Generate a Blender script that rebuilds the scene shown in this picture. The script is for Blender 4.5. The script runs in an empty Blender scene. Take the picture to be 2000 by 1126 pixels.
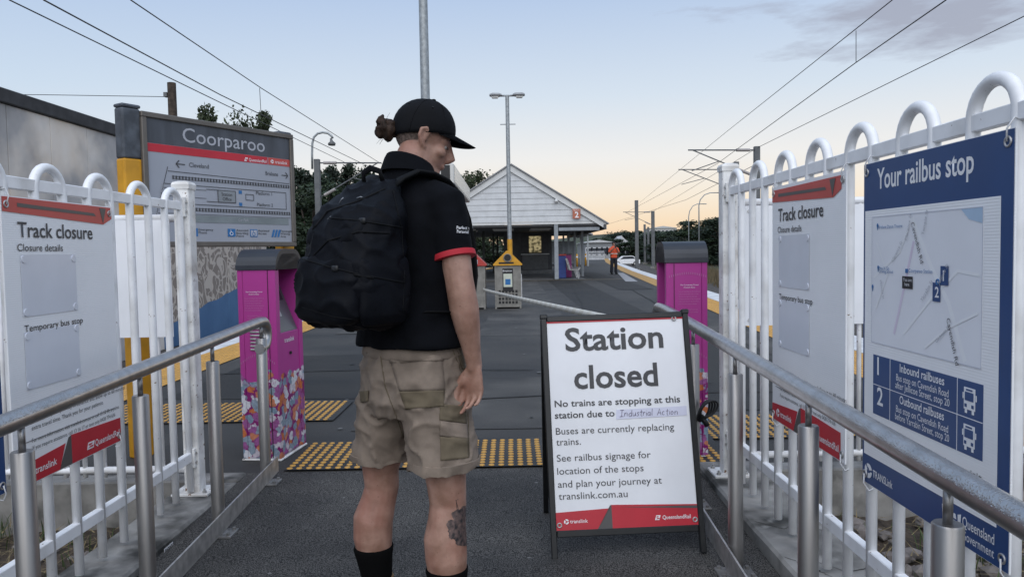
import bpy, bmesh, math, random
from mathutils import Vector, Matrix, noise
from mathutils.bvhtree import BVHTree
R = math.radians
random.seed(7)
S = bpy.context.scene
COL = S.collection

# ------------------------------------------------------------------ camera
F = 1443.0                      # focal length in photo pixels (photo 2000 x 1126)
CAMZ = 1.29                     # metres above platform level (z = 0)
PITCH = math.atan(71 / F)
cam = bpy.data.cameras.new('camera')
cam.sensor_width = 36.0
cam.lens = F / 2000 * 36.0
cam.clip_start = 0.05
cam.clip_end = 3000
camo = bpy.data.objects.new('camera', cam)
COL.objects.link(camo)
camo.matrix_world = (Matrix.Translation((0, 0, CAMZ)) @ Matrix.Rotation(R(90) - PITCH, 4, 'X')
                     @ Matrix.Rotation(-0.018, 4, 'Z'))
CM = camo.matrix_world.copy()
S.camera = camo
S.render.resolution_x, S.render.resolution_y = 1024, 576

# ------------------------------------------------------------------ sky, sun, exposure
SUN_AZ = R(16)                  # to the right of straight ahead
CLOUD_LOC = (3.1, 1.7, 0.55)
W = bpy.data.worlds.new('World')
S.world = W
W.use_nodes = True
nt = W.node_tree
nt.nodes.clear()
def wn(t, **k):
    n = nt.nodes.new(t)
    for a, b in k.items():
        setattr(n, a, b)
    return n
wout = wn('ShaderNodeOutputWorld')
wbg = wn('ShaderNodeBackground')
tc = wn('ShaderNodeTexCoord')
L = nt.links.new
# clear dusk sky: colour by elevation, warmer towards the side where the sun has just gone
sep = wn('ShaderNodeSeparateXYZ')
L(tc.outputs['Generated'], sep.inputs[0])
def ramp_node(stops):
    r = wn('ShaderNodeValToRGB')
    e = r.color_ramp.elements
    while len(e) < len(stops):
        e.new(0.5)
    for q, (p, c) in zip(e, stops):
        q.position = p
        q.color = (*c, 1)
    L(sep.outputs['Z'], r.inputs['Fac'])
    return r
warm = ramp_node([(0.0, (0.94, 0.64, 0.42)), (0.035, (0.95, 0.75, 0.53)), (0.07, (0.94, 0.84, 0.70)), (0.12, (0.88, 0.87, 0.85)),
                  (0.20, (0.68, 0.77, 0.87)), (0.33, (0.46, 0.59, 0.81)), (1.0, (0.40, 0.54, 0.78))])
cool = ramp_node([(0.0, (0.80, 0.82, 0.86)), (0.08, (0.78, 0.83, 0.88)), (0.20, (0.60, 0.72, 0.86)), (0.33, (0.44, 0.57, 0.80)), (1.0, (0.40, 0.54, 0.78))])
dotn = wn('ShaderNodeVectorMath', operation='DOT_PRODUCT')
dotn.inputs[1].default_value = (math.sin(SUN_AZ), math.cos(SUN_AZ), 0)
L(tc.outputs['Generated'], dotn.inputs[0])
az = wn('ShaderNodeMapRange', interpolation_type='SMOOTHSTEP')
az.inputs['From Min'].default_value = 0.55
az.inputs['From Max'].default_value = 1.0
L(dotn.outputs['Value'], az.inputs['Value'])
hs = wn('ShaderNodeMix', data_type='RGBA')
L(az.outputs['Result'], hs.inputs['Factor'])
L(cool.outputs['Color'], hs.inputs['A'])
L(warm.outputs['Color'], hs.inputs['B'])
# thin high cloud, everywhere in the sky
mp = wn('ShaderNodeMapping')
mp.inputs['Scale'].default_value = (1.6, 1.0, 7.0)
mp.inputs['Rotation'].default_value = (0, R(10), 0)
mp.inputs['Location'].default_value = CLOUD_LOC
cn = wn('ShaderNodeTexNoise')
cn.inputs['Scale'].default_value = 3.2
cn.inputs['Detail'].default_value = 9
cn.inputs['Roughness'].default_value = 0.6
L(tc.outputs['Generated'], mp.inputs['Vector'])
L(mp.outputs['Vector'], cn.inputs['Vector'])
def wm(op, a, b=None):
    n = wn('ShaderNodeMath', operation=op)
    for i, q in enumerate((a, b)):
        if q is None:
            continue
        if isinstance(q, (int, float)):
            n.inputs[i].default_value = q
        else:
            L(q, n.inputs[i])
    return n.outputs[0]
# one loose cloud bank high to the right of the line (u = sideways, v = height over distance ahead)
ysafe = wm('MAXIMUM', sep.outputs['Y'], 0.02)
cu_ = wm('DIVIDE', wm('SUBTRACT', wm('DIVIDE', sep.outputs['X'], ysafe), 0.58), 0.27)
cv_ = wm('DIVIDE', wm('SUBTRACT', wm('DIVIDE', sep.outputs['Z'], ysafe), 0.302), 0.045)
rad = wm('SUBTRACT', 1.0, wm('ADD', wm('MULTIPLY', cu_, cu_), wm('MULTIPLY', cv_, cv_)))
bank = wm('ADD', wm('MULTIPLY', rad, 0.40), 0.02)
dens = wm('ADD', wm('MULTIPLY', wm('SUBTRACT', cn.outputs['Fac'], 0.5), 3.4), bank)
cmul = wm('MULTIPLY', wm('MINIMUM', wm('MAXIMUM', wm('MULTIPLY', dens, 1.7), 0.0), 1.0), 0.80)
cmx = wn('ShaderNodeMix', data_type='RGBA')
cmx.inputs['B'].default_value = (0.36, 0.38, 0.47, 1)
L(cmul, cmx.inputs['Factor'])
L(hs.outputs['Result'], cmx.inputs['A'])
L(cmx.outputs['Result'], wbg.inputs['Color'])
wbg.inputs['Strength'].default_value = 1.0
L(wbg.outputs[0], wout.inputs[0])

sl = bpy.data.lights.new('sun', 'SUN')
sl.energy = 2.1
sl.angle = R(75)
sl.color = (1.0, 0.975, 0.95)
so = bpy.data.objects.new('sun', sl)
COL.objects.link(so)
# the bright dusk sky overhead and behind the photographer acts as one very broad, soft source: no hard shadows
LEL, LAZ = R(46), R(180)
sdir = Vector((math.sin(LAZ) * math.cos(LEL), math.cos(LAZ) * math.cos(LEL), math.sin(LEL)))
so.rotation_euler = sdir.to_track_quat('Z', 'Y').to_euler()
so.location = (8, 20, 12)

V = S.view_settings
V.view_transform = 'Standard'
V.look = 'None'
V.exposure = 0.0
V.gamma = 1.0
V.use_curve_mapping = False
S.render.engine = 'CYCLES'

# ------------------------------------------------------------------ pixel -> place
def ray(px, py):
    d = CM.to_3x3() @ Vector(((px - 1000) / F, -(py - 563) / F, -1))
    return d
ORG = Vector((0, 0, CAMZ))
def at(px, py, d):
    r = ray(px, py)
    return ORG + r * (d / r.y)
def gz(px, py, z=0.0):
    r = ray(px, py)
    return ORG + r * ((z - CAMZ) / r.z)
def gx(px, py, x):
    r = ray(px, py)
    return ORG + r * (x / r.x)

# ------------------------------------------------------------------ materials
MATS = {}
def mat(name, col, rough=0.6, metal=0.0, var=0.12, vs=6.0, bump=0.0, bs=150.0, spec=0.5, col2=None, emit=None,
        streak=0.0, detail=4.0, coat=0.0, dist=0.002, lo=0.35, hi=0.65):
    if name in MATS:
        return MATS[name]
    m = bpy.data.materials.new(name)
    m.use_nodes = True
    t = m.node_tree
    b = t.nodes['Principled BSDF']
    b.inputs['Roughness'].default_value = rough
    b.inputs['Metallic'].default_value = metal
    b.inputs['Specular IOR Level'].default_value = spec
    if coat:
        b.inputs['Coat Weight'].default_value = coat
    tcn = t.nodes.new('ShaderNodeTexCoord')
    nz = t.nodes.new('ShaderNodeTexNoise')
    nz.inputs['Scale'].default_value = vs
    nz.inputs['Detail'].default_value = detail
    mpn = t.nodes.new('ShaderNodeMapping')
    if streak:
        mpn.inputs['Scale'].default_value = (1, 1, streak)
    t.links.new(tcn.outputs['Object'], mpn.inputs['Vector'])
    t.links.new(mpn.outputs['Vector'], nz.inputs['Vector'])
    rp = t.nodes.new('ShaderNodeValToRGB')
    rp.color_ramp.elements[0].position = lo
    rp.color_ramp.elements[1].position = hi
    c = Vector(col)
    a = c * (1 - var)
    e = Vector(col2) if col2 else c * (1 + var)
    rp.color_ramp.elements[0].color = (*a, 1)
    rp.color_ramp.elements[1].color = (*[min(1, q) for q in e], 1)
    t.links.new(nz.outputs['Fac'], rp.inputs['Fac'])
    t.links.new(rp.outputs['Color'], b.inputs['Base Color'])
    if bump:
        n2 = t.nodes.new('ShaderNodeTexNoise')
        n2.inputs['Scale'].default_value = bs
        n2.inputs['Detail'].default_value = 3
        t.links.new(tcn.outputs['Object'], n2.inputs['Vector'])
        bp = t.nodes.new('ShaderNodeBump')
        bp.inputs['Strength'].default_value = bump
        bp.inputs['Distance'].default_value = dist
        t.links.new(n2.outputs['Fac'], bp.inputs['Height'])
        t.links.new(bp.outputs['Normal'], b.inputs['Normal'])
    if emit:
        b.inputs['Emission Color'].default_value = (*emit[0], 1)
        b.inputs['Emission Strength'].default_value = emit[1]
    MATS[name] = m
    return m

def nodes_of(m):
    return m.node_tree, m.node_tree.nodes['Principled BSDF']

WHITE = mat('white_paint', (0.84, 0.84, 0.85), 0.38, var=0.05, vs=9, bump=0.05, bs=60)
WHITE_OLD = mat('white_paint_worn', (0.74, 0.73, 0.71), 0.5, var=0.16, vs=14, bump=0.1, bs=80, hi=0.55)
STEEL = mat('brushed_steel', (0.36, 0.345, 0.335), 0.42, 1.0, var=0.12, vs=25, streak=0.06, bump=0.03, bs=300)
STEEL_D = mat('steel_dull', (0.50, 0.49, 0.48), 0.48, 0.85, var=0.2, vs=20, bump=0.08, bs=120)
GALV = mat('galvanised_steel', (0.34, 0.36, 0.37), 0.55, 0.6, var=0.18, vs=18, bump=0.05, bs=90)
def wear(m, col, sc, lo, hi, detail=6):
    t, b = nodes_of(m)
    src = b.inputs['Base Color'].links[0].from_socket
    tcw = t.nodes.new('ShaderNodeTexCoord')
    n = t.nodes.new('ShaderNodeTexNoise'); n.inputs['Scale'].default_value = sc; n.inputs['Detail'].default_value = detail
    t.links.new(tcw.outputs['Object'], n.inputs['Vector'])
    r = t.nodes.new('ShaderNodeMapRange'); r.inputs['From Min'].default_value = lo; r.inputs['From Max'].default_value = hi
    t.links.new(n.outputs['Fac'], r.inputs['Value'])
    x = t.nodes.new('ShaderNodeMix'); x.data_type = 'RGBA'; x.inputs['B'].default_value = (*col, 1)
    t.links.new(r.outputs['Result'], x.inputs['Factor']); t.links.new(src, x.inputs['A']); t.links.new(x.outputs['Result'], b.inputs['Base Color'])
wear(WHITE, (.42, .40, .37), 5.0, .52, .95)
wear(WHITE, (.16, .085, .045), 48.0, .70, .74)
wear(WHITE_OLD, (.30, .26, .22), 7.0, .50, .80)
wear(WHITE_OLD, (.15, .07, .035), 40.0, .66, .70)
SHEET = mat('corflute_white', (0.82, 0.83, 0.86), 0.42, var=0.03, vs=5)
INK = mat('print_grey', (0.055, 0.055, 0.06), 0.5, var=0.05)
INK_B = mat('print_black', (0.012, 0.012, 0.014), 0.5, var=0.05)
INK_L = mat('print_pale_grey', (0.42, 0.43, 0.47), 0.5, var=0.05)
INK_W = mat('print_white', (0.82, 0.82, 0.84), 0.45, var=0.03)
RED = mat('print_red', (0.50, 0.018, 0.035), 0.4, var=0.06)
RED_L = mat('print_red_light', (0.52, 0.07, 0.06), 0.4, var=0.06)
DGREY = mat('print_dark_grey', (0.085, 0.08, 0.08), 0.4, var=0.06)
BLUE = mat('print_blue', (0.014, 0.058, 0.185), 0.4, var=0.06)
BLUE_M = mat('print_mid_blue', (0.02, 0.14, 0.36), 0.4, var=0.06)
POCKET = mat('clear_pocket_film', (0.70, 0.72, 0.78), 0.22, var=0.03, vs=5)
BLACKM = mat('black_frame', (0.008, 0.009, 0.010), 0.42, var=0.2, vs=20, bump=0.05, bs=120)
MAG = mat('magenta_panel', (0.43, 0.045, 0.27), 0.36, var=0.06, vs=4)
CHAR = mat('charcoal_cap', (0.020, 0.024, 0.033), 0.42, var=0.1, vs=10, bump=0.05, bs=250)
YEL = mat('yellow_paint', (0.60, 0.29, 0.015), 0.45, var=0.12, vs=9)
YDOT = mat('tactile_yellow', (0.56, 0.30, 0.055), 0.55, var=0.18, vs=5)
YDOT_FAR = mat('tactile_yellow_strip', (0.42, 0.23, 0.05), 0.65, var=0.2, vs=8, bump=0.5, bs=40)
BLK_RUB = mat('black_rubber', (0.008, 0.008, 0.009), 0.5, var=0.1)
CONC = mat('kerb_concrete', (0.24, 0.23, 0.215), 0.85, var=0.45, vs=5, bump=0.35, bs=60, detail=9, lo=0.3, hi=0.7)
wear(CONC, (.035, .034, .030), 3.2, .50, .66, 9)
wear(CONC, (.30, .29, .27), 9.0, .60, .75, 9)
SOIL = mat('soil', (0.055, 0.040, 0.028), 0.95, var=0.5, vs=12, bump=0.9, bs=40, dist=0.02)
BALLAST = mat('ballast', (0.075, 0.065, 0.058), 0.95, var=0.5, vs=14, bump=1.0, bs=20, dist=0.05)
GROUND = mat('dry_ground', (0.075, 0.066, 0.040), 0.95, var=0.5, vs=0.25, bump=0.5, bs=3, col2=(0.05, 0.065, 0.025))
RAILM = mat('rail_steel', (0.10, 0.075, 0.06), 0.5, 0.6, var=0.3, vs=8)
GRASSM = mat('grass_green', (0.045, 0.075, 0.020), 0.8, var=0.4, vs=20)
STRAW = mat('dry_straw', (0.19, 0.145, 0.075), 0.9, var=0.4, vs=30)
STONE = mat('rubble_stone', (0.16, 0.14, 0.13), 0.9, var=0.35, vs=14, bump=0.5, bs=50)
BARK = mat('bark', (0.060, 0.045, 0.035), 0.95, var=0.4, vs=10, bump=0.6, bs=20)
LEAF = [mat('leaf_dark', (0.020, 0.036, 0.014), 0.7, var=0.5, vs=0.6), mat('leaf_olive', (0.034, 0.046, 0.018), 0.7, var=0.5, vs=0.6),
        mat('leaf_deep', (0.013, 0.026, 0.012), 0.7, var=0.5, vs=0.6)]

# ------------------------------------------------------------------ mesh helpers
def new_bm():
    return bmesh.new()
def root_mx(o):
    m = Matrix.Identity(4)
    while o is not None:
        m = o.matrix_basis @ m
        o = o.parent
    return m
def obj(name, bm, material, parent=None, smooth=False, world=False, angle=None):
    if isinstance(bm, bmesh.types.BMesh):
        me = bpy.data.meshes.new(name)
        bmesh.ops.recalc_face_normals(bm, faces=bm.faces)
        bm.to_mesh(me)
        bm.free()
    else:
        me = bm
    if world and parent is not None:
        me.transform(root_mx(parent).inverted())
    if material is not None:
        me.materials.clear()
        for m in (material if isinstance(material, (list, tuple)) else [material]):
            me.materials.append(m)
    if smooth:
        for p in me.polygons:
            p.use_smooth = True
        if angle:
            try:
                me.set_sharp_from_angle(angle=R(angle))
            except Exception:
                pass
    o = bpy.data.objects.new(name, me)
    COL.objects.link(o)
    o.parent = parent
    return o
def tag(o, label, cat=None, group=None, kind=None):
    if label:
        o['label'] = label
    if cat:
        o['category'] = cat
    if group:
        o['group'] = group
    if kind:
        o['kind'] = kind
    return o
def thing(name, label, cat, loc=(0, 0, 0), rz=0.0, group=None, rot=None):
    o = bpy.data.objects.new(name, None)
    o.empty_display_size = 0.1
    COL.objects.link(o)
    o.location = loc
    o.rotation_euler = rot if rot else (0, 0, rz)
    # keep matrix_basis right without a depsgraph update
    o.matrix_basis = Matrix.Translation(Vector(loc)) @ (Matrix.Rotation(rz, 4, 'Z') if not rot else rot.to_matrix().to_4x4())
    return tag(o, label, cat, group)
def struct(name, bm, m, smooth=False, label=None, parent=None):
    o = obj(name, bm, m, parent, smooth)
    if parent is None:
        o['kind'] = 'structure'
        if label:
            o['label'] = label
    return o
def dup(o, parent=None, name=None):
    c = o.copy()
    COL.objects.link(c)
    c.parent = parent
    return c
def dup_tree(root):
    r = dup(root)
    for ch in list(root.children):
        c = dup(ch, r)
        for g in list(ch.children):
            dup(g, c)
    return r

def box(bm, lo, hi, mx=None, bevel=0.0, seg=1):
    r = bmesh.ops.create_cube(bm, size=1.0)
    vs = r['verts']
    lo = Vector(lo)
    hi = Vector(hi)
    c = (lo + hi) / 2
    s = hi - lo
    for v in vs:
        v.co = Vector((v.co.x * s.x, v.co.y * s.y, v.co.z * s.z)) + c
    if bevel:
        es = list({e for v in vs for e in v.link_edges})
        rb = bmesh.ops.bevel(bm, geom=es, offset=bevel, segments=seg, profile=0.5, affect='EDGES')
        vs = list({v for f in rb['faces'] for v in f.verts} | {v for v in vs if v.is_valid})
    if mx is not None:
        bmesh.ops.transform(bm, matrix=mx, verts=vs)
    return vs
def quad_prism(bm, pts, off):
    """solid from polygon pts (Vectors) extruded by vector off"""
    a = [bm.verts.new(p) for p in pts]
    b = [bm.verts.new(p + off) for p in pts]
    n = len(pts)
    bm.faces.new(a)
    bm.faces.new(b[::-1])
    for i in range(n):
        bm.faces.new((a[i], b[i], b[(i + 1) % n], a[(i + 1) % n]))
    return a + b
def loft(bm, rings, cap=True, closed=True):
    vr = [[bm.verts.new(p) for p in r] for r in rings]
    n = len(vr[0])
    for i in range(len(vr) - 1):
        for j in range(n if closed else n - 1):
            k = (j + 1) % n
            bm.faces.new((vr[i][j], vr[i][k], vr[i + 1][k], vr[i + 1][j]))
    if cap:
        bm.faces.new(vr[0][::-1])
        bm.faces.new(vr[-1])
    return vr
def tube(bm, pts, rad, seg=10, cap=True, ref=None, closed=False, round_ends=False):
    pts = [Vector(p) for p in pts]
    n = len(pts)
    if not isinstance(rad, (list, tuple)):
        rad = [rad] * n
    rad = list(rad)
    if round_ends:
        def rr(q, k):
            return (q[0] * k, q[1] * k) if isinstance(q, tuple) else q * k
        d0 = (pts[0] - pts[1]).normalized()
        d1 = (pts[-1] - pts[-2]).normalized()
        r0 = max(rad[0]) if isinstance(rad[0], tuple) else rad[0]
        r1 = max(rad[-1]) if isinstance(rad[-1], tuple) else rad[-1]
        pts = [pts[0] + d0 * r0 * 0.95, pts[0] + d0 * r0 * 0.6] + pts + [pts[-1] + d1 * r1 * 0.6, pts[-1] + d1 * r1 * 0.95]
        rad = [rr(rad[0], 0.3), rr(rad[0], 0.8)] + rad + [rr(rad[-1], 0.8), rr(rad[-1], 0.3)]
        n = len(pts)
    tans = []
    for i in range(n):
        if closed:
            t = pts[(i + 1) % n] - pts[i - 1]
        else:
            t = pts[min(i + 1, n - 1)] - pts[max(i - 1, 0)]
        tans.append(t.normalized())
    if ref is None:
        ref = Vector((0, 0, 1)) if abs(tans[0].z) < 0.8 else Vector((1, 0, 0))
    u = (Vector(ref) - tans[0] * Vector(ref).dot(tans[0])).normalized()
    rings = []
    for i in range(n):
        u = (u - tans[i] * u.dot(tans[i])).normalized()
        w = tans[i].cross(u)
        ra, rb = rad[i] if isinstance(rad[i], tuple) else (rad[i], rad[i])
        rings.append([pts[i] + u * (ra * math.cos(2 * math.pi * k / seg)) + w * (rb * math.sin(2 * math.pi * k / seg))
                      for k in range(seg)])
    if closed:
        rings.append(rings[0])
        vr = [[bm.verts.new(p) for p in r] for r in rings[:-1]]
        m = len(vr)
        for i in range(m):
            for j in range(seg):
                k = (j + 1) % seg
                bm.faces.new((vr[i][j], vr[i][k], vr[(i + 1) % m][k], vr[(i + 1) % m][j]))
        return
    loft(bm, rings, cap)
def ering(cx, cy, z, a, b, n=28, p=2.0, rot=0.0):
    out = []
    for k in range(n):
        t = 2 * math.pi * k / n
        c, s = math.cos(t), math.sin(t)
        x = a * math.copysign(abs(c) ** (2 / p), c)
        y = b * math.copysign(abs(s) ** (2 / p), s)
        out.append(Vector((cx + x * math.cos(rot) - y * math.sin(rot), cy + x * math.sin(rot) + y * math.cos(rot), z)))
    return out
def ellipsoid(bm, c, r, mx=None, u=16, v=12):
    q = bmesh.ops.create_uvsphere(bm, u_segments=u, v_segments=v, radius=1.0)
    for w in q['verts']:
        w.co = Vector((w.co.x * r[0], w.co.y * r[1], w.co.z * r[2]))
    m = Matrix.Translation(Vector(c)) @ (mx if mx is not None else Matrix.Identity(4))
    bmesh.ops.transform(bm, matrix=m, verts=q['verts'])
def fuse(bms, voxel, smooth=2, factor=0.5):
    me = bpy.data.meshes.new('t')
    big = bmesh.new()
    for b in bms:
        t = bpy.data.meshes.new('q')
        bmesh.ops.recalc_face_normals(b, faces=b.faces)
        b.to_mesh(t)
        b.free()
        big.from_mesh(t)
        bpy.data.meshes.remove(t)
    big.to_mesh(me)
    big.free()
    o = bpy.data.objects.new('tmp_fuse', me)
    COL.objects.link(o)
    r = o.modifiers.new('r', 'REMESH')
    r.mode = 'VOXEL'
    r.voxel_size = voxel
    s = o.modifiers.new('s', 'SMOOTH')
    s.iterations = smooth
    s.factor = factor
    dg = bpy.context.evaluated_depsgraph_get()
    out = bpy.data.meshes.new_from_object(o.evaluated_get(dg))
    bpy.data.objects.remove(o)
    bpy.data.meshes.remove(me)
    for p in out.polygons:
        p.use_smooth = True
    return out
def bvh_of(o):
    m = root_mx(o)
    me = o.data
    return BVHTree.FromPolygons([m @ v.co for v in me.vertices], [tuple(p.vertices) for p in me.polygons])

# ------------------------------------------------------------------ lettering
_tc = {}
def text_mesh(s, bold=0.0, shear=0.0, res=3, align='LEFT'):
    cu = bpy.data.curves.new('t', 'FONT')
    cu.body = s
    cu.size = 1.0
    cu.offset = bold
    cu.shear = shear
    cu.resolution_u = res
    cu.align_x = align
    cu.space_line = 1.15
    o = bpy.data.objects.new('t', cu)
    COL.objects.link(o)
    dg = bpy.context.evaluated_depsgraph_get()
    dg.update()
    me = bpy.data.meshes.new_from_object(o.evaluated_get(dg))
    bpy.data.objects.remove(o)
    bpy.data.curves.remove(cu)
    return me
def cap_h():
    if 'H' not in _tc:
        me = text_mesh('H')
        _tc['H'] = max(v.co.y for v in me.vertices)
    return _tc['H']
def lettering(parent, s, x0, z0, width, cap, m, bold=0.0, off=0.0025, shear=0.0, y=0.0, res=3, align='LEFT'):
    """text on the plane local y = -off (front faces -y); x0,z0 = left end of baseline"""
    me = text_mesh(s, bold, shear, res, align)
    xs = [v.co.x for v in me.vertices]
    sx = width / (max(xs) - min(xs)) if width else cap / cap_h()
    sy = cap / cap_h() if cap else sx
    mn = min(xs)
    for v in me.vertices:
        v.co = Vector((x0 + (v.co.x - mn) * sx, y - off, z0 + v.co.y * sy))
    return obj('lettering', me, m, parent)
def loc2(th, px, py, yl=0.0):
    """pixel -> (x, z) on local plane y = yl of thing"""
    mi = root_mx(th).inverted()
    o = mi @ ORG
    d = mi.to_3x3() @ ray(px, py)
    t = (yl - o.y) / d.y
    p = o + d * t
    return p.x, p.z
def tpx(th, s, p0, p1, top, m, bold=0.0, yl=0.0, off=0.0025, parent=None, **k):
    """lettering from pixels: p0/p1 ends of baseline, top = pixel y of capitals above p0"""
    x0, z0 = loc2(th, *p0, yl)
    x1, z1 = loc2(th, *p1, yl)
    _, zt = loc2(th, p0[0], top, yl)
    return lettering(parent or th, s, x0, (z0 + z1) / 2, x1 - x0, zt - z0, m, bold, off, y=yl, **k)
def plate(name, parent, x0, z0, x1, z1, m, off=0.0015, y=0.0, t=0.0008):
    b = new_bm()
    box(b, (x0, y - off - t, z0), (x1, y - off, z1))
    return obj(name, b, m, parent)
def polyplate(name, parent, pts, m, off=0.0015, y=0.0, t=0.0008):
    b = new_bm()
    quad_prism(b, [Vector((p[0], y - off - t, p[1])) for p in pts], Vector((0, t, 0)))
    return obj(name, b, m, parent)
def ringplate(name, parent, cx, cz, r, m, tube_r=0.003, off=0.003, y=0.0):
    b = new_bm()
    tube(b, [Vector((cx + r * math.cos(a), y - off, cz + r * math.sin(a))) for a in [2 * math.pi * k / 14 for k in range(14)]],
         tube_r, 6, closed=True, ref=(0, 1, 0))
    return obj(name, b, m, parent, True)
def swirl_mark(parent, cx, cz, r, m, hole, off=0.0022, y=0.0):
    """round three-bladed swirl beside the operator's name"""
    b = new_bm()
    for k in range(3):
        a0 = k * 2.094 + 0.3
        pts = []
        for i in range(9):
            a = a0 + 1.75 * i / 8
            pts.append((cx + r * math.cos(a), cz + r * math.sin(a)))
        for i in range(8, -1, -1):
            a = a0 + 0.2 + 1.45 * i / 8
            q = r * (0.28 + 0.25 * i / 8)
            pts.append((cx + q * math.cos(a), cz + q * math.sin(a)))
        quad_prism(b, [Vector((p[0], y - off - 0.0006, p[1])) for p in pts], Vector((0, 0.0006, 0)))
    return obj('emblem', b, m, parent)
def rail_mark(parent, x, z, w, h, m, hole, off=0.0022, y=0.0):
    """slanted lozenge with a rail-like slash"""
    o = polyplate('emblem', parent, [(x + h * 0.35, z + h), (x + w, z + h), (x + w - h * 0.35, z), (x, z)], m, off, y)
    polyplate('emblem_stripe', parent, [(x + h * 0.40, z + h * 0.78), (x + w * 0.72, z + h * 0.78), (x + w * 0.55, z + h * 0.56), (x + h * 0.32, z + h * 0.56)], hole, off + 0.001, y)
    polyplate('emblem_stripe', parent, [(x + w * 0.45, z + h * 0.44), (x + w * 0.80, z + h * 0.44), (x + w * 0.72, z + h * 0.22), (x + h * 0.22, z + h * 0.22)], hole, off + 0.001, y)
    return o

# ================================================================== THE SETTING
def lerp_tab(tab, d):
    if d <= tab[0][0]:
        (a, b), (c, e) = tab[0], tab[1]
        return b + (e - b) * (d - a) / (c - a)
    for (a, b), (c, e) in zip(tab, tab[1:]):
        if d <= c:
            return b + (e - b) * (d - a) / (c - a)
    (a, b), (c, e) = tab[-2], tab[-1]
    return b + (e - b) * (d - a) / (c - a)
RTAB = [(0, 2.75), (4.35, 3.15), (14, 4.0), (24, 4.9), (45, 6.7), (80, 10.2), (125, 15.6), (220, 30)]
LTAB = [(0, -3.55), (35, -3.45), (60, -1.5), (90, 2.0), (125, 7.0), (220, 21)]
def edge_r(d):
    return lerp_tab(RTAB, d)
def edge_l(d):
    return lerp_tab(LTAB, d)
YS = [-3, 0, 2, 4.35, 6, 8, 10, 12, 14, 17, 20, 24, 28, 33, 38, 45, 52, 60, 70, 80, 90, 100, 112, 125]
YFAR = YS + [145, 170, 200, 240]
FRONT = 4.35
def sheet(rows, z, thick=0.0):
    """rows: list of (y, x0, x1)"""
    b = new_bm()
    pr = None
    for y, x0, x1 in rows:
        a, c = b.verts.new((x0, y, z)), b.verts.new((x1, y, z))
        if pr:
            b.faces.new((pr[0], pr[1], c, a))
        pr = (a, c)
    if thick:
        g = bmesh.ops.extrude_face_region(b, geom=b.faces[:])
        bmesh.ops.translate(b, verts=[v for v in g['geom'] if isinstance(v, bmesh.types.BMVert)], vec=(0, 0, -thick))
    return b

# ground sheet to the horizon
b = new_bm()
gv = [b.verts.new(p) for p in ((-900, -60, -1.08), (900, -60, -1.08), (900, 1600, -1.08), (-900, 1600, -1.08))]
b.faces.new(gv)
struct('ground', b, GROUND, label='dry ground reaching to the horizon beside the railway')
# ballast beds of both tracks
struct('track_bed', sheet([(y, edge_r(y) + 0.9, edge_r(y) + 6.2) for y in YFAR], -1.04), BALLAST, label='dark ballast bed of the track on the right')
struct('track_bed', sheet([(y, edge_l(y) - 5.4, edge_l(y) - 0.7) for y in YFAR], -1.04), BALLAST, label='dark ballast bed of the track on the left')

# platform asphalt (slab with sides), patched
asph, ab = None, None
def asphalt(name, base, fleck, rough, fs=260, big=0.6, wet=0.0, contrast=0.5):
    m = bpy.data.materials.new(name)
    m.use_nodes = True
    t, bs = nodes_of(m)
    tcn = t.nodes.new('ShaderNodeTexCoord')
    n1 = t.nodes.new('ShaderNodeTexNoise'); n1.inputs['Scale'].default_value = fs; n1.inputs['Detail'].default_value = 2
    r1 = t.nodes.new('ShaderNodeValToRGB')
    r1.color_ramp.elements[0].position = 0.5 - 0.18 / max(contrast, 0.1) * 0.5
    r1.color_ramp.elements[1].position = 0.5 + 0.25 / max(contrast, 0.1) * 0.5
    r1.color_ramp.elements[0].color = (*[q * 0.55 for q in base], 1)
    r1.color_ramp.elements[1].color = (*fleck, 1)
    n2 = t.nodes.new('ShaderNodeTexNoise'); n2.inputs['Scale'].default_value = big; n2.inputs['Detail'].default_value = 6
    r2 = t.nodes.new('ShaderNodeValToRGB')
    r2.color_ramp.elements[0].position = 0.35; r2.color_ramp.elements[1].position = 0.68
    r2.color_ramp.elements[0].color = (0.55, 0.55, 0.56, 1); r2.color_ramp.elements[1].color = (1.22, 1.2, 1.17, 1)
    mx = t.nodes.new('ShaderNodeMix'); mx.data_type = 'RGBA'; mx.blend_type = 'MULTIPLY'; mx.inputs['Factor'].default_value = 1
    t.links.new(tcn.outputs['Object'], n1.inputs['Vector'])
    t.links.new(tcn.outputs['Object'], n2.inputs['Vector'])
    t.links.new(n1.outputs['Fac'], r1.inputs['Fac']); t.links.new(n2.outputs['Fac'], r2.inputs['Fac'])
    t.links.new(r1.outputs['Color'], mx.inputs['A']); t.links.new(r2.outputs['Color'], mx.inputs['B'])
    t.links.new(mx.outputs['Result'], bs.inputs['Base Color'])
    rr = t.nodes.new('ShaderNodeMapRange')
    rr.inputs['From Min'].default_value = 0.35; rr.inputs['From Max'].default_value = 0.7
    rr.inputs['To Min'].default_value = rough - wet; rr.inputs['To Max'].default_value = rough
    t.links.new(n2.outputs['Fac'], rr.inputs['Value']); t.links.new(rr.outputs['Result'], bs.inputs['Roughness'])
    bs.inputs['Specular IOR Level'].default_value = 0.22
    bp = t.nodes.new('ShaderNodeBump'); bp.inputs['Strength'].default_value = 0.55; bp.inputs['Distance'].default_value = 0.004
    t.links.new(n1.outputs['Fac'], bp.inputs['Height']); t.links.new(bp.outputs['Normal'], bs.inputs['Normal'])
    return m
ASPH_P = asphalt('platform_asphalt', (0.064, 0.063, 0.062), (0.098, 0.095, 0.092), 0.82, 190, 0.7, 0.16)
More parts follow.
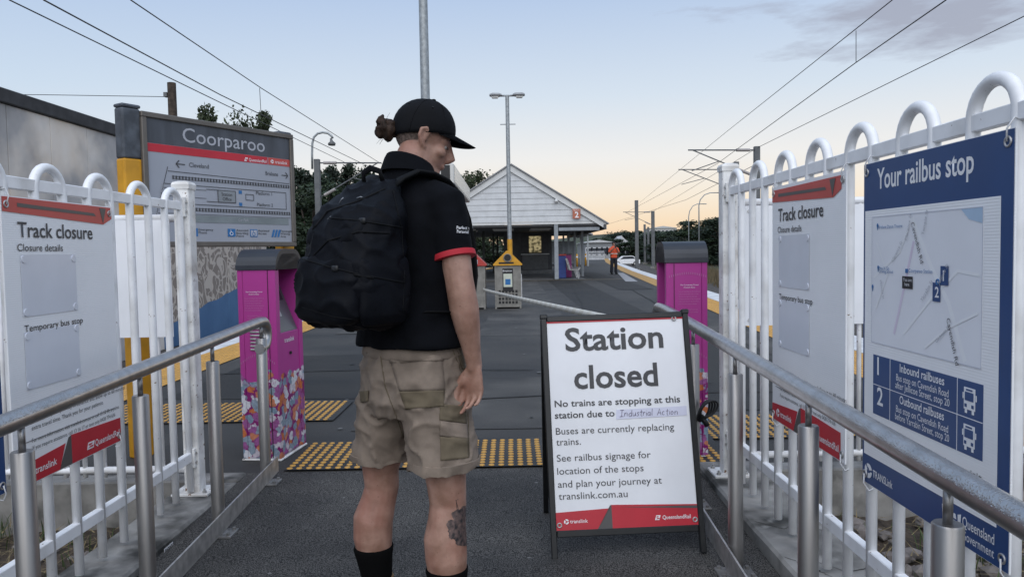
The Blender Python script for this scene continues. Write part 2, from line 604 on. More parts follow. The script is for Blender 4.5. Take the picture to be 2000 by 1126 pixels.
ASPH_P2 = asphalt('asphalt_patch_old', (0.088, 0.086, 0.083), (0.130, 0.126, 0.121), 0.85, 190, 1.1, 0.1)
ASPH_P3 = asphalt('asphalt_patch_new', (0.036, 0.035, 0.034), (0.058, 0.056, 0.054), 0.8, 190, 1.1, 0.14)
ASPH_R = asphalt('ramp_asphalt', (0.032, 0.031, 0.030), (0.15, 0.145, 0.138), 0.85, 185, 1.4, 0.1, 1.0)

plat_rows = [(y, edge_l(y) - 0.62, edge_r(y) + 0.66) for y in YS if y >= FRONT]
plat = struct('platform', sheet(plat_rows, 0.0, 1.05), ASPH_P, label='dark asphalt station platform')
PATCH_M = [ASPH_P2, ASPH_P3]
for pi, (x0, x1, y0, y1, k) in enumerate([(-0.55, 1.0, 11.4, 33, 0), (1.55, 2.75, 14, 33, 1), (-3.2, -1.3, 6.7, 9.6, 1), (-1.2, 0.9, 5.35, 7.6, 0),
                            (1.0, 2.9, 5.8, 11.0, 1), (3.05, 3.6, 7.0, 13.5, 0), (-2.9, -1.4, 12, 22, 0), (3.5, 4.6, 24, 44, 1)]):
    q = [(x0, y0), (x1, y0 + random.uniform(-.15, .15)), (x1 + random.uniform(0, .6) * (y1 - y0) / 20, y1), (x0 + random.uniform(0, .6) * (y1 - y0) / 20, y1 + random.uniform(-.2, .2))]
    b = new_bm()
    b.faces.new([b.verts.new((p[0], p[1], 0.002 + 0.001 * pi)) for p in q])
    obj('asphalt_patch', b, PATCH_M[k], plat)
# sealed crack lines on the asphalt
for pts in [[(1.45, 13.5), (1.75, 19), (2.6, 33)], [(-0.6, 6.4), (0.7, 6.6), (2.6, 6.5)], [(2.9, 10), (3.3, 16), (4.2, 28)], [(-3.3, 8.1), (-1.6, 8.2), (0.2, 8.0)]]:
    b = new_bm()
    pr = None
    for i in range(40):
        t = i / 39 * (len(pts) - 1)
        k = min(int(t), len(pts) - 2)
        p = Vector(pts[k]).lerp(Vector(pts[k + 1]), t - k)
        dx = (Vector(pts[k + 1]) - Vector(pts[k])).normalized()
        n = Vector((-dx.y, dx.x)) * (0.018 + 0.010 * noise.noise(Vector((i * .7, p.x, 0))))
        j = noise.noise(Vector((i * 0.35, p.y, 3))) * 0.05
        a = b.verts.new((p.x + n.x + j, p.y + n.y, 0.0112)); c = b.verts.new((p.x - n.x + j, p.y - n.y, 0.0112))
        if pr:
            b.faces.new((pr[0], pr[1], c, a))
        pr = (a, c)
    obj('crack_sealant', b, ASPH_P3, plat)

# copings (white painted edge) and yellow tactile edge strips
COPING = mat('white_coping', (0.62, 0.62, 0.62), 0.7, var=0.15, vs=3, bump=0.2, bs=50)
rows = [(y, edge_r(y) + 0.66, edge_r(y) + 1.22) for y in YS if y >= FRONT]
struct('platform_coping', sheet(rows, 0.006, 0.25), COPING, label='white painted platform edge beside the right hand track')
rows = [(y, edge_l(y) - 1.05, edge_l(y) - 0.62) for y in YS if y >= FRONT]
struct('platform_coping', sheet(rows, 0.006, 0.25), COPING, label='white painted platform edge facing the mural wall')
def edge_strip(side, lab):
    if side > 0:
        rows = [(y, edge_r(y), edge_r(y) + 0.64) for y in YS if y >= FRONT]
    else:
        rows = [(y, edge_l(y) - 0.60, edge_l(y)) for y in YS if y >= FRONT]
    s = struct('tactile_strip', sheet(rows, 0.010), YDOT_FAR, label=lab)
    b = new_bm()
    y = 4.6
    while y < 22:
        e = edge_r(y) if side > 0 else edge_l(y) - 0.60
        for k in range(10):
            x = e + 0.03 + k * 0.06
            ring = [(x + 0.019 * math.cos(a), y + 0.019 * math.sin(a)) for a in [math.pi / 3 * q for q in range(6)]]
            lo = [b.verts.new((p[0], p[1], 0.010)) for p in ring]
            hi = [b.verts.new((x + (p[0] - x) * .7, y + (p[1] - y) * .7, 0.016)) for p in ring]
            b.faces.new(hi)
            for q in range(6):
                b.faces.new((lo[q], lo[(q + 1) % 6], hi[(q + 1) % 6], hi[q]))
        y += 0.06
    o = obj('stud', b, YDOT, s)
    o['kind'] = 'stuff'
edge_strip(1, 'yellow tactile strip along the platform edge beside the right hand track')
edge_strip(-1, 'yellow tactile strip along the platform edge facing the mural wall')

# yellow tactile fields on the asphalt near the ramp
STUD_BASE = asphalt('tactile_base', (0.038, 0.040, 0.044), (0.10, 0.10, 0.10), 0.75, 170, 1.6, 0.1)
def stud_mesh():
    b = new_bm()
    n = 10
    lo = [b.verts.new((0.0185 * math.cos(2 * math.pi * k / n), 0.0185 * math.sin(2 * math.pi * k / n), 0)) for k in range(n)]
    md = [b.verts.new((0.0165 * math.cos(2 * math.pi * k / n), 0.0165 * math.sin(2 * math.pi * k / n), 0.004)) for k in range(n)]
    hi = [b.verts.new((0.0115 * math.cos(2 * math.pi * k / n), 0.0115 * math.sin(2 * math.pi * k / n), 0.0055)) for k in range(n)]
    b.faces.new(hi)
    for q in range(n):
        b.faces.new((lo[q], lo[(q + 1) % n], md[(q + 1) % n], md[q]))
        b.faces.new((md[q], md[(q + 1) % n], hi[(q + 1) % n], hi[q]))
    return b
_sm = obj('stud', stud_mesh(), YDOT)
STUD = _sm.data
bpy.data.objects.remove(_sm)
def tactile_field(x0, x1, y0, y1, lab, shear=0.0):
    b = new_bm()
    b.faces.new([b.verts.new(p) for p in ((x0 - .03, y0 - .03, 0.012), (x1 + .03, y0 - .03, 0.012), (x1 + .03, y1 + .03, 0.012), (x0 - .03, y1 + .03, 0.012))])
    s = struct('tactile_paving', b, STUD_BASE, label=lab)
    pts = []
    ny = int((y1 - y0) / 0.058)
    nx = int((x1 - x0) / 0.058)
    for j in range(ny + 1):
        for i in range(nx + 1):
            pts.append((x0 + i * 0.058, y0 + j * 0.058))
    # those in view largest first: nearest rows, not behind the man or the board
    def hidden(p):
        x = p[0] / p[1] * F + 1000
        return (x < 290) or (700 < x < 800) or (845 < x < 925) or (1075 < x < 1375)
    pts.sort(key=lambda p: (hidden(p), p[1]))
    for p in pts[:300]:
        o = bpy.data.objects.new('stud', STUD)
        COL.objects.link(o)
        o.parent = s
        o.location = (p[0] + random.uniform(-.001, .001), p[1] + random.uniform(-.001, .001), 0.012)
    if len(pts) > 300:
        big = new_bm()
        for p in pts[300:]:
            k = len(big.verts)
            big.from_mesh(STUD)
            big.verts.ensure_lookup_table()
            for v in big.verts[k:]:
                v.co += Vector((p[0], p[1], 0.012))
        o = obj('stud', big, YDOT, s)
        o['kind'] = 'stuff'
tactile_field(-1.36, 1.30, 4.40, 5.02, 'yellow tactile studs across the top of the ramp')
tactile_field(-3.45, -1.44, 5.72, 6.42, 'yellow tactile studs leading to the platform edge before the mural wall')
tactile_field(1.36, 3.05, 4.95, 5.60, 'yellow tactile studs leading to the platform edge beside the right hand track')

# ramp
RS = 0.033
def ramp_z(d):
    return -RS * (FRONT - d) if d < FRONT else 0.0
b = new_bm()
rows = [(-2.5, -1.60, 1.07), (1.5, -1.60, 1.07), (FRONT, -1.60, 1.07)]
pr = None
for y, x0, x1 in rows:
    z = ramp_z(y) + 0.003
    a, c = b.verts.new((x0, y, z)), b.verts.new((x1, y, z))
    if pr:
        b.faces.new((pr[0], pr[1], c, a))
    pr = (a, c)
ramp = struct('ramp', b, ASPH_R, label='speckled asphalt ramp rising to the platform')
rg = random.Random(3)
GUM = mat('gum_pale', (.16, .155, .15), .8); GUMD = mat('gum_dark', (.012, .012, .012), .7)
for k in range(70):
    on_ramp = k < 26
    x, y = (rg.uniform(-1.3, .8), rg.uniform(1.6, 4.2)) if on_ramp else (rg.uniform(-3.2, 2.9), rg.uniform(5.2, 15))
    z = ramp_z(y) + .0045 if on_ramp else .0135
    r = rg.uniform(.004, .012) if on_ramp else rg.uniform(.012, .03)
    b = new_bm()
    b.faces.new([b.verts.new((x + r * rg.uniform(.7, 1.2) * math.cos(a), y + r * rg.uniform(.7, 1.2) * math.sin(a), z + (RS * r * math.sin(a) if on_ramp else 0))) for a in [math.pi / 4 * q for q in range(8)]])
    obj('gum_spot', b, GUM if rg.random() < .4 else GUMD, ramp if on_ramp else plat)
# concrete plinths that carry the fences
def plinth(x0, x1, ztop, lab):
    b = new_bm()
    ys = [-2.5 + 0.12 * k for k in range(int((FRONT - 0.12 + 2.5) / 0.12) + 1)] + [FRONT - 0.03]
    rings = []
    for y in ys:
        j = 0.006 * noise.noise(Vector((x0 * 5, y * 3, 1)))
        q = 0.006 * noise.noise(Vector((x1 * 5, y * 2.3, 4)))
        rings.append([Vector((x0 + j, y, -0.75)), Vector((x1 + q, y, -0.75)), Vector((x1 + q, y, ztop - .012)), Vector((x1 + q - .012, y, ztop)),
                      Vector((x0 + j + .012, y, ztop)), Vector((x0 + j, y, ztop - .012))])
    loft(b, rings)
    return struct('kerb', b, CONC, label=lab)
PL_L, PL_R = 0.0, 0.03
plinth(-1.90, -1.60, PL_L, 'stained concrete kerb under the fence on the mural wall side')
kr = plinth(1.07, 1.42, PL_R, 'cracked concrete kerb under the fence that carries the blue board')
# cracks in the right kerb
CRK = mat('crack_dark', (0.02, 0.018, 0.016), 0.95)
for pts in [[(1.09, 2.95), (1.16, 2.86), (1.20, 2.90), (1.28, 2.80), (1.38, 2.84)], [(1.15, 2.87), (1.22, 2.72), (1.33, 2.66)], [(1.10, 3.35), (1.2, 3.25), (1.26, 3.3), (1.4, 3.2)]]:
    b = new_bm()
    pr = None
    for i in range(30):
        t = i / 29 * (len(pts) - 1)
        k = min(int(t), len(pts) - 2)
        p = Vector(pts[k]).lerp(Vector(pts[k + 1]), t - k) + Vector((noise.noise(Vector((i * .9, 1, 2))), noise.noise(Vector((i * .8, 4, 2))))) * 0.012
        a = b.verts.new((p.x, p.y - 0.0025, PL_R + 0.002)); c = b.verts.new((p.x, p.y + 0.0025, PL_R + 0.002))
        if pr:
            b.faces.new((pr[0], pr[1], c, a))
        pr = (a, c)
    obj('crack', b, CRK, kr)

# concrete edging of the platform front + garden beds
b = new_bm(); box(b, (-4.2, FRONT - 0.16, -0.75), (-1.60, FRONT - 0.004, 0.012), bevel=0.01)
struct('platform_edging', b, CONC, label='concrete edging of the platform beside the mural side garden bed')
b = new_bm(); box(b, (1.07, FRONT - 0.16, -0.75), (3.8, FRONT - 0.004, 0.014), bevel=0.01)
struct('platform_edging', b, CONC, label='concrete edging of the platform beside the rubble garden bed')
def bed(x0, x1, lab):
    b = new_bm()
    nx, ny = 24, 50
    g = [[b.verts.new((x0 + (x1 - x0) * i / nx, -2.5 + (FRONT - .1 + 2.5) * j / ny,
                       -0.27 + 0.06 * noise.noise(Vector((i * .3 + x0, j * .3, 0))) + 0.03 * noise.noise(Vector((i * .9, j * .9, 5))))) for i in range(nx + 1)] for j in range(ny + 1)]
    for j in range(ny):
        for i in range(nx):
            b.faces.new((g[j][i], g[j][i + 1], g[j + 1][i + 1], g[j + 1][i]))
    return struct('garden_bed', b, SOIL, True, lab)
bed(-4.2, -1.88, 'soil bed with straw and weeds behind the mural side fence')
bed(1.40, 3.9, 'soil bed with rubble and weeds behind the blue board')
def blades(x0, x1, y0, y1, n, h, name, m, lab, flat=False, clumps=14, z0=-0.25):
    b = new_bm()
    cl = [(random.uniform(x0, x1), random.uniform(y0, y1)) for _ in range(clumps)]
    for i in range(n):
        if flat or random.random() < .25:
            x, y = random.uniform(x0, x1), random.uniform(y0, y1)
        else:
            c = random.choice(cl)
            x, y = random.gauss(c[0], .09), random.gauss(c[1], .09)
        a = random.uniform(0, 6.283)
        hh = h * random.uniform(.4, 1.2)
        w = 0.003 * random.uniform(.7, 1.6)
        dx, dy = math.cos(a), math.sin(a)
        if flat:
            l = random.uniform(.05, .2)
            z = z0 + random.uniform(0, .05)
            p = [(x - dy * w, y + dx * w, z), (x + dy * w, y - dx * w, z), (x + dx * l, y + dy * l, z + random.uniform(-.01, .06))]
            b.faces.new([b.verts.new(q) for q in p])
        else:
            bend = random.uniform(.1, .6) * hh
            v = [b.verts.new(q) for q in [(x - dy * w, y + dx * w, z0), (x + dy * w, y - dx * w, z0),
                                          (x + dx * bend * .35 + dy * w * .8, y + dy * bend * .35 - dx * w * .8, z0 + hh * .6),
                                          (x + dx * bend * .35 - dy * w * .8, y + dy * bend * .35 + dx * w * .8, z0 + hh * .6),
                                          (x + dx * bend, y + dy * bend, z0 + hh)]]
            b.faces.new((v[0], v[1], v[2], v[3]))
            b.faces.new((v[3], v[2], v[4]))
    o = obj(name, b, m)
    return tag(o, lab, None, None, 'stuff')
blades(-3.6, -1.92, 1.2, 4.0, 2600, .16, 'grass_tufts', GRASSM, 'short green weeds growing behind the mural side fence')
blades(-3.6, -1.92, 1.2, 4.1, 2200, .1, 'straw_litter', STRAW, 'dry straw littering the bed behind the mural side fence', True)
blades(1.45, 3.6, 1.0, 4.0, 1800, .17, 'grass_tufts', GRASSM, 'short green weeds among the rubble behind the blue board')
blades(1.45, 3.6, 1.0, 4.1, 1800, .1, 'straw_litter', STRAW, 'dry straw littering the bed behind the blue board', True)
def rubble(x0, x1, y0, y1, n, lab, z0=-.25, r0=.015, r1=.075):
    b = new_bm()
    for i in range(n):
        r = r0 + (r1 - r0) * random.random() ** 2.5
        q = bmesh.ops.create_icosphere(b, subdivisions=1, radius=r)
        c = Vector((random.uniform(x0, x1), random.uniform(y0, y1), z0 + r * .3))
        sc = Vector((random.uniform(.7, 1.3), random.uniform(.7, 1.3), random.uniform(.5, .9)))
        for v in q['verts']:
            v.co = Vector((v.co.x * sc.x, v.co.y * sc.y, v.co.z * sc.z)) * random.uniform(.85, 1.15) + c
    o = obj('rubble', b, STONE)
    return tag(o, lab, None, None, 'stuff')
rubble(1.45, 3.4, 1.0, 4.0, 420, 'loose stones and rubble behind the blue board')
rubble(-3.4, -1.95, 1.2, 4.0, 160, 'small stones in the bed behind the mural side fence', r1=.04)

# rails
def rail_obj(fn, lab, grp):
    b = new_bm()
    rings = []
    for y in YFAR:
        x = fn(y)
        rings.append([Vector((x - .035, y, -1.03)), Vector((x + .035, y, -1.03)), Vector((x + .035, y, -.87)), Vector((x - .035, y, -.87))])
    loft(b, rings)
    tag(obj('rail', b, RAILM), lab, 'rail', grp)
for k, nm in ((2.0, 'rusty running rail close to the right hand platform edge'), (3.07, 'rusty running rail on the far side of the right hand track')):
    rail_obj(lambda y, k=k: edge_r(y) + k, nm, 'rails of the right hand track')
for k, nm in ((1.85, 'rusty running rail close to the mural side platform edge'), (2.92, 'rusty running rail nearer the mural wall')):
    rail_obj(lambda y, k=k: edge_l(y) - k, nm, 'rails of the mural side track')
def sleepers(fn, lab):
    b = new_bm()
    y = 3.0
    while y < 110:
        x = fn(y)
        box(b, (x - 1.1, y - .11, -1.1), (x + 1.1, y + .11, -1.015))
        y += .68
    tag(obj('sleepers', b, mat('sleeper_concrete', (.13, .12, .11), .9, var=.3, vs=3)), lab, None, None, 'stuff')
sleepers(lambda y: edge_r(y) + 2.53, 'row of concrete sleepers under the right hand rails')
sleepers(lambda y: edge_l(y) - 2.38, 'row of concrete sleepers under the mural side rails')

# ================================================================== FENCES
FX_L, FX_R = -1.77, 1.20
def loop_mesh(zb, zt, r=0.0875, t=0.0178):
    b = new_bm()
    pts = [Vector((0, -r, zb)), Vector((0, -r, (zb + zt) / 2)), Vector((0, -r, zt - r))]
    for k in range(1, 12):
        a = math.pi - math.pi * k / 12
        pts.append(Vector((0, r * math.cos(a), zt - r + r * math.sin(a) - t * 0.4)))
    pts += [Vector((0, r, zt - r)), Vector((0, r, (zb + zt) / 2)), Vector((0, r, zb))]
    tube(b, pts, t, 12, ref=(1, 0, 0))
    return b
def fence_post(parent, x, y, zb, zt, name='post'):
    b = new_bm()
    box(b, (x - .042, y - .042, zb), (x + .042, y + .042, zt - .03), bevel=.005)
    p = obj(name, b, WHITE_OLD, parent, world=True)
    b = new_bm()
    q = [[Vector((x + sx * s, y + sy * s, z)) for sx, sy in ((-1, -1), (1, -1), (1, 1), (-1, 1))] for s, z in ((.046, zt - .045), (.048, zt - .02), (.042, zt - .008), (.020, zt))]
    loft(b, q)
    obj('post_cap', b, WHITE_OLD, parent, world=True)
    b = new_bm()
    box(b, (x - .10, y - .085, zb - .004), (x + .10, y + .085, zb + .012), bevel=.003)
    pl = obj('base_plate', b, WHITE_OLD, parent, world=True)
    for sx in (-1, 1):
        for sy in (-1, 1):
            b = new_bm()
            c = Vector((x + sx * .075, y + sy * .062, zb + .012))
            tube(b, [c, c + Vector((0, 0, .012))], .012, 6)
            tube(b, [c, c + Vector((0, 0, .024))], .006, 8)
            obj('bolt', b, STEEL_D, pl, world=True)
    return p
def bow_fence(name, label, x, y_post, n, step, zb, zt, grp, side):
    t = thing(name, label, 'fence', (x, y_post, zb), 0, grp)
    m = loop_mesh(0.02, zt - zb)
    first = None
    for k in range(n):
        y = -(0.15 + step * k)
        if first is None:
            first = obj('picket_loop', m, WHITE, t, True)
            o = first
        else:
            o = dup(first, t)
        o.location = (0, y - 0.0, 0)
    yl = -(0.14 + step * n)
    b = new_bm()
    box(b, (-.013, yl, 1.545), (.013, -.042, 1.59), bevel=.003)
    obj('top_rail', b, WHITE, t)
    b = new_bm()
    box(b, (-.016, yl, .185), (.016, -.042, .235), bevel=.003)
    obj('bottom_rail', b, WHITE, t)
    fence_post(t, x, y_post, zb, zt + .055)
    for z in (.21, 1.57):
        b = new_bm()
        box(b, (-.030 * 1, -.065, z - .06), (.030, -.0435, z + .045), bevel=.002)
        br = obj('rail_bracket', b, WHITE_OLD, t)
        for dz in (-.03, .02):
            b = new_bm()
            tube(b, [Vector((-side * .0295, -.054, z + dz)), Vector((-side * .036, -.054, z + dz))], .008, 6)
            obj('bolt', b, STEEL_D, br)
    return t
fL = bow_fence('bow_top_fence', 'white bow topped fence on the mural wall side of the ramp', FX_L, 4.03, 8, .345, PL_L, 1.65, 'bow topped fences along the ramp', -1)
fR = bow_fence('bow_top_fence', 'white bow topped fence carrying the blue railbus board', FX_R, 4.09, 9, .350, PL_R, 1.70, 'bow topped fences along the ramp', 1)

def cross_fence(label, x0, x1, y, zb, zt, panel):
    """fence across the platform front, with plain board backs"""
    sg = 1 if x1 > x0 else -1
    t = thing('picket_fence', label, 'fence', (x0, y, zb), 0, 'fences across the platform front')
    b = new_bm()
    tube(b, [Vector((x0, y, zt - .09)), Vector((x1, y, zt - .09))], .020, 12)
    obj('top_rail', b, WHITE, t, True, world=True)
    b = new_bm()
    tube(b, [Vector((x0, y, zb + .13)), Vector((x1, y, zb + .13))], .020, 12)
    obj('bottom_rail', b, WHITE, t, True, world=True)
    b = new_bm()
    tube(b, [Vector((0, 0, .09)), Vector((0, 0, zt - zb - .10))], .013, 8)
    f = None
    k = 0
    x = .14
    while x < abs(x1 - x0) - .05:
        o = obj('picket', b, WHITE, t, True) if f is None else dup(f, t)
        f = f or o
        o.location = (sg * x, 0, 0)
        x += .108
    fence_post(t, x1, y, zb, zt + .03)
    for (a, c, z0, z1) in panel:
        b = new_bm()
        box(b, (min(a, c), y - .026, z0), (max(a, c), y - .021, z1))
        p = obj('notice_back', b, SHEET, t, world=True)
        for xx in (a, c):
            for zz in (z0, z1):
                b = new_bm()
                cc = Vector((xx + (.03 if xx == min(a, c) else -.03), y - .027, zz + (.03 if zz == z0 else -.03)))
                tube(b, [cc + Vector((.008 * math.cos(q * .785), -.001, .008 * math.sin(q * .785))) for q in range(8)], .002, 5, closed=True, ref=(0, 1, 0))
                obj('eyelet', b, STEEL_D, p, world=True)
    return t
cross_fence('low white picket fence with plain board backs, ending at the station map', FX_L - .05, -3.9, 4.06, -0.01, 1.60, [(-1.86, -2.62, .86, 1.50)])
cross_fence('low white picket fence with plain board backs beside the blue board', FX_R + .05, 3.6, 4.10, 0.0, 1.63, [(1.28, 1.99, .86, 1.52), (2.02, 2.74, .86, 1.52)])

# ================================================================== NOTICE BOARDS ON THE FENCES
CORF = mat('corflute_print', (0.86, 0.865, 0.88), 0.40, var=0.02, vs=4)
t_, b_ = nodes_of(CORF)
wv = t_.nodes.new('ShaderNodeTexWave'); wv.bands_direction = 'Z'; wv.inputs['Scale'].default_value = 40
tcx = t_.nodes.new('ShaderNodeTexCoord'); t_.links.new(tcx.outputs['Object'], wv.inputs['Vector'])
bpx = t_.nodes.new('ShaderNodeBump'); bpx.inputs['Strength'].default_value = 0.25; bpx.inputs['Distance'].default_value = 0.001
t_.links.new(wv.outputs['Fac'], bpx.inputs['Height']); t_.links.new(bpx.outputs['Normal'], b_.inputs['Normal'])
TIE = mat('cable_tie', (0.75, 0.75, 0.76), 0.4)
def board(name, label, side, y_left, z0, w, h, m=CORF, grp=None):
    if side < 0:
        t = thing(name, label, 'notice board', (FX_L + .026, y_left, z0), R(90), grp)
    else:
        t = thing(name, label, 'notice board', (FX_R - .026, y_left, z0), R(-90), grp)
    # slightly bowed sheet
    b = new_bm()
    n = 10
    rings = []
    for i in range(n + 1):
        x = w * i / n
        rings.append([Vector((x, 0, 0)), Vector((x, .005, 0)), Vector((x, .005, h)), Vector((x, 0, h))])
    loft(b, rings)
    obj('sheet', b, m, t)
    for cx in (.022, w - .022):
        for cz in (.03, h - .03):
            e = ringplate('eyelet', t, cx, cz, .011, STEEL_D, .0032)
            b = new_bm()
            sg = 1 if cz > h / 2 else -1
            pts = [Vector((cx, -.006, cz)), Vector((cx + .006, -.010, cz + sg * .03)), Vector((cx + .012, .004, cz + sg * .055)), Vector((cx + .008, .02, cz + sg * .05))]
            tube(b, pts, .0022, 6)
            obj('cable_tie', b, TIE, e, True)
    return t
w_, h_ = .70, 1.03
tl = board('notice_board', 'white track closure notice with red borders on the mural side fence', -1, 2.54, .487, w_, h_, grp='track closure notices')
tr = board('notice_board', 'white track closure notice with red borders beside the blue railbus board', 1, 3.325, .515, w_ + .03, h_ + .01, grp='track closure notices')
def track_layout(dst, ref):
    q = lambda px, py: loc2(ref, px, py)
    W_, H_ = w_, h_
    def rt(s, p0, p1, top, m, bold=0.0):
        x0, z0 = q(*p0); x1, z1 = q(*p1)
        _, zt = q(p0[0], top)
        lettering(dst, s, x0, (z0 + z1) / 2, x1 - x0, abs(zt - z0), m, bold, .0025)
    # top band
    polyplate('print_band', dst, [(.004, H_ - .004), (W_ - .004, H_ - .004), (W_ - .004, H_ - .052), (W_ * .90, H_ - .078), (.004, H_ - .055)], RED_L)
    polyplate('print_stripe', dst, [(.08, H_ - .022), (W_ * .80, H_ - .034), (W_ * .82, H_ - .046), (.08, H_ - .036)], DGREY, .0026)
    polyplate('print_wedge', dst, [(W_ * .86, H_ - .010), (W_ * .93, H_ - .010), (W_ * .895, H_ - .074)], DGREY, .0028)
    rt('Track closure', (34, 463), (180, 466), 434, INK, .012)
    rt('Closure details', (33, 490), (122, 490), 476, INK, .004)
    rt('Temporary bus stop', (47, 646), (161, 632), 633, INK, .006)
    for z0, z1 in ((.598, .825), (.335, .548)):
        p = plate('document_pocket', dst, .085, z0 + .005, .085 + .33, z1, POCKET, .0015)
        for cx in (.10, .40):
            for cz in (z0 + .02, z1 - .016):
                b = new_bm()
                tube(b, [Vector((cx, -.002, cz)), Vector((cx, -.0055, cz))], .013, 12)
                obj('stud_fixing', b, POCKET, p)
    rt('Please plan your journey in advance and allow up to 60 minutes', (59, 824), (243, 759), 815, INK)
    rt('extra travel time. Thank you for your patience.', (61, 840), (201, 788), 831, INK)
    plate('print_rule', dst, .045, .155, W_ - .05, .157, INK, .0018)
    rt('For more information, visit translink.com.au or call 13 12 30, anytime.', (61.5, 865), (232, 795), 857, INK)
    rt('If you require assistance, call 13 16 17 or text only 0428 774 636', (63, 878), (224, 812), 870, INK)
    polyplate('print_band', dst, [(.004, .004), (W_ * .36, .004), (W_ * .42, .095), (.004, .075)], RED)
    polyplate('print_wedge', dst, [(W_ * .36, .004), (W_ * .475, .004), (W_ * .475, .118), (W_ * .45, .112)], DGREY)
    polyplate('print_band', dst, [(W_ * .475, .004), (W_ - .004, .004), (W_ - .004, .105), (W_ * .475, .118)], RED)
    swirl_mark(dst, .075, .042, .018, INK_W, RED, .0028)
    lettering(dst, 'translink', .105, .031, .13, None, INK_W, .01, .0028)
    rail_mark(dst, W_ * .62, .030, .055, .028, INK_W, RED, .0028)
    lettering(dst, 'QueenslandRail', W_ * .62 + .06, .031, .19, .026, INK_W, .008, .0028)
track_layout(tl, tl)
track_layout(tr, tl)

rb = board('notice_board', 'blue and white railbus stop board with street map on the bow topped fence', 1, 2.462, .50, .735, 1.058)
def rb_layout(t):
    q = lambda px, py: loc2(t, px, py)
    w, h = .735, 1.058
    plate('print_band', t, .002, .002, w - .002, h - .002, BLUE, .001)
    plate('print_field', t, .014, .098, w - .045, h - .155, CORF, .0022)
    A = lambda zx, zy: (1660 + zx / 2.297, 150 + zy / 2.297)
    B = lambda zx, zy: (1660 + zx / 2.2265, 620 + zy / 2.2265)
    def at_(s, p0, p1, hz, m, bold=0., off=.0048, sc=None):
        x0, z0 = q(*p0); x1, z1 = q(*p1)
        lettering(t, s, x0, (z0 + z1) / 2, x1 - x0, hz, m, bold, off)
    at_('Your railbus stop', A(125, 505), A(560, 425), .062, INK_W, .016, .0024)
    # street map
    x0, zt = q(*A(107, 630)); x1, _ = q(*A(607, 568))
    _, zb = q(*B(105, 105))
    mp_ = plate('street_map', t, x0, zb, x1, zt, mat('map_paper', (.80, .81, .85), .45, var=.02, vs=7), .0032)
    X = lambda u: x0 + (x1 - x0) * u
    Z = lambda v: zb + (zt - zb) * v
    def road(pts, wd, m, off=.0042):
        b = new_bm()
        P = [Vector((X(u), 0, Z(v))) for u, v in pts]
        vs = []
        for i, p in enumerate(P):
            d = (P[min(i + 1, len(P) - 1)] - P[max(i - 1, 0)]).normalized()
            n = Vector((-d.z, 0, d.x)) * wd / 2
            vs.append((b.verts.new(p + n + Vector((0, -off, 0))), b.verts.new(p - n + Vector((0, -off, 0)))))
        for i in range(len(vs) - 1):
            b.faces.new((vs[i][0], vs[i][1], vs[i + 1][1], vs[i + 1][0]))
        obj('map_road', b, m, mp_)
    RD = mat('map_road_white', (.85, .86, .88), .45, var=.02)
    RP = mat('map_rail_pink', (.72, .64, .76), .45, var=.03)
    RG = mat('map_minor_grey', (.55, .57, .64), .45, var=.03)
    road([(.42, .97), (.60, .62), (.75, .38), (.88, .02)], .016, RD)
    road([(.44, .80), (.36, .50), (.25, .10)], .012, RP, .0045)
    road([(.02, .52), (.3, .72), (.42, .96)], .009, RD, .0047)
    road([(.35, .12), (.62, .42), (.82, .60), (.98, .58)], .009, RD, .0049)
    road([(.05, .28), (.18, .55), (.05, .8)], .007, RD, .0051)
    road([(.55, .05), (.75, .22), (.97, .34)], .007, RD, .0053)
    for fr in (((0, 0), (1, 0)), ((0, 1), (1, 1)), ((0, 0), (0, 1)), ((1, 0), (1, 1))):
        road([fr[0], fr[1]], .0022, RG, .0055)
    polyplate('map_water', mp_, [(X(.84), Z(.998)), (X(.998), Z(.998)), (X(.998), Z(.90)), (X(.90), Z(.93))], mat('map_water_blue', (.42, .56, .72), .45), .0042)
    def rot_text(s, u, v, ang, cap, m, bold=0.):
        me = text_mesh(s, bold, 0, 2)
        k = cap / cap_h()
        ca, sa = math.cos(ang), math.sin(ang)
        for p in me.vertices:
            a, c = p.co.x * k, p.co.y * k
            p.co = Vector((X(u) + a * ca - c * sa, -.0074, Z(v) + a * sa + c * ca))
        obj('lettering', me, m, mp_)
    rot_text('Cavendish Rd', .42, .93, R(-66), .016, INK)
    rot_text('Cavendish Rd', .74, .28, R(-70), .016, INK)
    rot_text('Jellicoe St', .68, .50, R(52), .012, INK_L)
    rot_text('Yarrabin St', .53, .37, R(48), .012, INK_L)
    rot_text('Clarence St', .24, .64, R(48), .012, INK_L)
    rot_text('Clarence St', .38, .80, R(72), .012, INK_L)
    rot_text('Temple St', .54, .84, R(74), .012, INK_L)
    rot_text('Merrica St', .10, .50, R(-72), .010, INK_L)
    rot_text('Gladstone St', .66, .10, R(40), .010, INK_L)
    rot_text('Brisbane Dance Theatre', .08, .905, 0, .010, BLUE_M)
    rot_text('Pass N Go', .09, .585, 0, .010, BLUE_M)
    rot_text('Driving School', .09, .560, 0, .010, BLUE_M)
    rot_text('Coorparoo Station', .40, .575, 0, .011, BLUE_M)
    for u, v in ((.065, .905), (.075, .575), (.012, .42)):
        polyplate('map_pin', mp_, [(X(u) - .005, Z(v) + .012), (X(u), Z(v) + .018), (X(u) + .005, Z(v) + .012), (X(u), Z(v) - .004)], BLUE_M, .0056)
    plate('map_marker', mp_, X(.365), Z(.57), X(.39), Z(.60), BLUE_M, .0056)
    p = plate('map_marker', mp_, X(.335), Z(.455), X(.435), Z(.545), INK_B, .0056)
    rot_text('You are', .348, .508, 0, .010, INK_W)
    rot_text('here', .362, .475, 0, .010, INK_W)
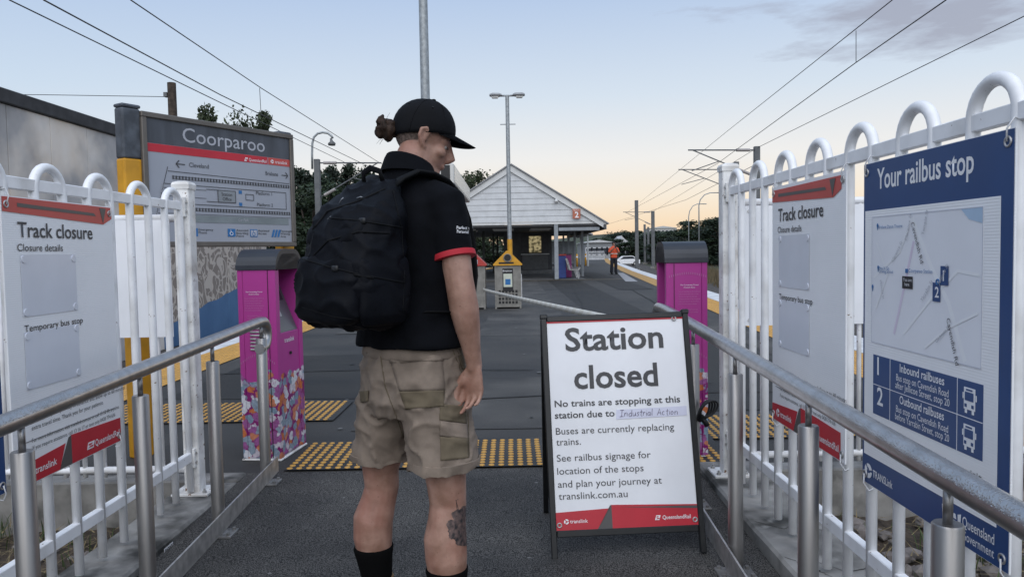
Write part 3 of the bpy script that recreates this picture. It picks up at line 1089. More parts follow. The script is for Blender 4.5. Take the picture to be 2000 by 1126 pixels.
    for n, u, v in (('1', .685, .50), ('2', .62, .385)):
        plate('map_marker', mp_, X(u), Z(v), X(u) + .036, Z(v) + .052, BLUE, .0056)
        lettering(mp_, n, X(u) + .012, Z(v) + .012, None, .028, INK_W, .015, .0068)
    ringplate('map_shield', mp_, X(.66), Z(.52), .007, BLUE_M, .002, .0056)
    # stop table
    x0, zt = q(*B(107, 158)); x1, _ = q(*B(587, 270)); _, zb = q(*B(105, 413))
    plate('print_table', t, x0, zb, x1, zt, BLUE, .0032)
    zm = (zb + zt) / 2
    xa, _ = q(*B(180, 300)); xb, _ = q(*B(473, 400))
    for a in ((x0, zm - .001, x1, zm + .001), (xa - .001, zb, xa + .001, zt), (xb - .001, zb, xb + .001, zt)):
        plate('print_rule', t, *a, INK_W, .0042, t=.0004 + .0001 * (a[0] == x0))
    hh = (zt - zb) / 2
    for k, n in enumerate(('1', '2')):
        zz = zt - hh * (k + 1)
        lettering(t, n, x0 + .028, zz + .035, None, .055, INK_W, .015, .0048)
        hd = ('Inbound railbuses', 'Outbound railbuses')[k]
        l2 = ('after Jellicoe Street, stop 20', 'before Yarrabin Street, stop 20')[k]
        cxm = (xa + xb) / 2
        lettering(t, hd, cxm - .115, zz + hh * .68, .23, .024, INK_W, .012, .0048)
        lettering(t, 'Bus stop on Cavendish Road', cxm - .135, zz + hh * .38, .27, .020, INK_W, 0, .0048)
        lettering(t, l2, cxm - .14, zz + hh * .13, .28, .020, INK_W, 0, .0048)
        # bus pictogram
        cx = (xb + x1) / 2
        b = new_bm()
        IS = .72
        bx = lambda a, c, d, e: quad_prism(b, [Vector((cx + a * IS, -.0052, zz + hh * .5 + c * IS)), Vector((cx + d * IS, -.0052, zz + hh * .5 + c * IS)), Vector((cx + d * IS, -.0052, zz + hh * .5 + e * IS)), Vector((cx + a * IS, -.0052, zz + hh * .5 + e * IS))], Vector((0, .0008, 0)))
        bx(-.032, -.036, .032, .043); bx(-.026, -.05, -.014, -.036); bx(.014, -.05, .026, -.036); bx(-.040, .0, -.035, .022); bx(.035, .0, .040, .022)
        bu = obj('bus_symbol', b, INK_W, t)
        for a, c, d, e in ((-.024, -.004, .024, .027), (-.018, .032, .018, .038), (-.026, -.028, -.014, -.016), (.014, -.028, .026, -.016)):
            plate('symbol_cutout', bu, cx + a * IS, zz + hh * .5 + c * IS, cx + d * IS, zz + hh * .5 + e * IS, BLUE, .0056)
    lettering(t, 'For more information please visit', x0 + .0, .195, x1 - x0, .016, INK, 0, .0048)
    swirl_mark(t, .045, .046, .024, INK_W, BLUE, .003)
    lettering(t, 'TRANSLink', .075, .034, .125, .024, INK_W, .01, .003)
    lettering(t, 'Queensland', .556, .052, .128, .027, INK_W, .006, .003)
    lettering(t, 'Government', .556, .018, .128, .024, INK_W, .0, .003)
    b = new_bm()
    for pts in ([(.49, .02), (.51, .01), (.53, .02), (.535, .055), (.485, .055)], [(.49, .06), (.53, .06), (.525, .073), (.495, .073)], [(.47, .025), (.48, .025), (.482, .075), (.465, .08)], [(.538, .025), (.546, .025), (.55, .08), (.536, .075)]):
        quad_prism(b, [Vector((p[0], -.0036, p[1])) for p in pts], Vector((0, .0006, 0)))
    obj('crest', b, INK_W, t)
rb_layout(rb)
lb = board('notice_board', 'blue bordered board hung beside the track closure notice on the mural side', -1, 1.76, .50, .735, 1.05)
plate('print_band', lb, .002, .002, .733, 1.048, BLUE, .001)
plate('print_field', lb, .014, .098, .70, .90, CORF, .0022)

# ================================================================== HANDRAILS
WETSTEEL = mat('wet_handrail_steel', (0.46, 0.45, 0.445), 0.34, 1.0, var=0.10, vs=22, streak=0.2)
t_, b_ = nodes_of(WETSTEEL)
tcx = t_.nodes.new('ShaderNodeTexCoord')
vo = t_.nodes.new('ShaderNodeTexVoronoi'); vo.inputs['Scale'].default_value = 190; vo.feature = 'SMOOTH_F1'; vo.inputs['Smoothness'].default_value = .3
t_.links.new(tcx.outputs['Object'], vo.inputs['Vector'])
vr = t_.nodes.new('ShaderNodeMapRange'); vr.inputs['From Min'].default_value = .15; vr.inputs['From Max'].default_value = .5; vr.inputs['To Min'].default_value = 1; vr.inputs['To Max'].default_value = 0
t_.links.new(vo.outputs['Distance'], vr.inputs['Value'])
ge = t_.nodes.new('ShaderNodeNewGeometry'); sx = t_.nodes.new('ShaderNodeSeparateXYZ'); t_.links.new(ge.outputs['True Normal'], sx.inputs[0])
mr = t_.nodes.new('ShaderNodeMapRange'); mr.inputs['From Min'].default_value = .15; mr.inputs['From Max'].default_value = .55; t_.links.new(sx.outputs['Z'], mr.inputs['Value'])
mu = t_.nodes.new('ShaderNodeMath'); mu.operation = 'MULTIPLY'; t_.links.new(vr.outputs['Result'], mu.inputs[0]); t_.links.new(mr.outputs['Result'], mu.inputs[1])
bpx = t_.nodes.new('ShaderNodeBump'); bpx.inputs['Strength'].default_value = 0.6; bpx.inputs['Distance'].default_value = 0.0020
t_.links.new(mu.outputs[0], bpx.inputs['Height']); t_.links.new(bpx.outputs['Normal'], b_.inputs['Normal'])

def handrail(label, fx, y_far, ys, side, kick_far):
    t = thing('handrail', label, 'handrail', (fx(y_far), y_far, 0), 0, 'steel handrails of the ramp')
    hz = lambda d: 0.928 - 0.036 * (4.3 - d) if d < 4.3 else 0.928
    b = new_bm()
    pts = [Vector((fx(y), y, hz(y))) for y in [-.8 + .4 * k for k in range(60) if -.8 + .4 * k < y_far - .25]]
    yb = y_far - .20
    pts.append(Vector((fx(yb), yb, hz(yb))))
    # rounded return bend
    r = .075
    cz = hz(yb) - r
    for k in range(1, 11):
        a = math.pi / 2 - (math.pi * 1.02) * k / 10
        pts.append(Vector((fx(yb), yb + .06 + r * math.cos(a), cz + r * math.sin(a))))
    pts.append(pts[-1] + Vector((0, -.05, .0)))
    tube(b, pts, .029, 20, ref=(1, 0, 0))
    obj('rail', b, WETSTEEL, t, True, world=True, angle=50)
    for y in ys:
        x = fx(y)
        zr = ramp_z(y)
        zt = hz(y) - .095
        b = new_bm()
        tube(b, [Vector((x, y, zr + .01)), Vector((x, y, zt - .004)), Vector((x, y, zt))], [.030, .030, .027], 20)
        p = obj('post', b, STEEL, t, True, world=True, angle=40)
        b = new_bm()
        tube(b, [Vector((x, y, zt)), Vector((x, y, hz(y) - .02))], .0095, 10)
        obj('spigot', b, STEEL, p, True, world=True)
        b = new_bm()
        box(b, (x - .075, y - .055, zr + .002), (x + .075, y + .055, zr + .013), bevel=.002)
        pl = obj('base_plate', b, mat('base_plate_steel', (.22, .215, .21), .6, .5, var=.25, vs=20), p, world=True)
        b = new_bm()
        tube(b, [Vector((x, y, zr + .012)), Vector((x, y, zr + .03))], [.045, .032], 16)
        for sx_ in (-1, 1):
            for sy in (-1, 1):
                c = Vector((x + sx_ * .058, y + sy * .038, zr + .012))
                tube(b, [c, c + Vector((0, 0, .012))], .009, 6)
        ob_ = obj('base_bolts', b, mat('base_plate_steel', (.22, .215, .21), .6, .5, var=.25, vs=20), p, world=True); ob_['kind'] = 'stuff'
    # kick rail (flat bar along the foot)
    b = new_bm()
    rings = []
    xo = side * -.036
    for y in (-.8, kick_far):
        x = fx(y) + xo
        z = ramp_z(min(y, FRONT))
        rings.append([Vector((x - .004, y, z + .035)), Vector((x + .004, y, z + .035)), Vector((x + .004, y, z + .125)), Vector((x - .004, y, z + .125))])
    loft(b, rings)
    obj('kick_rail', b, STEEL_D, t, world=True)
    return t
hl = handrail('brushed steel handrail beaded with rain on the mural wall side of the ramp', lambda y: -1.395 - .0145 * (y - 2), 4.33, [4.17, 3.46, 2.76, 2.07, 1.37], -1, 4.28)
hr = handrail('brushed steel handrail beaded with rain passing the blue railbus board', lambda y: .842 + .0176 * y, 4.78, [4.45, 3.70, 2.96, 2.19, 1.46, .74], 1, 4.25)
# sticker on the kerb face
st = thing('sticker', 'small white sticker with black letters on the kerb face', 'sticker', (-1.590, 3.27, -0.050), R(90))
plate('sheet', st, 0, 0, .085, .034, INK_W, .001)
lettering(st, 'PATAT', .006, .006, .073, .022, INK_B, .02, .003)

# bicycle cable lock looped on the right handrail post
b = new_bm()
for k in range(4):
    pts = []
    for i in range(20):
        a = 2 * math.pi * i / 20
        pts.append(Vector((.948 + .018 * math.sin(a) + .006 * k, 3.66 - .012 * k, .48 + .006 * k)) + Vector((math.cos(a) * (.026 + .005 * k), .01 * math.cos(a), math.sin(a) * (.052 - .004 * k))))
    tube(b, pts, .0052, 7, closed=True)
tube(b, [Vector((.93, 3.65, .46)), Vector((.96, 3.63, .41))], .014, 8)
tag(obj('cable_lock', b, BLK_RUB, None, True), 'black coiled cable lock hanging on the handrail post behind the standing board', 'cable lock')

# ================================================================== STANDING A-FRAME BOARD
foot = gz((1077 + 1378) / 2, 1086, -0.040)
fl, fr_ = gz(1077, 1090, -.04), gz(1378, 1082, -.04)
yaw = math.atan2(fr_.y - fl.y, fr_.x - fl.x)
TILT = R(12.5)
from mathutils import Euler
af = thing('sandwich_board', 'black framed sandwich board reading Station closed on the ramp', 'sandwich board',
           (foot.x, foot.y, ramp_z(foot.y) + .004), rot=(Matrix.Rotation(yaw, 3, 'Z') @ Matrix.Rotation(-TILT, 3, 'X') @ Matrix.Rotation(R(-1.0), 3, 'Y')).to_euler())
aq = lambda px, py: loc2(af, px, py)
pTL, pTR, pBR, pBL = aq(1069, 628), aq(1330, 620), aq(1366, 1025), aq(1085, 1033)
ax0, ax1 = (pTL[0] + pBL[0]) / 2, (pTR[0] + pBR[0]) / 2
az0, az1 = (pBL[1] + pBR[1]) / 2, (pTL[1] + pTR[1]) / 2
fw = .026
def abar(name, lo, hi, m=BLACKM):
    b = new_bm(); box(b, lo, hi, bevel=.003); return obj(name, b, m, af)
abar('frame_stile', (ax0 - fw, -.012, 0.0), (ax0, .014, az1 + fw + .004))
abar('frame_stile', (ax1, -.012, 0.0), (ax1 + fw, .014, az1 + fw + .004))
abar('frame_rail', (ax0 + .001, -.011, az1), (ax1 - .001, .013, az1 + fw))
abar('frame_rail', (ax0 + .001, -.011, az0 - fw * 1.1), (ax1 - .001, .013, az0))
for sx in (ax0 - fw / 2, ax1 + fw / 2):
    b = new_bm(); box(b, (sx - .017, -.016, az1 + fw - .012), (sx + .017, .018, az1 + fw + .010), bevel=.004); obj('corner_cap', b, BLACKM, af)
sh = abar('poster_sheet', (ax0 - .002, -.004, az0 - .004), (ax1 + .002, .002, az1 + .004), SHEET)
b = new_bm(); box(b, (ax0 - .002, .0035, az0), (ax1 + .002, .006, az1)); obj('backing_panel', b, BLACKM, af)
# rear leg frame, leaning the other way
b2 = Matrix.Translation((0, .022, az1 + fw - .01)) @ Matrix.Rotation(2 * TILT + R(2), 4, 'X') @ Matrix.Translation((0, 0, -(az1 + fw - .01)))
for x in (ax0 - fw, ax1):
    b = new_bm(); box(b, (x, .0, 0.012), (x + fw, .024, az1 + fw - .014), b2, bevel=.003); obj('rear_leg', b, BLACKM, af)
for z in (.10, az1 - .03):
    b = new_bm(); box(b, (ax0 + .001, .003, z), (ax1 - .001, .021, z + fw), b2, bevel=.003); obj('rear_rail', b, BLACKM, af)
ZC = lambda zx, zy: (1030 + zx / 2.125, 580 + zy / 2.125)
def a_text(s, a, c, cap, m=INK, bold=0., base=None):
    x0, z0 = aq(*ZC(*a)); x1, z1 = aq(*ZC(*c))
    return lettering(sh, s, x0, (z0 + z1) / 2, x1 - x0, cap, m, bold, .006)
a_text('Station', (158, 215), (565, 215), .100, bold=.02)
a_text('closed', (195, 374), (543, 370), .100, bold=.02)
a_text('No trains are stopping at this', (113, 447), (634, 443), .028, bold=.014)
a_text('station due to', (114, 499), (362, 497), .028, bold=.014)
a_text('Buses are currently replacing', (118, 561), (609, 558), .029)
a_text('trains.', (120, 613), (222, 612), .029)
a_text('See railbus signage for', (122, 675), (512, 671), .029)
a_text('location of the stops', (124, 729), (482, 726), .029)
a_text('and plan your journey at', (127, 782), (558, 778), .029)
a_text('translink.com.au', (130, 834), (416, 832), .029)
x0, z0 = aq(*ZC(368, 510)); x1, z1 = aq(*ZC(662, 452))
pn = polyplate('handwritten_strip', sh, [(x0, z0 + .004), (x1 - .004, z0 + .010), (x1 - .003, z1 + .002), (x0 + .003, z1 - .003)], mat('paper_lilac', (.66, .67, .80), .55, var=.04), .0055)
hx0, hz0 = aq(*ZC(383, 495)); hx1, _ = aq(*ZC(627, 490))
PEN = mat('pen_ink', (.05, .03, .09), .5)
def pen(parent, s, x0, z0, w, cap, m):
    """joined-up hand lettering drawn with a round pen"""
    G = {'I': [[(0, 1), (.5, 1)], [(.25, 1), (.22, 0)], [(-.02, 0), (.48, .02)]],
         'n': [[(0, .55), (.02, 0)], [(.02, .35), (.18, .58), (.32, .5), (.35, 0)]],
         'd': [[(.36, .42), (.2, .56), (.02, .35), (.05, .08), (.22, 0), (.36, .2)], [(.40, 1.02), (.36, .3), (.42, 0)]],
         'u': [[(0, .55), (.03, .12), (.18, 0), (.33, .18), (.36, .56)], [(.35, .3), (.42, 0)]],
         's': [[(.3, .5), (.15, .58), (.04, .44), (.16, .3), (.27, .15), (.12, 0), (0, .06)]],
         't': [[(.16, .95), (.13, .1), (.24, 0), (.3, .06)], [(0, .64), (.32, .68)]],
         'r': [[(0, .55), (.03, 0)], [(.03, .35), (.14, .54), (.28, .5)]],
         'i': [[(.05, .52), (.06, 0)], [(.06, .76), (.09, .80)]],
         'a': [[(.34, .45), (.18, .56), (.02, .36), (.06, .06), (.22, .02), (.34, .25)], [(.36, .54), (.36, .1), (.44, 0)]],
         'l': [[(.06, 1.02), (.05, .05), (.12, 0)]],
         'A': [[(0, 0), (.26, 1.0), (.5, 0)], [(.08, .36), (.44, .40)]],
         'c': [[(.3, .46), (.16, .56), (.02, .34), (.08, .06), (.22, 0), (.33, .08)]],
         'o': [[(.18, .56), (.02, .34), (.08, .04), (.26, .04), (.35, .3), (.2, .56)]], ' ': []}
    WD = {'I': .62, 'i': .2, 'l': .22, ' ': .55, 'A': .62, 's': .42, 't': .42, 'r': .38}
    tot = sum(WD.get(c, .54) for c in s)
    b = new_bm()
    x = 0
    for i, c in enumerate(s):
        for stx in G[c]:
            pts = [Vector((x0 + (x + p[0] + p[1] * .10) / tot * w, -.0072, z0 + cap * p[1] + .001 * math.sin(i * 2.3))) for p in stx]
            tube(b, pts, .0011, 5)
        x += WD.get(c, .54)
    o = obj('lettering', b, m, parent); o['kind'] = 'stuff'
    return o
pen(pn, 'Industrial Action', hx0, hz0, hx1 - hx0, .028, PEN)
# printed borders
wA = ax1 - ax0
plate('print_band', sh, ax0, az1 - .007, ax1, az1 + .003, RED, .0052)
polyplate('print_band', sh, [(ax0, az0), (ax0 + wA * .29, az0), (ax0 + wA * .385, az0 + .085), (ax0, az0 + .075)], RED, .0052)
polyplate('print_wedge', sh, [(ax0 + wA * .29, az0), (ax0 + wA * .395, az0), (ax0 + wA * .395, az0 + .099), (ax0 + wA * .385, az0 + .097)], DGREY, .0052)
polyplate('print_band', sh, [(ax0 + wA * .395, az0), (ax1, az0), (ax1, az0 + .087), (ax0 + wA * .395, az0 + .099)], RED, .0052)
polyplate('print_stripe', sh, [(ax0 + wA * .46, az0 + .088), (ax1, az0 + .070), (ax1, az0 + .082)], DGREY, .0064)
swirl_mark(sh, ax0 + .045, az0 + .036, .011, INK_W, RED, .0066)
lettering(sh, 'translink', ax0 + .061, az0 + .029, .078, None, INK_W, .008, .0066)
rail_mark(sh, ax0 + wA * .695, az0 + .027, .026, .020, INK_W, RED, .0066)
lettering(sh, 'QueenslandRail', ax0 + wA * .75, az0 + .029, .124, .016, INK_W, .008, .0066)
for cx, cz in ((ax0 + .014, az0 + .022), (ax1 - .014, az0 + .022), (ax1 - .04, az1 - .005)):
    ringplate('eyelet', sh, cx, cz, .009, STEEL_D, .0035, .007)

# ================================================================== TICKET READERS
ART = bpy.data.materials.new('magenta_with_artwork'); ART.use_nodes = True
t_, b_ = nodes_of(ART)
b_.inputs['Roughness'].default_value = .36
tcx = t_.nodes.new('ShaderNodeTexCoord')
v1 = t_.nodes.new('ShaderNodeTexVoronoi'); v1.inputs['Scale'].default_value = 23
nzx = t_.nodes.new('ShaderNodeTexNoise'); nzx.inputs['Scale'].default_value = 30
mxv = t_.nodes.new('ShaderNodeMix'); mxv.data_type = 'VECTOR'; mxv.inputs['Factor'].default_value = .04
t_.links.new(tcx.outputs['Object'], nzx.inputs['Vector']); t_.links.new(tcx.outputs['Object'], mxv.inputs[4]); t_.links.new(nzx.outputs['Color'], mxv.inputs[5])
t_.links.new(mxv.outputs[1], v1.inputs['Vector'])
sp = t_.nodes.new('ShaderNodeSeparateColor'); t_.links.new(v1.outputs['Color'], sp.inputs[0])
rp = t_.nodes.new('ShaderNodeValToRGB'); rp.color_ramp.interpolation = 'CONSTANT'
cols = [(.52, .15, .05), (.25, .31, .38), (.62, .62, .66), (.30, .09, .26), (.55, .20, .11), (.20, .28, .36), (.55, .50, .56)]
e = rp.color_ramp.elements
while len(e) < len(cols):
    e.new(.5)
for i, c in enumerate(cols):
    e[i].position = i / len(cols); e[i].color = (*c, 1)
t_.links.new(sp.outputs[0], rp.inputs['Fac'])
# painterly streaks inside the spots
nz3 = t_.nodes.new('ShaderNodeTexNoise'); nz3.inputs['Scale'].default_value = 55; nz3.inputs['Detail'].default_value = 4
t_.links.new(tcx.outputs['Object'], nz3.inputs['Vector'])
m3 = t_.nodes.new('ShaderNodeMix'); m3.data_type = 'RGBA'; m3.blend_type = 'OVERLAY'; m3.inputs['Factor'].default_value = .7
t_.links.new(rp.outputs['Color'], m3.inputs['A']); t_.links.new(nz3.outputs['Fac'], m3.inputs['B'])
# edge of each spot goes to the magenta ground
ed = t_.nodes.new('ShaderNodeMapRange'); ed.inputs['From Min'].default_value = .62; ed.inputs['From Max'].default_value = .68
t_.links.new(v1.outputs['Distance'], ed.inputs['Value'])
m4 = t_.nodes.new('ShaderNodeMix'); m4.data_type = 'RGBA'; m4.inputs['B'].default_value = (.22, .01, .14, 1)
t_.links.new(ed.outputs['Result'], m4.inputs['Factor']); t_.links.new(m3.outputs['Result'], m4.inputs['A'])
# upper border of the artwork, scalloped
sz = t_.nodes.new('ShaderNodeSeparateXYZ'); t_.links.new(tcx.outputs['Object'], sz.inputs[0])
nb = t_.nodes.new('ShaderNodeTexNoise'); nb.inputs['Scale'].default_value = 9; t_.links.new(tcx.outputs['Object'], nb.inputs['Vector'])
ma = t_.nodes.new('ShaderNodeMath'); ma.operation = 'MULTIPLY_ADD'; ma.inputs[1].default_value = .28
t_.links.new(nb.outputs['Fac'], ma.inputs[0]); t_.links.new(sz.outputs['Z'], ma.inputs[2])
gt = t_.nodes.new('ShaderNodeMath'); gt.operation = 'GREATER_THAN'; gt.inputs[1].default_value = .66
t_.links.new(ma.outputs[0], gt.inputs[0])
m5 = t_.nodes.new('ShaderNodeMix'); m5.data_type = 'RGBA'; m5.inputs['B'].default_value = (.43, .045, .27, 1)
t_.links.new(gt.outputs[0], m5.inputs['Factor']); t_.links.new(m4.outputs['Result'], m5.inputs['A'])
t_.links.new(m5.outputs['Result'], b_.inputs['Base Color'])
PRT = mat('pale_pink_print', (.50, .22, .40), .5)
def arch_prof(w, z0, z1, r, n=7):
    """open U profile (x,z) from left foot over the top to right foot"""
    p = [(0, z0)]
    for k in range(n + 1):
        a = math.pi - (math.pi / 2) * k / n
        p.append((r + r * math.cos(a), z1 - r + r * math.sin(a)))
    for k in range(n + 1):
        a = math.pi / 2 - (math.pi / 2) * k / n
        p.append((w - r + r * math.cos(a), z1 - r + r * math.sin(a)))
    p.append((w, z0))
    return p
def reader(label, loc, rz, near, grp, full=True):
    """local: x across the front, front faces -y, depth to +y"""
    t = thing('ticket_reader', label, 'ticket reader', loc, rz, grp)
    w, d, zc, zt = .40, .25, 1.205, 1.335
    def part(name, m, *boxes, smooth=False, parent=None):
        b = new_bm()
        for lo, hi in boxes:
            box(b, lo, hi, bevel=.003)
        return obj(name, b, m, parent or t)
    part('base', WHITE_OLD, ((-.006, -.006, 0), (w + .006, d + .006, .012)))
    part('side_panel', ART, ((0, 0, .013), (.055, d * .86, zc)))
    part('side_panel', ART, ((w - .055, 0, .013), (w, d * .86, zc)))
    part('back_panel', ART, ((0, d * .865, .013), (w, d, zc)))
    part('front_door', ART, ((.057, .006, .02), (w - .057, .05, .80)))
    part('recess_back', MAG, ((.056, d * .66, .80), (w - .056, d * .8, zc)))
    b = new_bm()
    quad_prism(b, [Vector((.060, .012, .802)), Vector((w - .060, .012, .802)), Vector((w - .060, .13, 1.10)), Vector((.060, .13, 1.10))], Vector((0, .02, 0)))
    rp_ = obj('reader_panel', b, mat('reader_grey', (.10, .105, .115), .35, .3, var=.06), t)
    def on_panel(name, u0, v0, u1, v1, m, off):
        f = lambda u, v: Vector((u, .012 + (v - .802) / .298 * .118 - off, v))
        b = new_bm()
        quad_prism(b, [f(u0, v0), f(u1, v0), f(u1, v1), f(u0, v1)], Vector((0, off * .8, 0)))
        return obj(name, b, m, rp_)
    on_panel('screen', .10, 1.0, w - .10, 1.08, INK_B, .004)
    on_panel('info_label', .11, .90, .19, .96, mat('label_grey', (.35, .36, .36), .5), .003)
    # charcoal hood: shell with open front
    o_ = arch_prof(w + .012, zc + .002, zt, .13)
    i_ = arch_prof(w + .012 - .05, zc + .002, zt - .03, .105)
    o_ = [(x - .006, z) for x, z in o_]
    i_ = [(x + .019, z) for x, z in i_]
    b = new_bm()
    ringf = [Vector((x, -.008, z)) for x, z in o_] + [Vector((x, -.008, z)) for x, z in i_[::-1]]
    quad_prism(b, ringf, Vector((0, d + .014, 0)))
    obj('hood', b, CHAR, t)
    b = new_bm()
    quad_prism(b, [Vector((x, d * .7, z)) for x, z in i_], Vector((0, .02, 0)))
    obj('hood_back', b, CHAR, t)
    # seams + text on the side the photographer sees
    sx = -.0022 if near == 'left' else w + .0022
    sg = -1 if near == 'left' else 1
    b = new_bm()
    box(b, (sx - .0016, .047, .02), (sx + .0016, .050, zc - .003))
    obj('panel_seam', b, BLK_RUB, t)
    def side_text(s, y0, z0, wd, cap, m, bold=0.):
        me = text_mesh(s, bold, 0, 2)
        xs = [v.co.x for v in me.vertices]
        k = wd / (max(xs) - min(xs)); k2 = cap / cap_h()
        for v in me.vertices:
            u = (v.co.x - min(xs)) * k
            # text reads left to right for someone looking at this side
            yy = (y0 - u) if near == 'left' else (y0 + u)
            v.co = Vector((sx + sg * .0012, yy, z0 + v.co.y * k2))
        return obj('lettering', me, m, t)
    y0 = d - .045 if near == 'left' else .075
    w0 = .13
    side_text('The Connecting Thread', y0 - (.01 if near == 'left' else -.01), 1.065, .11, .007, INK_W, .006)
    side_text('Artwork Story', y0 - (.03 if near == 'left' else -.03), 1.050, .07, .007, INK_W, .006)
    for k, s in enumerate(('You are travelling on the traditional', 'lands and waterways of this country', 'The artwork shows the gatherings', 'The ground story of the happiness', 'of life travels down, to and with others', 'this connection is given to families')):
        side_text(s, y0, 1.025 - k * .015, .13 - .01 * (k % 3), .006, PRT)
    for k, s in enumerate(('The Connecting Thread was', 'designed by local artists')):
        side_text(s, y0 - (.015 if near == 'left' else -.015), .915 - k * .015, .10, .006, PRT)
    # dotted stitches
    def stitches(zc_, amp, y_a, y_b, n):
        b = new_bm()
        for k in range(n):
            u = k / (n - 1)
            y = y_a + (y_b - y_a) * u
            z = zc_ + amp * math.sin(u * math.pi)
            box(b, (sx + sg * .0004 - .0004, y - .0013, z - .007), (sx + sg * .0004 + .0008, y + .0013, z + .007))
        o = obj('stitch_marks', b, PRT, t); o['kind'] = 'stuff'
    stitches(1.12, .02, .02, d - .01, 18) if near == 'right' else None
    stitches(.62, .05, .02, d - .01, 18)
    stitches(.50, -.03, .02, d - .01, 18)
    if near == 'left':
        for k in range(7):
            b = new_bm()
            box(b, (sx - .006, .085, .70 + k * .022), (sx + .002, .175, .70 + k * .022 + .012), bevel=.003)
            obj('vent_slat', b, STEEL_D, t)
    lettering(t, 'translink', .12, .735, .15, None, INK_W, .01, .001, y=.006)
    b = new_bm(); tube(b, [Vector((w / 2, .006, .66)), Vector((w / 2, -.004, .66))], .010, 10); obj('lock', b, BLK_RUB, t)
    return t
reader('magenta ticket reader with charcoal hood and vent slats beside the steel rail return', (-1.475, 4.60, 0.002), R(90) - R(7), 'left', 'ticket readers at the ramp top')
reader('magenta ticket reader with charcoal hood standing behind the sandwich board', (.965, 4.92, 0.002), R(-90) - R(3), 'right', 'ticket readers at the ramp top')

# ================================================================== MURAL WALL
MUR = bpy.data.materials.new('mural_paint'); MUR.use_nodes = True
t_, b_ = nodes_of(MUR)
b_.inputs['Roughness'].default_value = .8
tcx = t_.nodes.new('ShaderNodeTexCoord')
def N(tp, **k):
    n = t_.nodes.new(tp)
    for a, c in k.items():
        if a in n.inputs:
            n.inputs[a].default_value = c
        else:
            setattr(n, a, c)
    return n
LK = t_.links.new
big = N('ShaderNodeTexNoise', Scale=.5, Detail=4); LK(tcx.outputs['Object'], big.inputs['Vector'])
r_a = N('ShaderNodeValToRGB'); r_a.color_ramp.elements[0].position = .42; r_a.color_ramp.elements[1].position = .60
r_a.color_ramp.elements[0].color = (.40, .385, .38, 1); r_a.color_ramp.elements[1].color = (.78, .69, .60, 1)
LK(big.outputs['Fac'], r_a.inputs['Fac'])
st_ = N('ShaderNodeTexNoise', Scale=0.9, Detail=9); LK(tcx.outputs['Object'], st_.inputs['Vector'])
m1 = N('ShaderNodeMix', data_type='RGBA', blend_type='OVERLAY'); m1.inputs['Factor'].default_value = .75
LK(r_a.outputs['Color'], m1.inputs['A']); LK(st_.outputs['Fac'], m1.inputs['B'])
# lace pattern: ribbons where a wavy field crosses its middle value
ln1 = N('ShaderNodeTexNoise', Scale=1.1, Detail=0.6); ln1.inputs['Distortion'].default_value = 1.8; LK(tcx.outputs['Object'], ln1.inputs['Vector'])
ln2 = N('ShaderNodeTexNoise', Scale=1.8, Detail=0.4); ln2.inputs['Distortion'].default_value = 1.5; LK(tcx.outputs['Object'], ln2.inputs['Vector'])
def ribbon(n, wd):
    q1 = N('ShaderNodeMath', operation='SUBTRACT'); q1.inputs[1].default_value = .5; LK(n.outputs['Fac'], q1.inputs[0])
    q2 = N('ShaderNodeMath', operation='ABSOLUTE'); LK(q1.outputs[0], q2.inputs[0])
    q3 = N('ShaderNodeMath', operation='LESS_THAN'); q3.inputs[1].default_value = wd; LK(q2.outputs[0], q3.inputs[0])
    return q3
mxr = N('ShaderNodeMath', operation='MAXIMUM'); LK(ribbon(ln1, .045).outputs[0], mxr.inputs[0]); LK(ribbon(ln2, .035).outputs[0], mxr.inputs[1])
r_b = N('ShaderNodeMix', data_type='RGBA'); r_b.inputs['A'].default_value = (.27, .225, .195, 1); r_b.inputs['B'].default_value = (.55, .48, .42, 1)
LK(mxr.outputs[0], r_b.inputs['Factor'])
sz = N('ShaderNodeSeparateXYZ'); LK(tcx.outputs['Object'], sz.inputs[0])
# blue below a sloping line
ml = N('ShaderNodeMath', operation='MULTIPLY_ADD'); ml.inputs[1].default_value = -.145; LK(sz.outputs['Y'], ml.inputs[0]); LK(sz.outputs['Z'], ml.inputs[2])
wob = N('ShaderNodeMath', operation='MULTIPLY_ADD'); wob.inputs[1].default_value = .25; LK(st_.outputs['Fac'], wob.inputs[0]); LK(ml.outputs[0], wob.inputs[2])
lt = N('ShaderNodeMath', operation='LESS_THAN'); lt.inputs[1].default_value = -1.95 - 1.29 + .13 + .0; LK(wob.outputs[0], lt.inputs[0])
blu = N('ShaderNodeValToRGB'); blu.color_ramp.elements[0].color = (.04, .10, .22, 1); blu.color_ramp.elements[1].color = (.12, .24, .42, 1); LK(st_.outputs['Fac'], blu.inputs['Fac'])
m2 = N('ShaderNodeMix', data_type='RGBA'); LK(lt.outputs[0], m2.inputs['Factor']); LK(r_b.outputs['Result'], m2.inputs['A']); LK(blu.outputs['Color'], m2.inputs['B'])
gty = N('ShaderNodeMath', operation='GREATER_THAN'); gty.inputs[1].default_value = 19.0; LK(sz.outputs['Y'], gty.inputs[0])
m3 = N('ShaderNodeMix', data_type='RGBA'); LK(gty.outputs[0], m3.inputs['Factor']); LK(m1.outputs['Result'], m3.inputs['A']); LK(m2.outputs['Result'], m3.inputs['B'])
LK(m3.outputs['Result'], b_.inputs['Base Color'])
WX = -9.0
mw = thing('mural_wall', 'long concrete panel wall with faded mural across the track', 'wall', (WX, 0, 0))
y = -3.0
while y < 26.5:
    b = new_bm()
    o = random.uniform(-.006, .006)
    box(b, (-.12 + o, y + .008, -1.06), (o, y + 1.252, 4.09), bevel=.008)
    p = obj('wall_panel', b, MUR, mw)
    y += 1.26
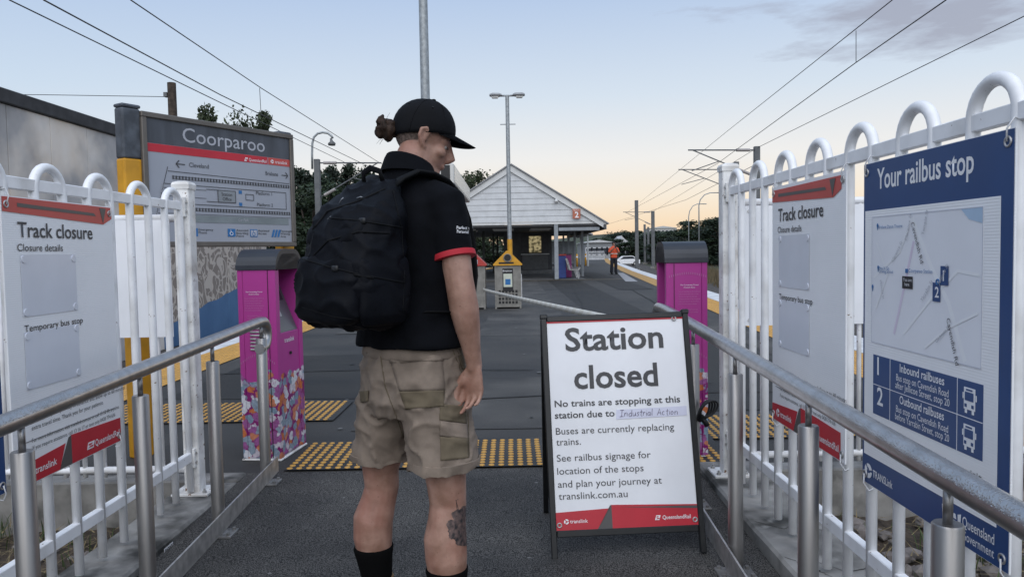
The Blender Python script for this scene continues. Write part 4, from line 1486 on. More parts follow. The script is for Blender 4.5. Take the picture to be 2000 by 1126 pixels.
b = new_bm(); box(b, (-.10, -2.9, -1.06), (-.03, y - .1, 3.9)); obj('joint_backing', b, mat('joint_dark', (.05, .05, .05), .9), mw)
b = new_bm(); box(b, (-.22, -3.1, 4.095), (.06, y + .05, 4.36), bevel=.02)
obj('cap_beam', b, mat('dark_beam', (.045, .045, .048), .8, var=.25, vs=4), mw)

# ================================================================== STATION MAP SIGN
P0, P1 = gz(248, 212, 2.25), gz(561, 262, 2.25)
ang = math.atan2(P1.y - P0.y, P1.x - P0.x)
SL = (P1 - P0).length
cs = thing('station_map_sign', 'Coorparoo station map sign on grey and yellow posts', 'sign', (P0.x, P0.y, 0), ang)
cq = lambda px, py: loc2(cs, px, py, -.055)
POSTG = mat('post_slate', (.085, .095, .112), .6, .2, var=.3, vs=14)
for x in (0, SL):
    for (z0, z1, m) in ((0.0, 1.93 if x == 0 else 1.80, YEL), (1.93 if x == 0 else 1.80, 2.25, POSTG)):
        yo = 0 if x == 0 else .085
        xo = 0 if x == 0 else .012
        b = new_bm(); box(b, (x + xo - .062, yo - .045, z0), (x + xo + .062, yo + .045, z1), bevel=.012, seg=2)
        obj('post', b, m, cs)
    b = new_bm(); box(b, (x + xo - .066, yo - .049, 2.2505), (x + xo + .066, yo + .049, 2.275), bevel=.012, seg=2); obj('post_cap', b, POSTG, cs)
bx0, bz1 = cq(274, 216); bx1, _ = cq(556, 259); _, bz0 = cq(565, 481)
bx1 = SL + .004
FRM = mat('bronze_frame', (.14, .125, .11), .5, .3, var=.12, vs=8)
b = new_bm(); box(b, (bx0 + .02, -.05, bz0 + .02), (bx1 - .02, .02, bz1 - .02)); cb = obj('panel', b, mat('map_panel_white', (.34, .36, .41), .35, var=.05, vs=3), cs)
fwd = .036
for lo, hi in (((bx0, -.066, bz0), (bx1, .03, bz0 + fwd)), ((bx0, -.066, bz1 - fwd), (bx1, .03, bz1)), ((bx0, -.0665, bz0 + fwd), (bx0 + fwd, .03, bz1 - fwd)), ((bx1 - fwd, -.0665, bz0 + fwd), (bx1, .03, bz1 - fwd))):
    b = new_bm(); box(b, lo, hi, bevel=.005); obj('frame_bar', b, FRM, cs)
ix0, ix1, iz0, iz1 = bx0 + fwd, bx1 - fwd, bz0 + fwd, bz1 - fwd
YF = -.05
SLATE = mat('sign_slate', (.060, .066, .080), .4, var=.25, vs=12, streak=.15)
hH = (iz1 - iz0)
plate('print_band', cb, ix0, iz1 - hH * .20, ix1, iz1, SLATE, .001, YF)
plate('print_band', cb, ix0, iz1 - hH * .27, ix0 + (ix1 - ix0) * .82, iz1 - hH * .203, RED, .001, YF)
plate('print_band', cb, ix0 + (ix1 - ix0) * .825, iz1 - hH * .27, ix1, iz1 - hH * .203, RED_L, .001, YF)
XX = lambda u: ix0 + (ix1 - ix0) * u
ZZ = lambda v: iz1 - hH * v
lettering(cb, 'Coorparoo', XX(.22), ZZ(.158), (ix1 - ix0) * .58, hH * .118, INK_L, .004, .003, y=YF)
rail_mark(cb, XX(.64), ZZ(.262), .03, hH * .034, INK_W, RED, .003, YF)
lettering(cb, 'QueenslandRail', XX(.675), ZZ(.258), (ix1 - ix0) * .135, hH * .028, INK_W, 0, .003, y=YF)
swirl_mark(cb, XX(.855), ZZ(.238), hH * .018, INK_W, RED, .003, YF)
lettering(cb, 'translink', XX(.88), ZZ(.252), (ix1 - ix0) * .10, None, INK_W, 0, .003, y=YF)
lettering(cb, 'Cleveland', XX(.255), ZZ(.365), (ix1 - ix0) * .13, hH * .037, INK, 0, .003, y=YF)
lettering(cb, 'Brisbane', XX(.80), ZZ(.372), (ix1 - ix0) * .10, hH * .037, INK, 0, .003, y=YF)
def arrow(u, v, dr, s=.05):
    cx, cz, L_ = XX(u), ZZ(v), (ix1 - ix0) * s
    b = new_bm()
    t = L_ * .10
    for a, c in (((-L_, 0), (L_, 0)), ((dr * L_, 0), (dr * L_ * .3, L_ * .75)), ((dr * L_, 0), (dr * L_ * .3, -L_ * .75))):
        d = (Vector((c[0] - a[0], 0, c[1] - a[1]))).normalized()
        n = Vector((-d.z, 0, d.x)) * t
        A_, C_ = Vector((cx + a[0], YF - .003, cz + a[1])), Vector((cx + c[0], YF - .003, cz + c[1]))
        quad_prism(b, [A_ + n, C_ + n, C_ - n, A_ - n], Vector((0, -.0006, 0)))
    obj('arrow', b, INK, cb)
arrow(.20, .35, -1, .028); arrow(.955, .358, 1, .026)
def sline(pts, wd, m=INK, off=.002):
    b = new_bm()
    for a, c in zip(pts, pts[1:]):
        A_, C_ = Vector((XX(a[0]), YF - off, ZZ(a[1]))), Vector((XX(c[0]), YF - off, ZZ(c[1])))
        d = (C_ - A_).normalized()
        n = Vector((-d.z, 0, d.x)) * wd / 2
        quad_prism(b, [A_ + n, C_ + n, C_ - n, A_ - n], Vector((0, -.0006, 0)))
    return obj('plan_line', b, m, cb)
sline([(.12, .38), (.04, .78)], .004)
sline([(.12, .415), (.99, .435)], .004)
def track_line(v, u0, u1):
    b = new_bm()
    n = 42
    for k in range(n):
        u = u0 + (u1 - u0) * k / (n - 1)
        box(b, (XX(u) - .0045, YF - .0035, ZZ(v) - .012), (XX(u) + .0045, YF - .002, ZZ(v) + .012))
    o = obj('track_hatching', b, INK, cb); o['kind'] = 'stuff'
    sline([(u0, v - .010), (u1, v - .010)], .003, INK, .0045)
    sline([(u0, v + .010), (u1, v + .010)], .003, INK, .0045)
track_line(.465, .15, .985); track_line(.725, .15, .985)
sline([(.09, .52), (.96, .525), (.96, .685), (.08, .68)], .004, INK, .0026)
sline([(.085, .555), (.36, .555)], .003, INK, .0028); sline([(.085, .62), (.36, .625)], .003, INK, .0028)
plate('plan_office', cb, XX(.44), ZZ(.65), XX(.565), ZZ(.545), mat('plan_grey', (.24, .26, .28), .4), .002, YF)
sline([(.36, .545), (.565, .545), (.565, .65), (.36, .65)], .004, INK, .0042)
sline([(.44, .545), (.44, .65)], .004, INK, .0044)
sline([(.64, .565), (.70, .567), (.70, .618), (.64, .616), (.64, .565)], .004, INK, .0042)
lettering(cb, 'Station', XX(.465), ZZ(.593), (ix1 - ix0) * .075, hH * .030, INK, 0, .0046, y=YF)
lettering(cb, 'Office', XX(.472), ZZ(.635), (ix1 - ix0) * .062, hH * .030, INK, 0, .0046, y=YF)
lettering(cb, 'Platform 1', XX(.72), ZZ(.562), (ix1 - ix0) * .125, hH * .030, INK, 0, .003, y=YF)
lettering(cb, 'Platform 2', XX(.725), ZZ(.668), (ix1 - ix0) * .125, hH * .030, INK, 0, .003, y=YF)
for v in (.535, .645):
    plate('access_symbol', cb, XX(.59), ZZ(v + .03), XX(.613), ZZ(v), BLUE_M, .002, YF)
plate('plan_car_park', cb, XX(.06), ZZ(.835), XX(.975), ZZ(.775), mat('plan_grey_green', (.20, .23, .24), .4), .002, YF)
lettering(cb, 'Car Park', XX(.58), ZZ(.815), (ix1 - ix0) * .075, hH * .026, INK_L, 0, .004, y=YF)
sline([(.05, .765), (.99, .768)], .003, INK, .0048)
def cap_lines(u, lines):
    for k, s in enumerate(lines):
        lettering(cb, s, XX(u), ZZ(.905 + .026 * k), (ix1 - ix0) * .011 * len(s), hH * .019, INK, .004, .003, y=YF)
def wheelchair(u0, v0, m, gm):
    cx, cz, s = XX(u0), ZZ(v0), hH * .03
    b = new_bm()
    P = lambda a, c: Vector((cx + a * s, YF - .0045, cz + c * s))
    tube(b, [P(-.3, .7), P(-.2, .15), P(.25, .12), P(.5, -.5)], s * .10, 5)
    tube(b, [P(-.15 + .5 * math.cos(a), -.25 + .5 * math.sin(a)) for a in [2.2 + .45 * k for k in range(9)]], s * .09, 5)
    tube(b, [P(-.3, .85), P(-.3, .95)], s * .16, 6)
    obj('access_symbol', b, gm, cb)
for (u, fill) in ((.50, True), (.665, False), (.24, True)):
    plate('pictogram', cb, XX(u), ZZ(.955), XX(u + .055), ZZ(.885), BLUE_M, .002, YF)
    if not fill:
        plate('pictogram', cb, XX(u) + .006, ZZ(.955) + .006, XX(u + .055) - .006, ZZ(.885) - .006, INK_L, .0032, YF)
    wheelchair(u + .028, .92, None, INK_W if fill else BLUE_M)
for k in range(3):
    polyplate('pictogram', cb, [(XX(.83) + .028 * k, ZZ(.955)), (XX(.83) + .028 * k + .018, ZZ(.955)), (XX(.83) + .028 * k + .036, ZZ(.885)), (XX(.83) + .028 * k + .018, ZZ(.885))], BLUE_M, .002, YF)
cap_lines(.30, ('Emergency', 'Phone')); cap_lines(.562, ('Assisted', 'Boarding', 'Point')); cap_lines(.725, ('Assisted', 'Access')); cap_lines(.905, ('Passenger', 'Waiting', 'Area'))
me = text_mesh('Cavendish Road'); k = hH * .028 / cap_h()
for v in me.vertices:
    a, c = v.co.x * k, v.co.y * k
    v.co = Vector((XX(.055) + a * .22 - c * .975, YF - .003, ZZ(.78) + a * .975 + c * .22))
obj('lettering', me, INK_L, cb)

# ================================================================== LITTER BINS, TAPE
BING = mat('bin_steel', (.23, .22, .20), .5, .35, var=.15, vs=8)
BIN_Y = 16.8
def bin_(label, px, roof, recycle):
    c = at(px, 603, BIN_Y)
    w, d, h = .60, .58, .99
    t = thing('litter_bin', label, 'litter bin', (c.x, BIN_Y, 0.0), 0, 'roofed litter bins')
    for x in (-w / 2, w / 2 - .04):
        for y in (0, d - .04):
            b = new_bm(); box(b, (x, y, .0), (x + .04, y + .04, h), bevel=.004); obj('corner_post', b, BING, t)
    b = new_bm(); box(b, (-w / 2 + .03, .01, .04), (w / 2 - .03, d - .01, h - .01)); body = obj('body', b, BING, t)
    if recycle:
        for i in range(6):
            for j in range(4):
                b = new_bm()
                x, z = -.19 + i * .076, .12 + j * .083
                box(b, (x - .025, .003, z), (x + .025, .012, z + .058)); obj('perforation', b, BLK_RUB, body)
        plate('poster', body, -.12, .40, .12, .92, INK_B, .002, .01)
        plate('poster_picture', body, -.10, .50, .10, .80, mat('poster_pale', (.55, .58, .48), .5, var=.1), .004, .01)
        plate('poster_picture', body, -.06, .55, .06, .68, BLUE_M, .0055, .01)
        lettering(body, 'recycle now', -.075, .85, .17, .034, INK_W, .01, .004, y=.01)
        swirl_mark(body, -.098, .866, .018, INK_W, INK_B, .004, .01)
    b = new_bm()
    quad_prism(b, [Vector((-w / 2 - .03, -.03, h)), Vector((w / 2 + .03, -.03, h)), Vector((w / 2 + .03, -.03, h + .03)), Vector((.03, -.03, h + .33)), Vector((-.03, -.03, h + .33)), Vector((-w / 2 - .03, -.03, h + .03))], Vector((0, d + .06, 0)))
    r = obj('roof', b, roof, t)
    if recycle:
        b = new_bm(); tube(b, [Vector((0, -.032, h + .17)), Vector((0, -.045, h + .17))], .085, 20); o = obj('opening', b, BLK_RUB, r)
        ringplate('opening_rim', r, 0, h + .17, .085, BING, .012, .012, -.032)
        plate('slot', r, -.20, h + .035, .14, h + .075, BLK_RUB, .003, -.03)
        b = new_bm(); box(b, (w / 2 - .01, .12, .18), (w / 2 + .02, .44, .78), bevel=.01); obj('side_handle', b, WHITE_OLD, t)
    else:
        plate('opening', r, .0, h + .04, .14, h + .14, INK_L, .003, -.03)
        plate('opening_inner', r, .02, h + .055, .12, h + .125, BLK_RUB, .0045, -.03)
    return t
bin_('grey recycling bin with pointed yellow roof and perforated front', 993, YEL, True)
bin_('grey litter bin with pointed red roof beside the yellow roofed bin', 923, mat('red_roof', (.42, .04, .03), .5, var=.1), False)

TAPE = bpy.data.materials.new('striped_tape'); TAPE.use_nodes = True
t_, b_ = nodes_of(TAPE)
b_.inputs['Roughness'].default_value = .35
tcx = t_.nodes.new('ShaderNodeTexCoord'); sy_ = t_.nodes.new('ShaderNodeSeparateXYZ'); t_.links.new(tcx.outputs['Object'], sy_.inputs[0])
s1 = t_.nodes.new('ShaderNodeMath'); s1.operation = 'MULTIPLY_ADD'; s1.inputs[1].default_value = 3.4; t_.links.new(sy_.outputs['Y'], s1.inputs[0])
s0 = t_.nodes.new('ShaderNodeMath'); s0.operation = 'MULTIPLY'; s0.inputs[1].default_value = 6; t_.links.new(sy_.outputs['Z'], s0.inputs[0]); t_.links.new(s0.outputs[0], s1.inputs[2])
s2 = t_.nodes.new('ShaderNodeMath'); s2.operation = 'FRACT'; t_.links.new(s1.outputs[0], s2.inputs[0])
s3 = t_.nodes.new('ShaderNodeMath'); s3.operation = 'GREATER_THAN'; s3.inputs[1].default_value = .5; t_.links.new(s2.outputs[0], s3.inputs[0])
mx_ = t_.nodes.new('ShaderNodeMix'); mx_.data_type = 'RGBA'; mx_.inputs['A'].default_value = (.80, .79, .73, 1); mx_.inputs['B'].default_value = (.70, .68, .60, 1)
t_.links.new(s3.outputs[0], mx_.inputs['Factor']); t_.links.new(mx_.outputs['Result'], b_.inputs['Base Color'])
b = new_bm()
A_, C_ = at(943, 565, 16.7), Vector((.925, 4.76, .78))
pr = None
n = 60
for i in range(n + 1):
    u = i / n
    p = A_.lerp(C_, u) + Vector((0, 0, -.012 * math.sin(math.pi * u)))
    tw = 0.0
    up = Vector((math.sin(tw), 0, math.cos(tw))) * .030
    q = (b.verts.new(p + up), b.verts.new(p - up))
    if pr:
        b.faces.new((pr[0], pr[1], q[1], q[0]))
    pr = q
g = bmesh.ops.extrude_face_region(b, geom=b.faces[:])
bmesh.ops.translate(b, verts=[v for v in g['geom'] if isinstance(v, bmesh.types.BMVert)], vec=(.0008, 0, 0))
tag(obj('barrier_tape', b, TAPE, None, True), 'striped barrier tape stretched from the litter bins towards the ramp', 'barrier tape')

# ================================================================== LAMP POSTS
def lamp_post(label, px, py_top, y, r, head, sleeve=None):
    c = at(px, py_top, y)
    t = thing('lamp_post', label, 'lamp post', (c.x, y, 0))
    b = new_bm(); tube(b, [Vector((0, 0, 0)), Vector((0, 0, c.z))], [r, r * .82], 16); obj('pole', b, GALV, t, True, angle=50)
    b = new_bm(); box(b, (-.14, -.14, 0.001), (.14, .14, .02), bevel=.003); obj('base_plate', b, GALV, t)
    if sleeve:
        b = new_bm(); tube(b, [Vector((0, 0, .02)), Vector((0, 0, sleeve))], r * 1.12, 16); obj('yellow_sleeve', b, YEL, t, True, angle=50)
    if head:
        b = new_bm(); tube(b, [Vector((-.22, 0, c.z)), Vector((.22, 0, c.z))], .025, 8); obj('arm', b, GALV, t, True)
        for s in (-1, 1):
            b = new_bm()
            rings = [ering(0, 0, 0, .02, .02, 14)] * 0
            loft(b, [[Vector((s * x, yy * wd, c.z + .015 + zz * ht)) for yy, zz in ((-1, 0), (-.7, .8), (0, 1), (.7, .8), (1, 0), (.7, -.6), (-.7, -.6))] for x, wd, ht in ((.14, .05, .03), (.20, .10, .055), (.38, .11, .06), (.45, .06, .03))])
            h = obj('lamp_head', b, mat('lamp_head_grey', (.30, .31, .32), .45, var=.08), t, True, angle=40)
            b = new_bm(); loft(b, [[Vector((s * .31 + a * .09 * k, cc * .07 * k, c.z - .02 - dz)) for a, cc in ((1, 1), (-1, 1), (-1, -1), (1, -1))] for k, dz in ((1, 0), (.8, .04))])
            obj('diffuser', b, mat('lamp_diffuser', (.7, .7, .68), .3), h)
        b = new_bm(); tube(b, [Vector((-.19, 0, c.z - .72)), Vector((.2, 0, c.z - .72))], .012, 6); obj('spike_bar', b, GALV, t)
    else:
        b = new_bm(); tube(b, [Vector((-.22, 0, c.z - .02)), Vector((.5, 0, c.z + .05))], .03, 8); obj('arm', b, GALV, t, True)
    return t
lp1 = lamp_post('tall galvanised pole rising behind the man with the backpack', 822.5, -160, 9.6, .066, False)
lamp_post('twin headed lamp post with yellow sleeve behind the yellow roofed bin', 990.5, 187, 19.0, .058, True, 1.62)

# hanging information display on the tall pole
dp = at(888, 321, 9.6)
t = thing('platform_display', 'long pale display box held out from the tall galvanised pole', 'display', (dp.x, 9.45, dp.z - .42))
b = new_bm(); box(b, (-.19, 0, .16), (0, 3.6, .42), bevel=.012); obj('casing', b, mat('display_casing', (.62, .61, .58), .4, var=.05), t)
b = new_bm(); box(b, (-.165, -.004, .185), (-.05, -.001, .395)); obj('end_screen', b, BLK_RUB, t)
b = new_bm(); box(b, (.001, .06, .19), (.004, 3.54, .39)); obj('side_face', b, mat('display_face', (.66, .64, .58), .2, var=.04), t)
b = new_bm(); tube(b, [Vector((-.38, .15, .29)), Vector((-.18, .15, .29))], .03, 8); obj('bracket', b, GALV, t, True)

# ================================================================== STATION BUILDING
BY = 33.0
sc = BY / F
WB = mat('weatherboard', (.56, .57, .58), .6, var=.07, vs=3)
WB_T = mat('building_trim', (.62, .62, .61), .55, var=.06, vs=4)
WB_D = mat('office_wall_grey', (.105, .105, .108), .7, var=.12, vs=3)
RIDGE = at(997, 322, BY); EAVE = at(1180, 432, BY)
cxb = RIDGE.x
hw = EAVE.x - cxb
st = thing('station_building', 'pale gabled timber station building with dark open verandah', 'building', (cxb, BY, 0))
zr_, ze = RIDGE.z, EAVE.z - .03
slope = (zr_ - ze) / hw
DEP = 22.0
zs = at(1000, 434, BY).z
# gable boards
nb_ = 9
bh = (zr_ - .18 - zs) / nb_
for k in range(nb_):
    z0, z1 = zs + k * bh, zs + (k + 1) * bh
    h0 = (zr_ - .10 - z0) / slope
    h1 = max(.02, (zr_ - .10 - z1) / slope)
    b = new_bm()
    vs_ = [Vector((-h0, .0, z0)), Vector((h0, .0, z0)), Vector((h1, .022, z1 + .012)), Vector((-h1, .022, z1 + .012))]
    quad_prism(b, vs_, Vector((0, .03, 0)))
    obj('weatherboard', b, WB, st)
# bargeboards + roof sheets
ROOF = mat('roof_sheet', (.25, .25, .26), .55, .2, var=.12, vs=2)
for s in (-1, 1):
    n = Vector((s * slope, 0, 1)).normalized()
    dirv = Vector((s, 0, -slope)).normalized()
    Lr = hw / dirv.x * s
    b = new_bm()
    a = Vector((0, -.07, zr_))
    e_ = a + dirv * (Lr + .12)
    quad_prism(b, [a, e_, e_ - Vector((0, 0, .27)), a - Vector((0, 0, .30))], Vector((0, .055, 0)))
    obj('bargeboard', b, WB_T, st)
    b = new_bm()
    a = Vector((0, -.16, zr_ + .012))
    e_ = a + dirv * (Lr + .22)
    quad_prism(b, [a, e_, e_ + n * .05, a + n * .05], Vector((0, DEP, 0)))
    obj('roof_slope', b, ROOF, st)
    b = new_bm()
    box(b, (s * (hw + .02) - .06, -.12, ze - .33), (s * (hw + .02) + .06, DEP - .3, ze - .10), bevel=.02); obj('gutter', b, mat('gutter_dark', (.06, .062, .065), .5), st)
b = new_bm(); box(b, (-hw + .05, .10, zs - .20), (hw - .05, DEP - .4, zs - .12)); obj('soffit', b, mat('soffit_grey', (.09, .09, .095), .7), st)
b = new_bm(); box(b, (-hw + .02, .02, zs - .115), (hw - .02, .10, zs - .005)); obj('gable_beam', b, WB_T, st)
def bpx(px, py=0, y=BY):
    return at(px, py or 500, y).x - cxb
for px in (1087, 921, 840):
    x = bpx(px)
    b = new_bm(); box(b, (x - .09, .03, .001), (x + .09, .21, zs - .12), bevel=.01); p = obj('verandah_post', b, mat('post_grey', (.26, .28, .30), .5, var=.08), st)
    b = new_bm(); box(b, (x - .15, -.03, .001), (x + .15, .27, .05)); obj('post_base', b, BLK_RUB, p)
for sx_ in (hw - .55,):
    for yy in (4.5, 9, 13.5, 18):
        b = new_bm(); box(b, (sx_ - .06, yy, .001), (sx_ + .06, yy + .12, zs - .21)); obj('verandah_post', b, mat('post_grey', (.26, .28, .30)), st)
for yy in (2.2, 4.2):
    for xx in (-2.2, -.4, 1.4, 3.2):
        b = new_bm(); box(b, (xx - .5, yy, zs - .27), (xx + .5, yy + .14, zs - .205), bevel=.01); obj('ceiling_batten', b, WB_T, st)
x0 = bpx(1092)
b = new_bm(); box(b, (x0, .06, zs - .42), (hw - .2, .18, zs - .27), bevel=.01); obj('side_beam', b, mat('post_grey', (.26, .28, .30)), st)
# office box behind the verandah
OY = 10.0
xa, xb_ = bpx(984, 500, BY + OY), bpx(1078, 500, BY + OY)
b = new_bm(); b.faces.new([b.verts.new(p) for p in ((-hw + .3, .25, .0145), (hw - .8, .25, .0145), (hw - .8, OY + 9, .0145), (-hw + .3, OY + 9, .0145))])
obj('verandah_floor', b, mat('floor_concrete', (.13, .13, .13), .8, var=.15, vs=2), st)
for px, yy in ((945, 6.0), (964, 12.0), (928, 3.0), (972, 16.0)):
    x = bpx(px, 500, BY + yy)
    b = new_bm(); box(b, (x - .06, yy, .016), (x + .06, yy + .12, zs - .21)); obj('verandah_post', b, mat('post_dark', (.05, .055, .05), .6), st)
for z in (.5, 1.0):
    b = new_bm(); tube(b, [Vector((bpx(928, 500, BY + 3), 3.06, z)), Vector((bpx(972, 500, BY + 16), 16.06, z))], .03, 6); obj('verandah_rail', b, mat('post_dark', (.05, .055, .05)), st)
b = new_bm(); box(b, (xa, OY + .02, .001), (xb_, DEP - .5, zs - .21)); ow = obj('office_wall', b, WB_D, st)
k = 0
z = .30
wl, wr = bpx(1019, 500, BY + OY), bpx(1071, 500, BY + OY)
while z < zs - .25:
    for a, c in ((xa, wl), (wr, xb_)):
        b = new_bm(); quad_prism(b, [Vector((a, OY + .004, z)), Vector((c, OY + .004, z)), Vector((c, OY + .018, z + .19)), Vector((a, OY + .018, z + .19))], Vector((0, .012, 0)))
        obj('wall_board', b, WB_D, ow)
    z += .195
b = new_bm(); box(b, (wl, OY - .02, .25), (wr, OY + .015, 2.35)); tw = obj('ticket_window_surround', b, mat('surround_dark', (.075, .075, .078), .6), st)
gl, gr_ = bpx(1033, 476, BY + OY), bpx(1057, 476, BY + OY)
gz0, gz1 = at(1045, 493, BY + OY).z, at(1045, 461, BY + OY).z
LIT = bpy.data.materials.new('lit_interior'); LIT.use_nodes = True
t_, b_ = nodes_of(LIT)
nz_ = t_.nodes.new('ShaderNodeTexNoise'); nz_.inputs['Scale'].default_value = 6; nz_.inputs['Detail'].default_value = 4
tcx = t_.nodes.new('ShaderNodeTexCoord'); t_.links.new(tcx.outputs['Object'], nz_.inputs['Vector'])
rr_ = t_.nodes.new('ShaderNodeValToRGB'); rr_.color_ramp.elements[0].position = .4; rr_.color_ramp.elements[1].position = .6
rr_.color_ramp.elements[0].color = (.06, .05, .025, 1); rr_.color_ramp.elements[1].color = (.70, .58, .32, 1)
t_.links.new(nz_.outputs['Fac'], rr_.inputs['Fac']); t_.links.new(rr_.outputs['Color'], b_.inputs['Emission Color']); b_.inputs['Emission Strength'].default_value = .5
b_.inputs['Base Color'].default_value = (.2, .17, .08, 1)
b = new_bm(); box(b, (gl, OY - .032, gz0), (gr_, OY - .022, gz1)); obj('lit_pane', b, LIT, tw)
for lo, hi in (((gl - .04, OY - .05, gz0 - .04), (gr_ + .04, OY - .021, gz0)), ((gl - .04, OY - .05, gz1), (gr_ + .04, OY - .021, gz1 + .04)), ((gl - .04, OY - .05, gz0), (gl, OY - .021, gz1)), ((gr_, OY - .05, gz0), (gr_ + .04, OY - .021, gz1))):
    b = new_bm(); box(b, lo, hi); obj('window_frame', b, mat('frame_dark', (.05, .05, .05), .5), tw)
b = new_bm(); box(b, (wl + .02, OY - .06, .26), (wr - .02, OY - .022, gz0 - .125)); obj('counter_front', b, mat('counter_grey', (.16, .16, .16), .6), tw)
b = new_bm(); box(b, (wl - .05, OY - .25, gz0 - .12), (wr + .05, OY - .025, gz0 - .06)); obj('counter', b, WB_T, tw)
b = new_bm(); box(b, (xa, OY - .35, .001), (xb_, OY - .03, .24), bevel=.01); obj('plinth', b, mat('plinth_concrete', (.2, .2, .2), .8), st)
# wall light and platform number
b = new_bm(); c = at(1086, 391, BY); tube(b, [Vector((c.x - cxb, -.02, c.z)), Vector((c.x - cxb, -.14, c.z)), Vector((c.x - cxb, -.2, c.z - .1))], [.05, .06, .09], 10); obj('wall_light', b, WB_T, st, True)
pA, pB = at(1118, 427, BY), at(1133, 408, BY)
ps = thing('platform_number_sign', 'orange platform number sign fixed to the gable', 'sign', (pA.x, BY - .10, pA.z), 0)
plate('panel', ps, 0, 0, pB.x - pA.x, pB.z - pA.z, mat('sign_orange', (.42, .125, .07), .5), .0, 0, .02)
lettering(ps, '2', .10, .05, None, .24, INK_W, .02, .023)
lettering(ps, 'Platform', .05, .34, .24, .05, INK_W, 0, .023)
# things along the side verandah
def upright(name, label, cat, px, py0, py1, y, w, d, m, extra=None):
    c = gz(px, py1, 0.0)
    y = c.y if y is None else y
    q = at(px, py0, y)
    t = thing(name, label, cat, (q.x, y, 0))
    b = new_bm(); box(b, (-w / 2, 0, .03), (w / 2, d, q.z * .93), bevel=.02); obj('body', b, m, t)
    b = new_bm(); box(b, (-w / 2 - .02, -.02, q.z * .93 + .002), (w / 2 + .02, d + .02, q.z), bevel=.02); obj('top', b, extra or m, t)
    b = new_bm(); box(b, (-w / 2 + .03, .03, .0), (w / 2 - .03, d - .03, .028)); obj('foot', b, BLK_RUB, t)
    return t
upright('vending_cabinet', 'blue cabinet with red top standing beside the verandah post', 'cabinet', 1097, 496, 546, 34.5, .40, .5, mat('cabinet_blue', (.02, .05, .22), .4), mat('cabinet_red', (.45, .06, .04), .4))
upright('ticket_machine', 'magenta ticket machine beside the row of silver seats', 'machine', 1110, 494, 546, 35.5, .30, .5, mat('machine_magenta', (.27, .02, .17), .4), WB_D)
# silver seats
for k in range(4):
    y = 34.0 + k * 1.3
    c = at(1124 + k * 1.2, 540 - k * 4, y)
    t = thing('slatted_bench', ('silver slatted bench beside the magenta ticket machine', 'silver slatted bench, second from the magenta ticket machine', 'silver slatted bench, third from the magenta ticket machine', 'silver slatted bench, fourth and farthest from the magenta ticket machine')[k], 'bench', (c.x, y, 0), 0, 'silver seats on the platform')
    for s in range(5):
        b = new_bm(); box(b, (-.25 + s * .09, 0, .42), (-.18 + s * .09, 1.1, .45)); obj('seat_slat', b, STEEL_D, t)
        b = new_bm(); box(b, (-.30 - .03 * s, 0, .50 + s * .09), (-.27 - .03 * s, 1.1, .56 + s * .09)); obj('back_slat', b, STEEL_D, t)
    for yy in (.1, .95):
        b = new_bm(); tube(b, [Vector((.15, yy, .01)), Vector((0, yy, .41)), Vector((-.26, yy, .41)), Vector((-.44, yy, .95))], .025, 6); obj('leg_frame', b, STEEL_D, t)
# far shelter roofs + railings + white gate at the platform end
sh2 = thing('platform_shelter', 'low open shelter with sloping roof beyond the station building', 'shelter', (at(1128, 470, 62).x, 62, 0))
b = new_bm(); quad_prism(b, [Vector((-3.4, 0, 3.9)), Vector((1.3, 0, 2.6)), Vector((1.3, 0, 2.72)), Vector((-3.4, 0, 4.05))], Vector((0, 14, 0))); obj('roof', b, ROOF, sh2)
for x in (-2.6, .9):
    for yy in (.4, 7, 13):
        b = new_bm(); box(b, (x - .06, yy - .06, 0), (x + .06, yy + .06, 2.62 - (x - .9) * .27)); obj('post', b, GALV, sh2)
b = new_bm(); box(b, (-2.6, 13.2, .1), (.9, 13.3, 2.3)); obj('end_wall', b, mat('shed_grey', (.24, .25, .26), .7), sh2)
def railing(label, px0, px1, py, y, h, n, m):
    a, c = at(px0, py, y), at(px1, py, y)
    t = thing('railing', label, 'railing', (a.x, y, 0))
    w = c.x - a.x
    for z in (.15, h):
        b = new_bm(); tube(b, [Vector((0, 0, z)), Vector((w, 0, z))], .03, 6); obj('rail', b, m, t)
    for k in range(n):
        b = new_bm(); tube(b, [Vector((w * k / (n - 1), 0, 0)), Vector((w * k / (n - 1), 0, h))], .022, 6); obj('upright', b, m, t)
    return t
railing('white railing with close uprights closing off the far platform end', 1146, 1180, 505, 100, 1.15, 16, WHITE)
for px, y in ((1127, 58), (1144, 64)):
    c = at(px, 512, y)
    t = thing('bollard', 'slim yellow bollard standing beside the shelter post' if y == 58 else 'slim yellow bollard standing clear of the shelter roof', 'bollard', (c.x, y, 0), 0, 'yellow bollards by the far shelter')
    b = new_bm(); tube(b, [Vector((0, 0, 0)), Vector((0, 0, 1.0)), Vector((0, 0, 1.05))], [.07, .07, .03], 10); obj('post', b, YEL, t, True)
    b = new_bm(); tube(b, [Vector((0, 0, .75)), Vector((0, 0, .86))], .075, 10); obj('band', b, WHITE, t, True)
# drainage line and pale paving on the platform
b = new_bm(); b.faces.new([b.verts.new(p) for p in ((-2.6, 32.6, .0125), (5.4, 32.6, .0125), (5.4, 32.85, .0125), (-2.6, 32.85, .0125))])
obj('threshold_strip', b, mat('threshold_tan', (.22, .18, .12), .8), plat)
b = new_bm(); b.faces.new([b.verts.new((p.x, p.y, .0135)) for p in (gz(1222, 550), gz(1246, 550), gz(1217, 533), gz(1206, 533))])
obj('pale_paving', b, mat('pale_paving_m', (.30, .30, .31), .8, var=.1), plat)

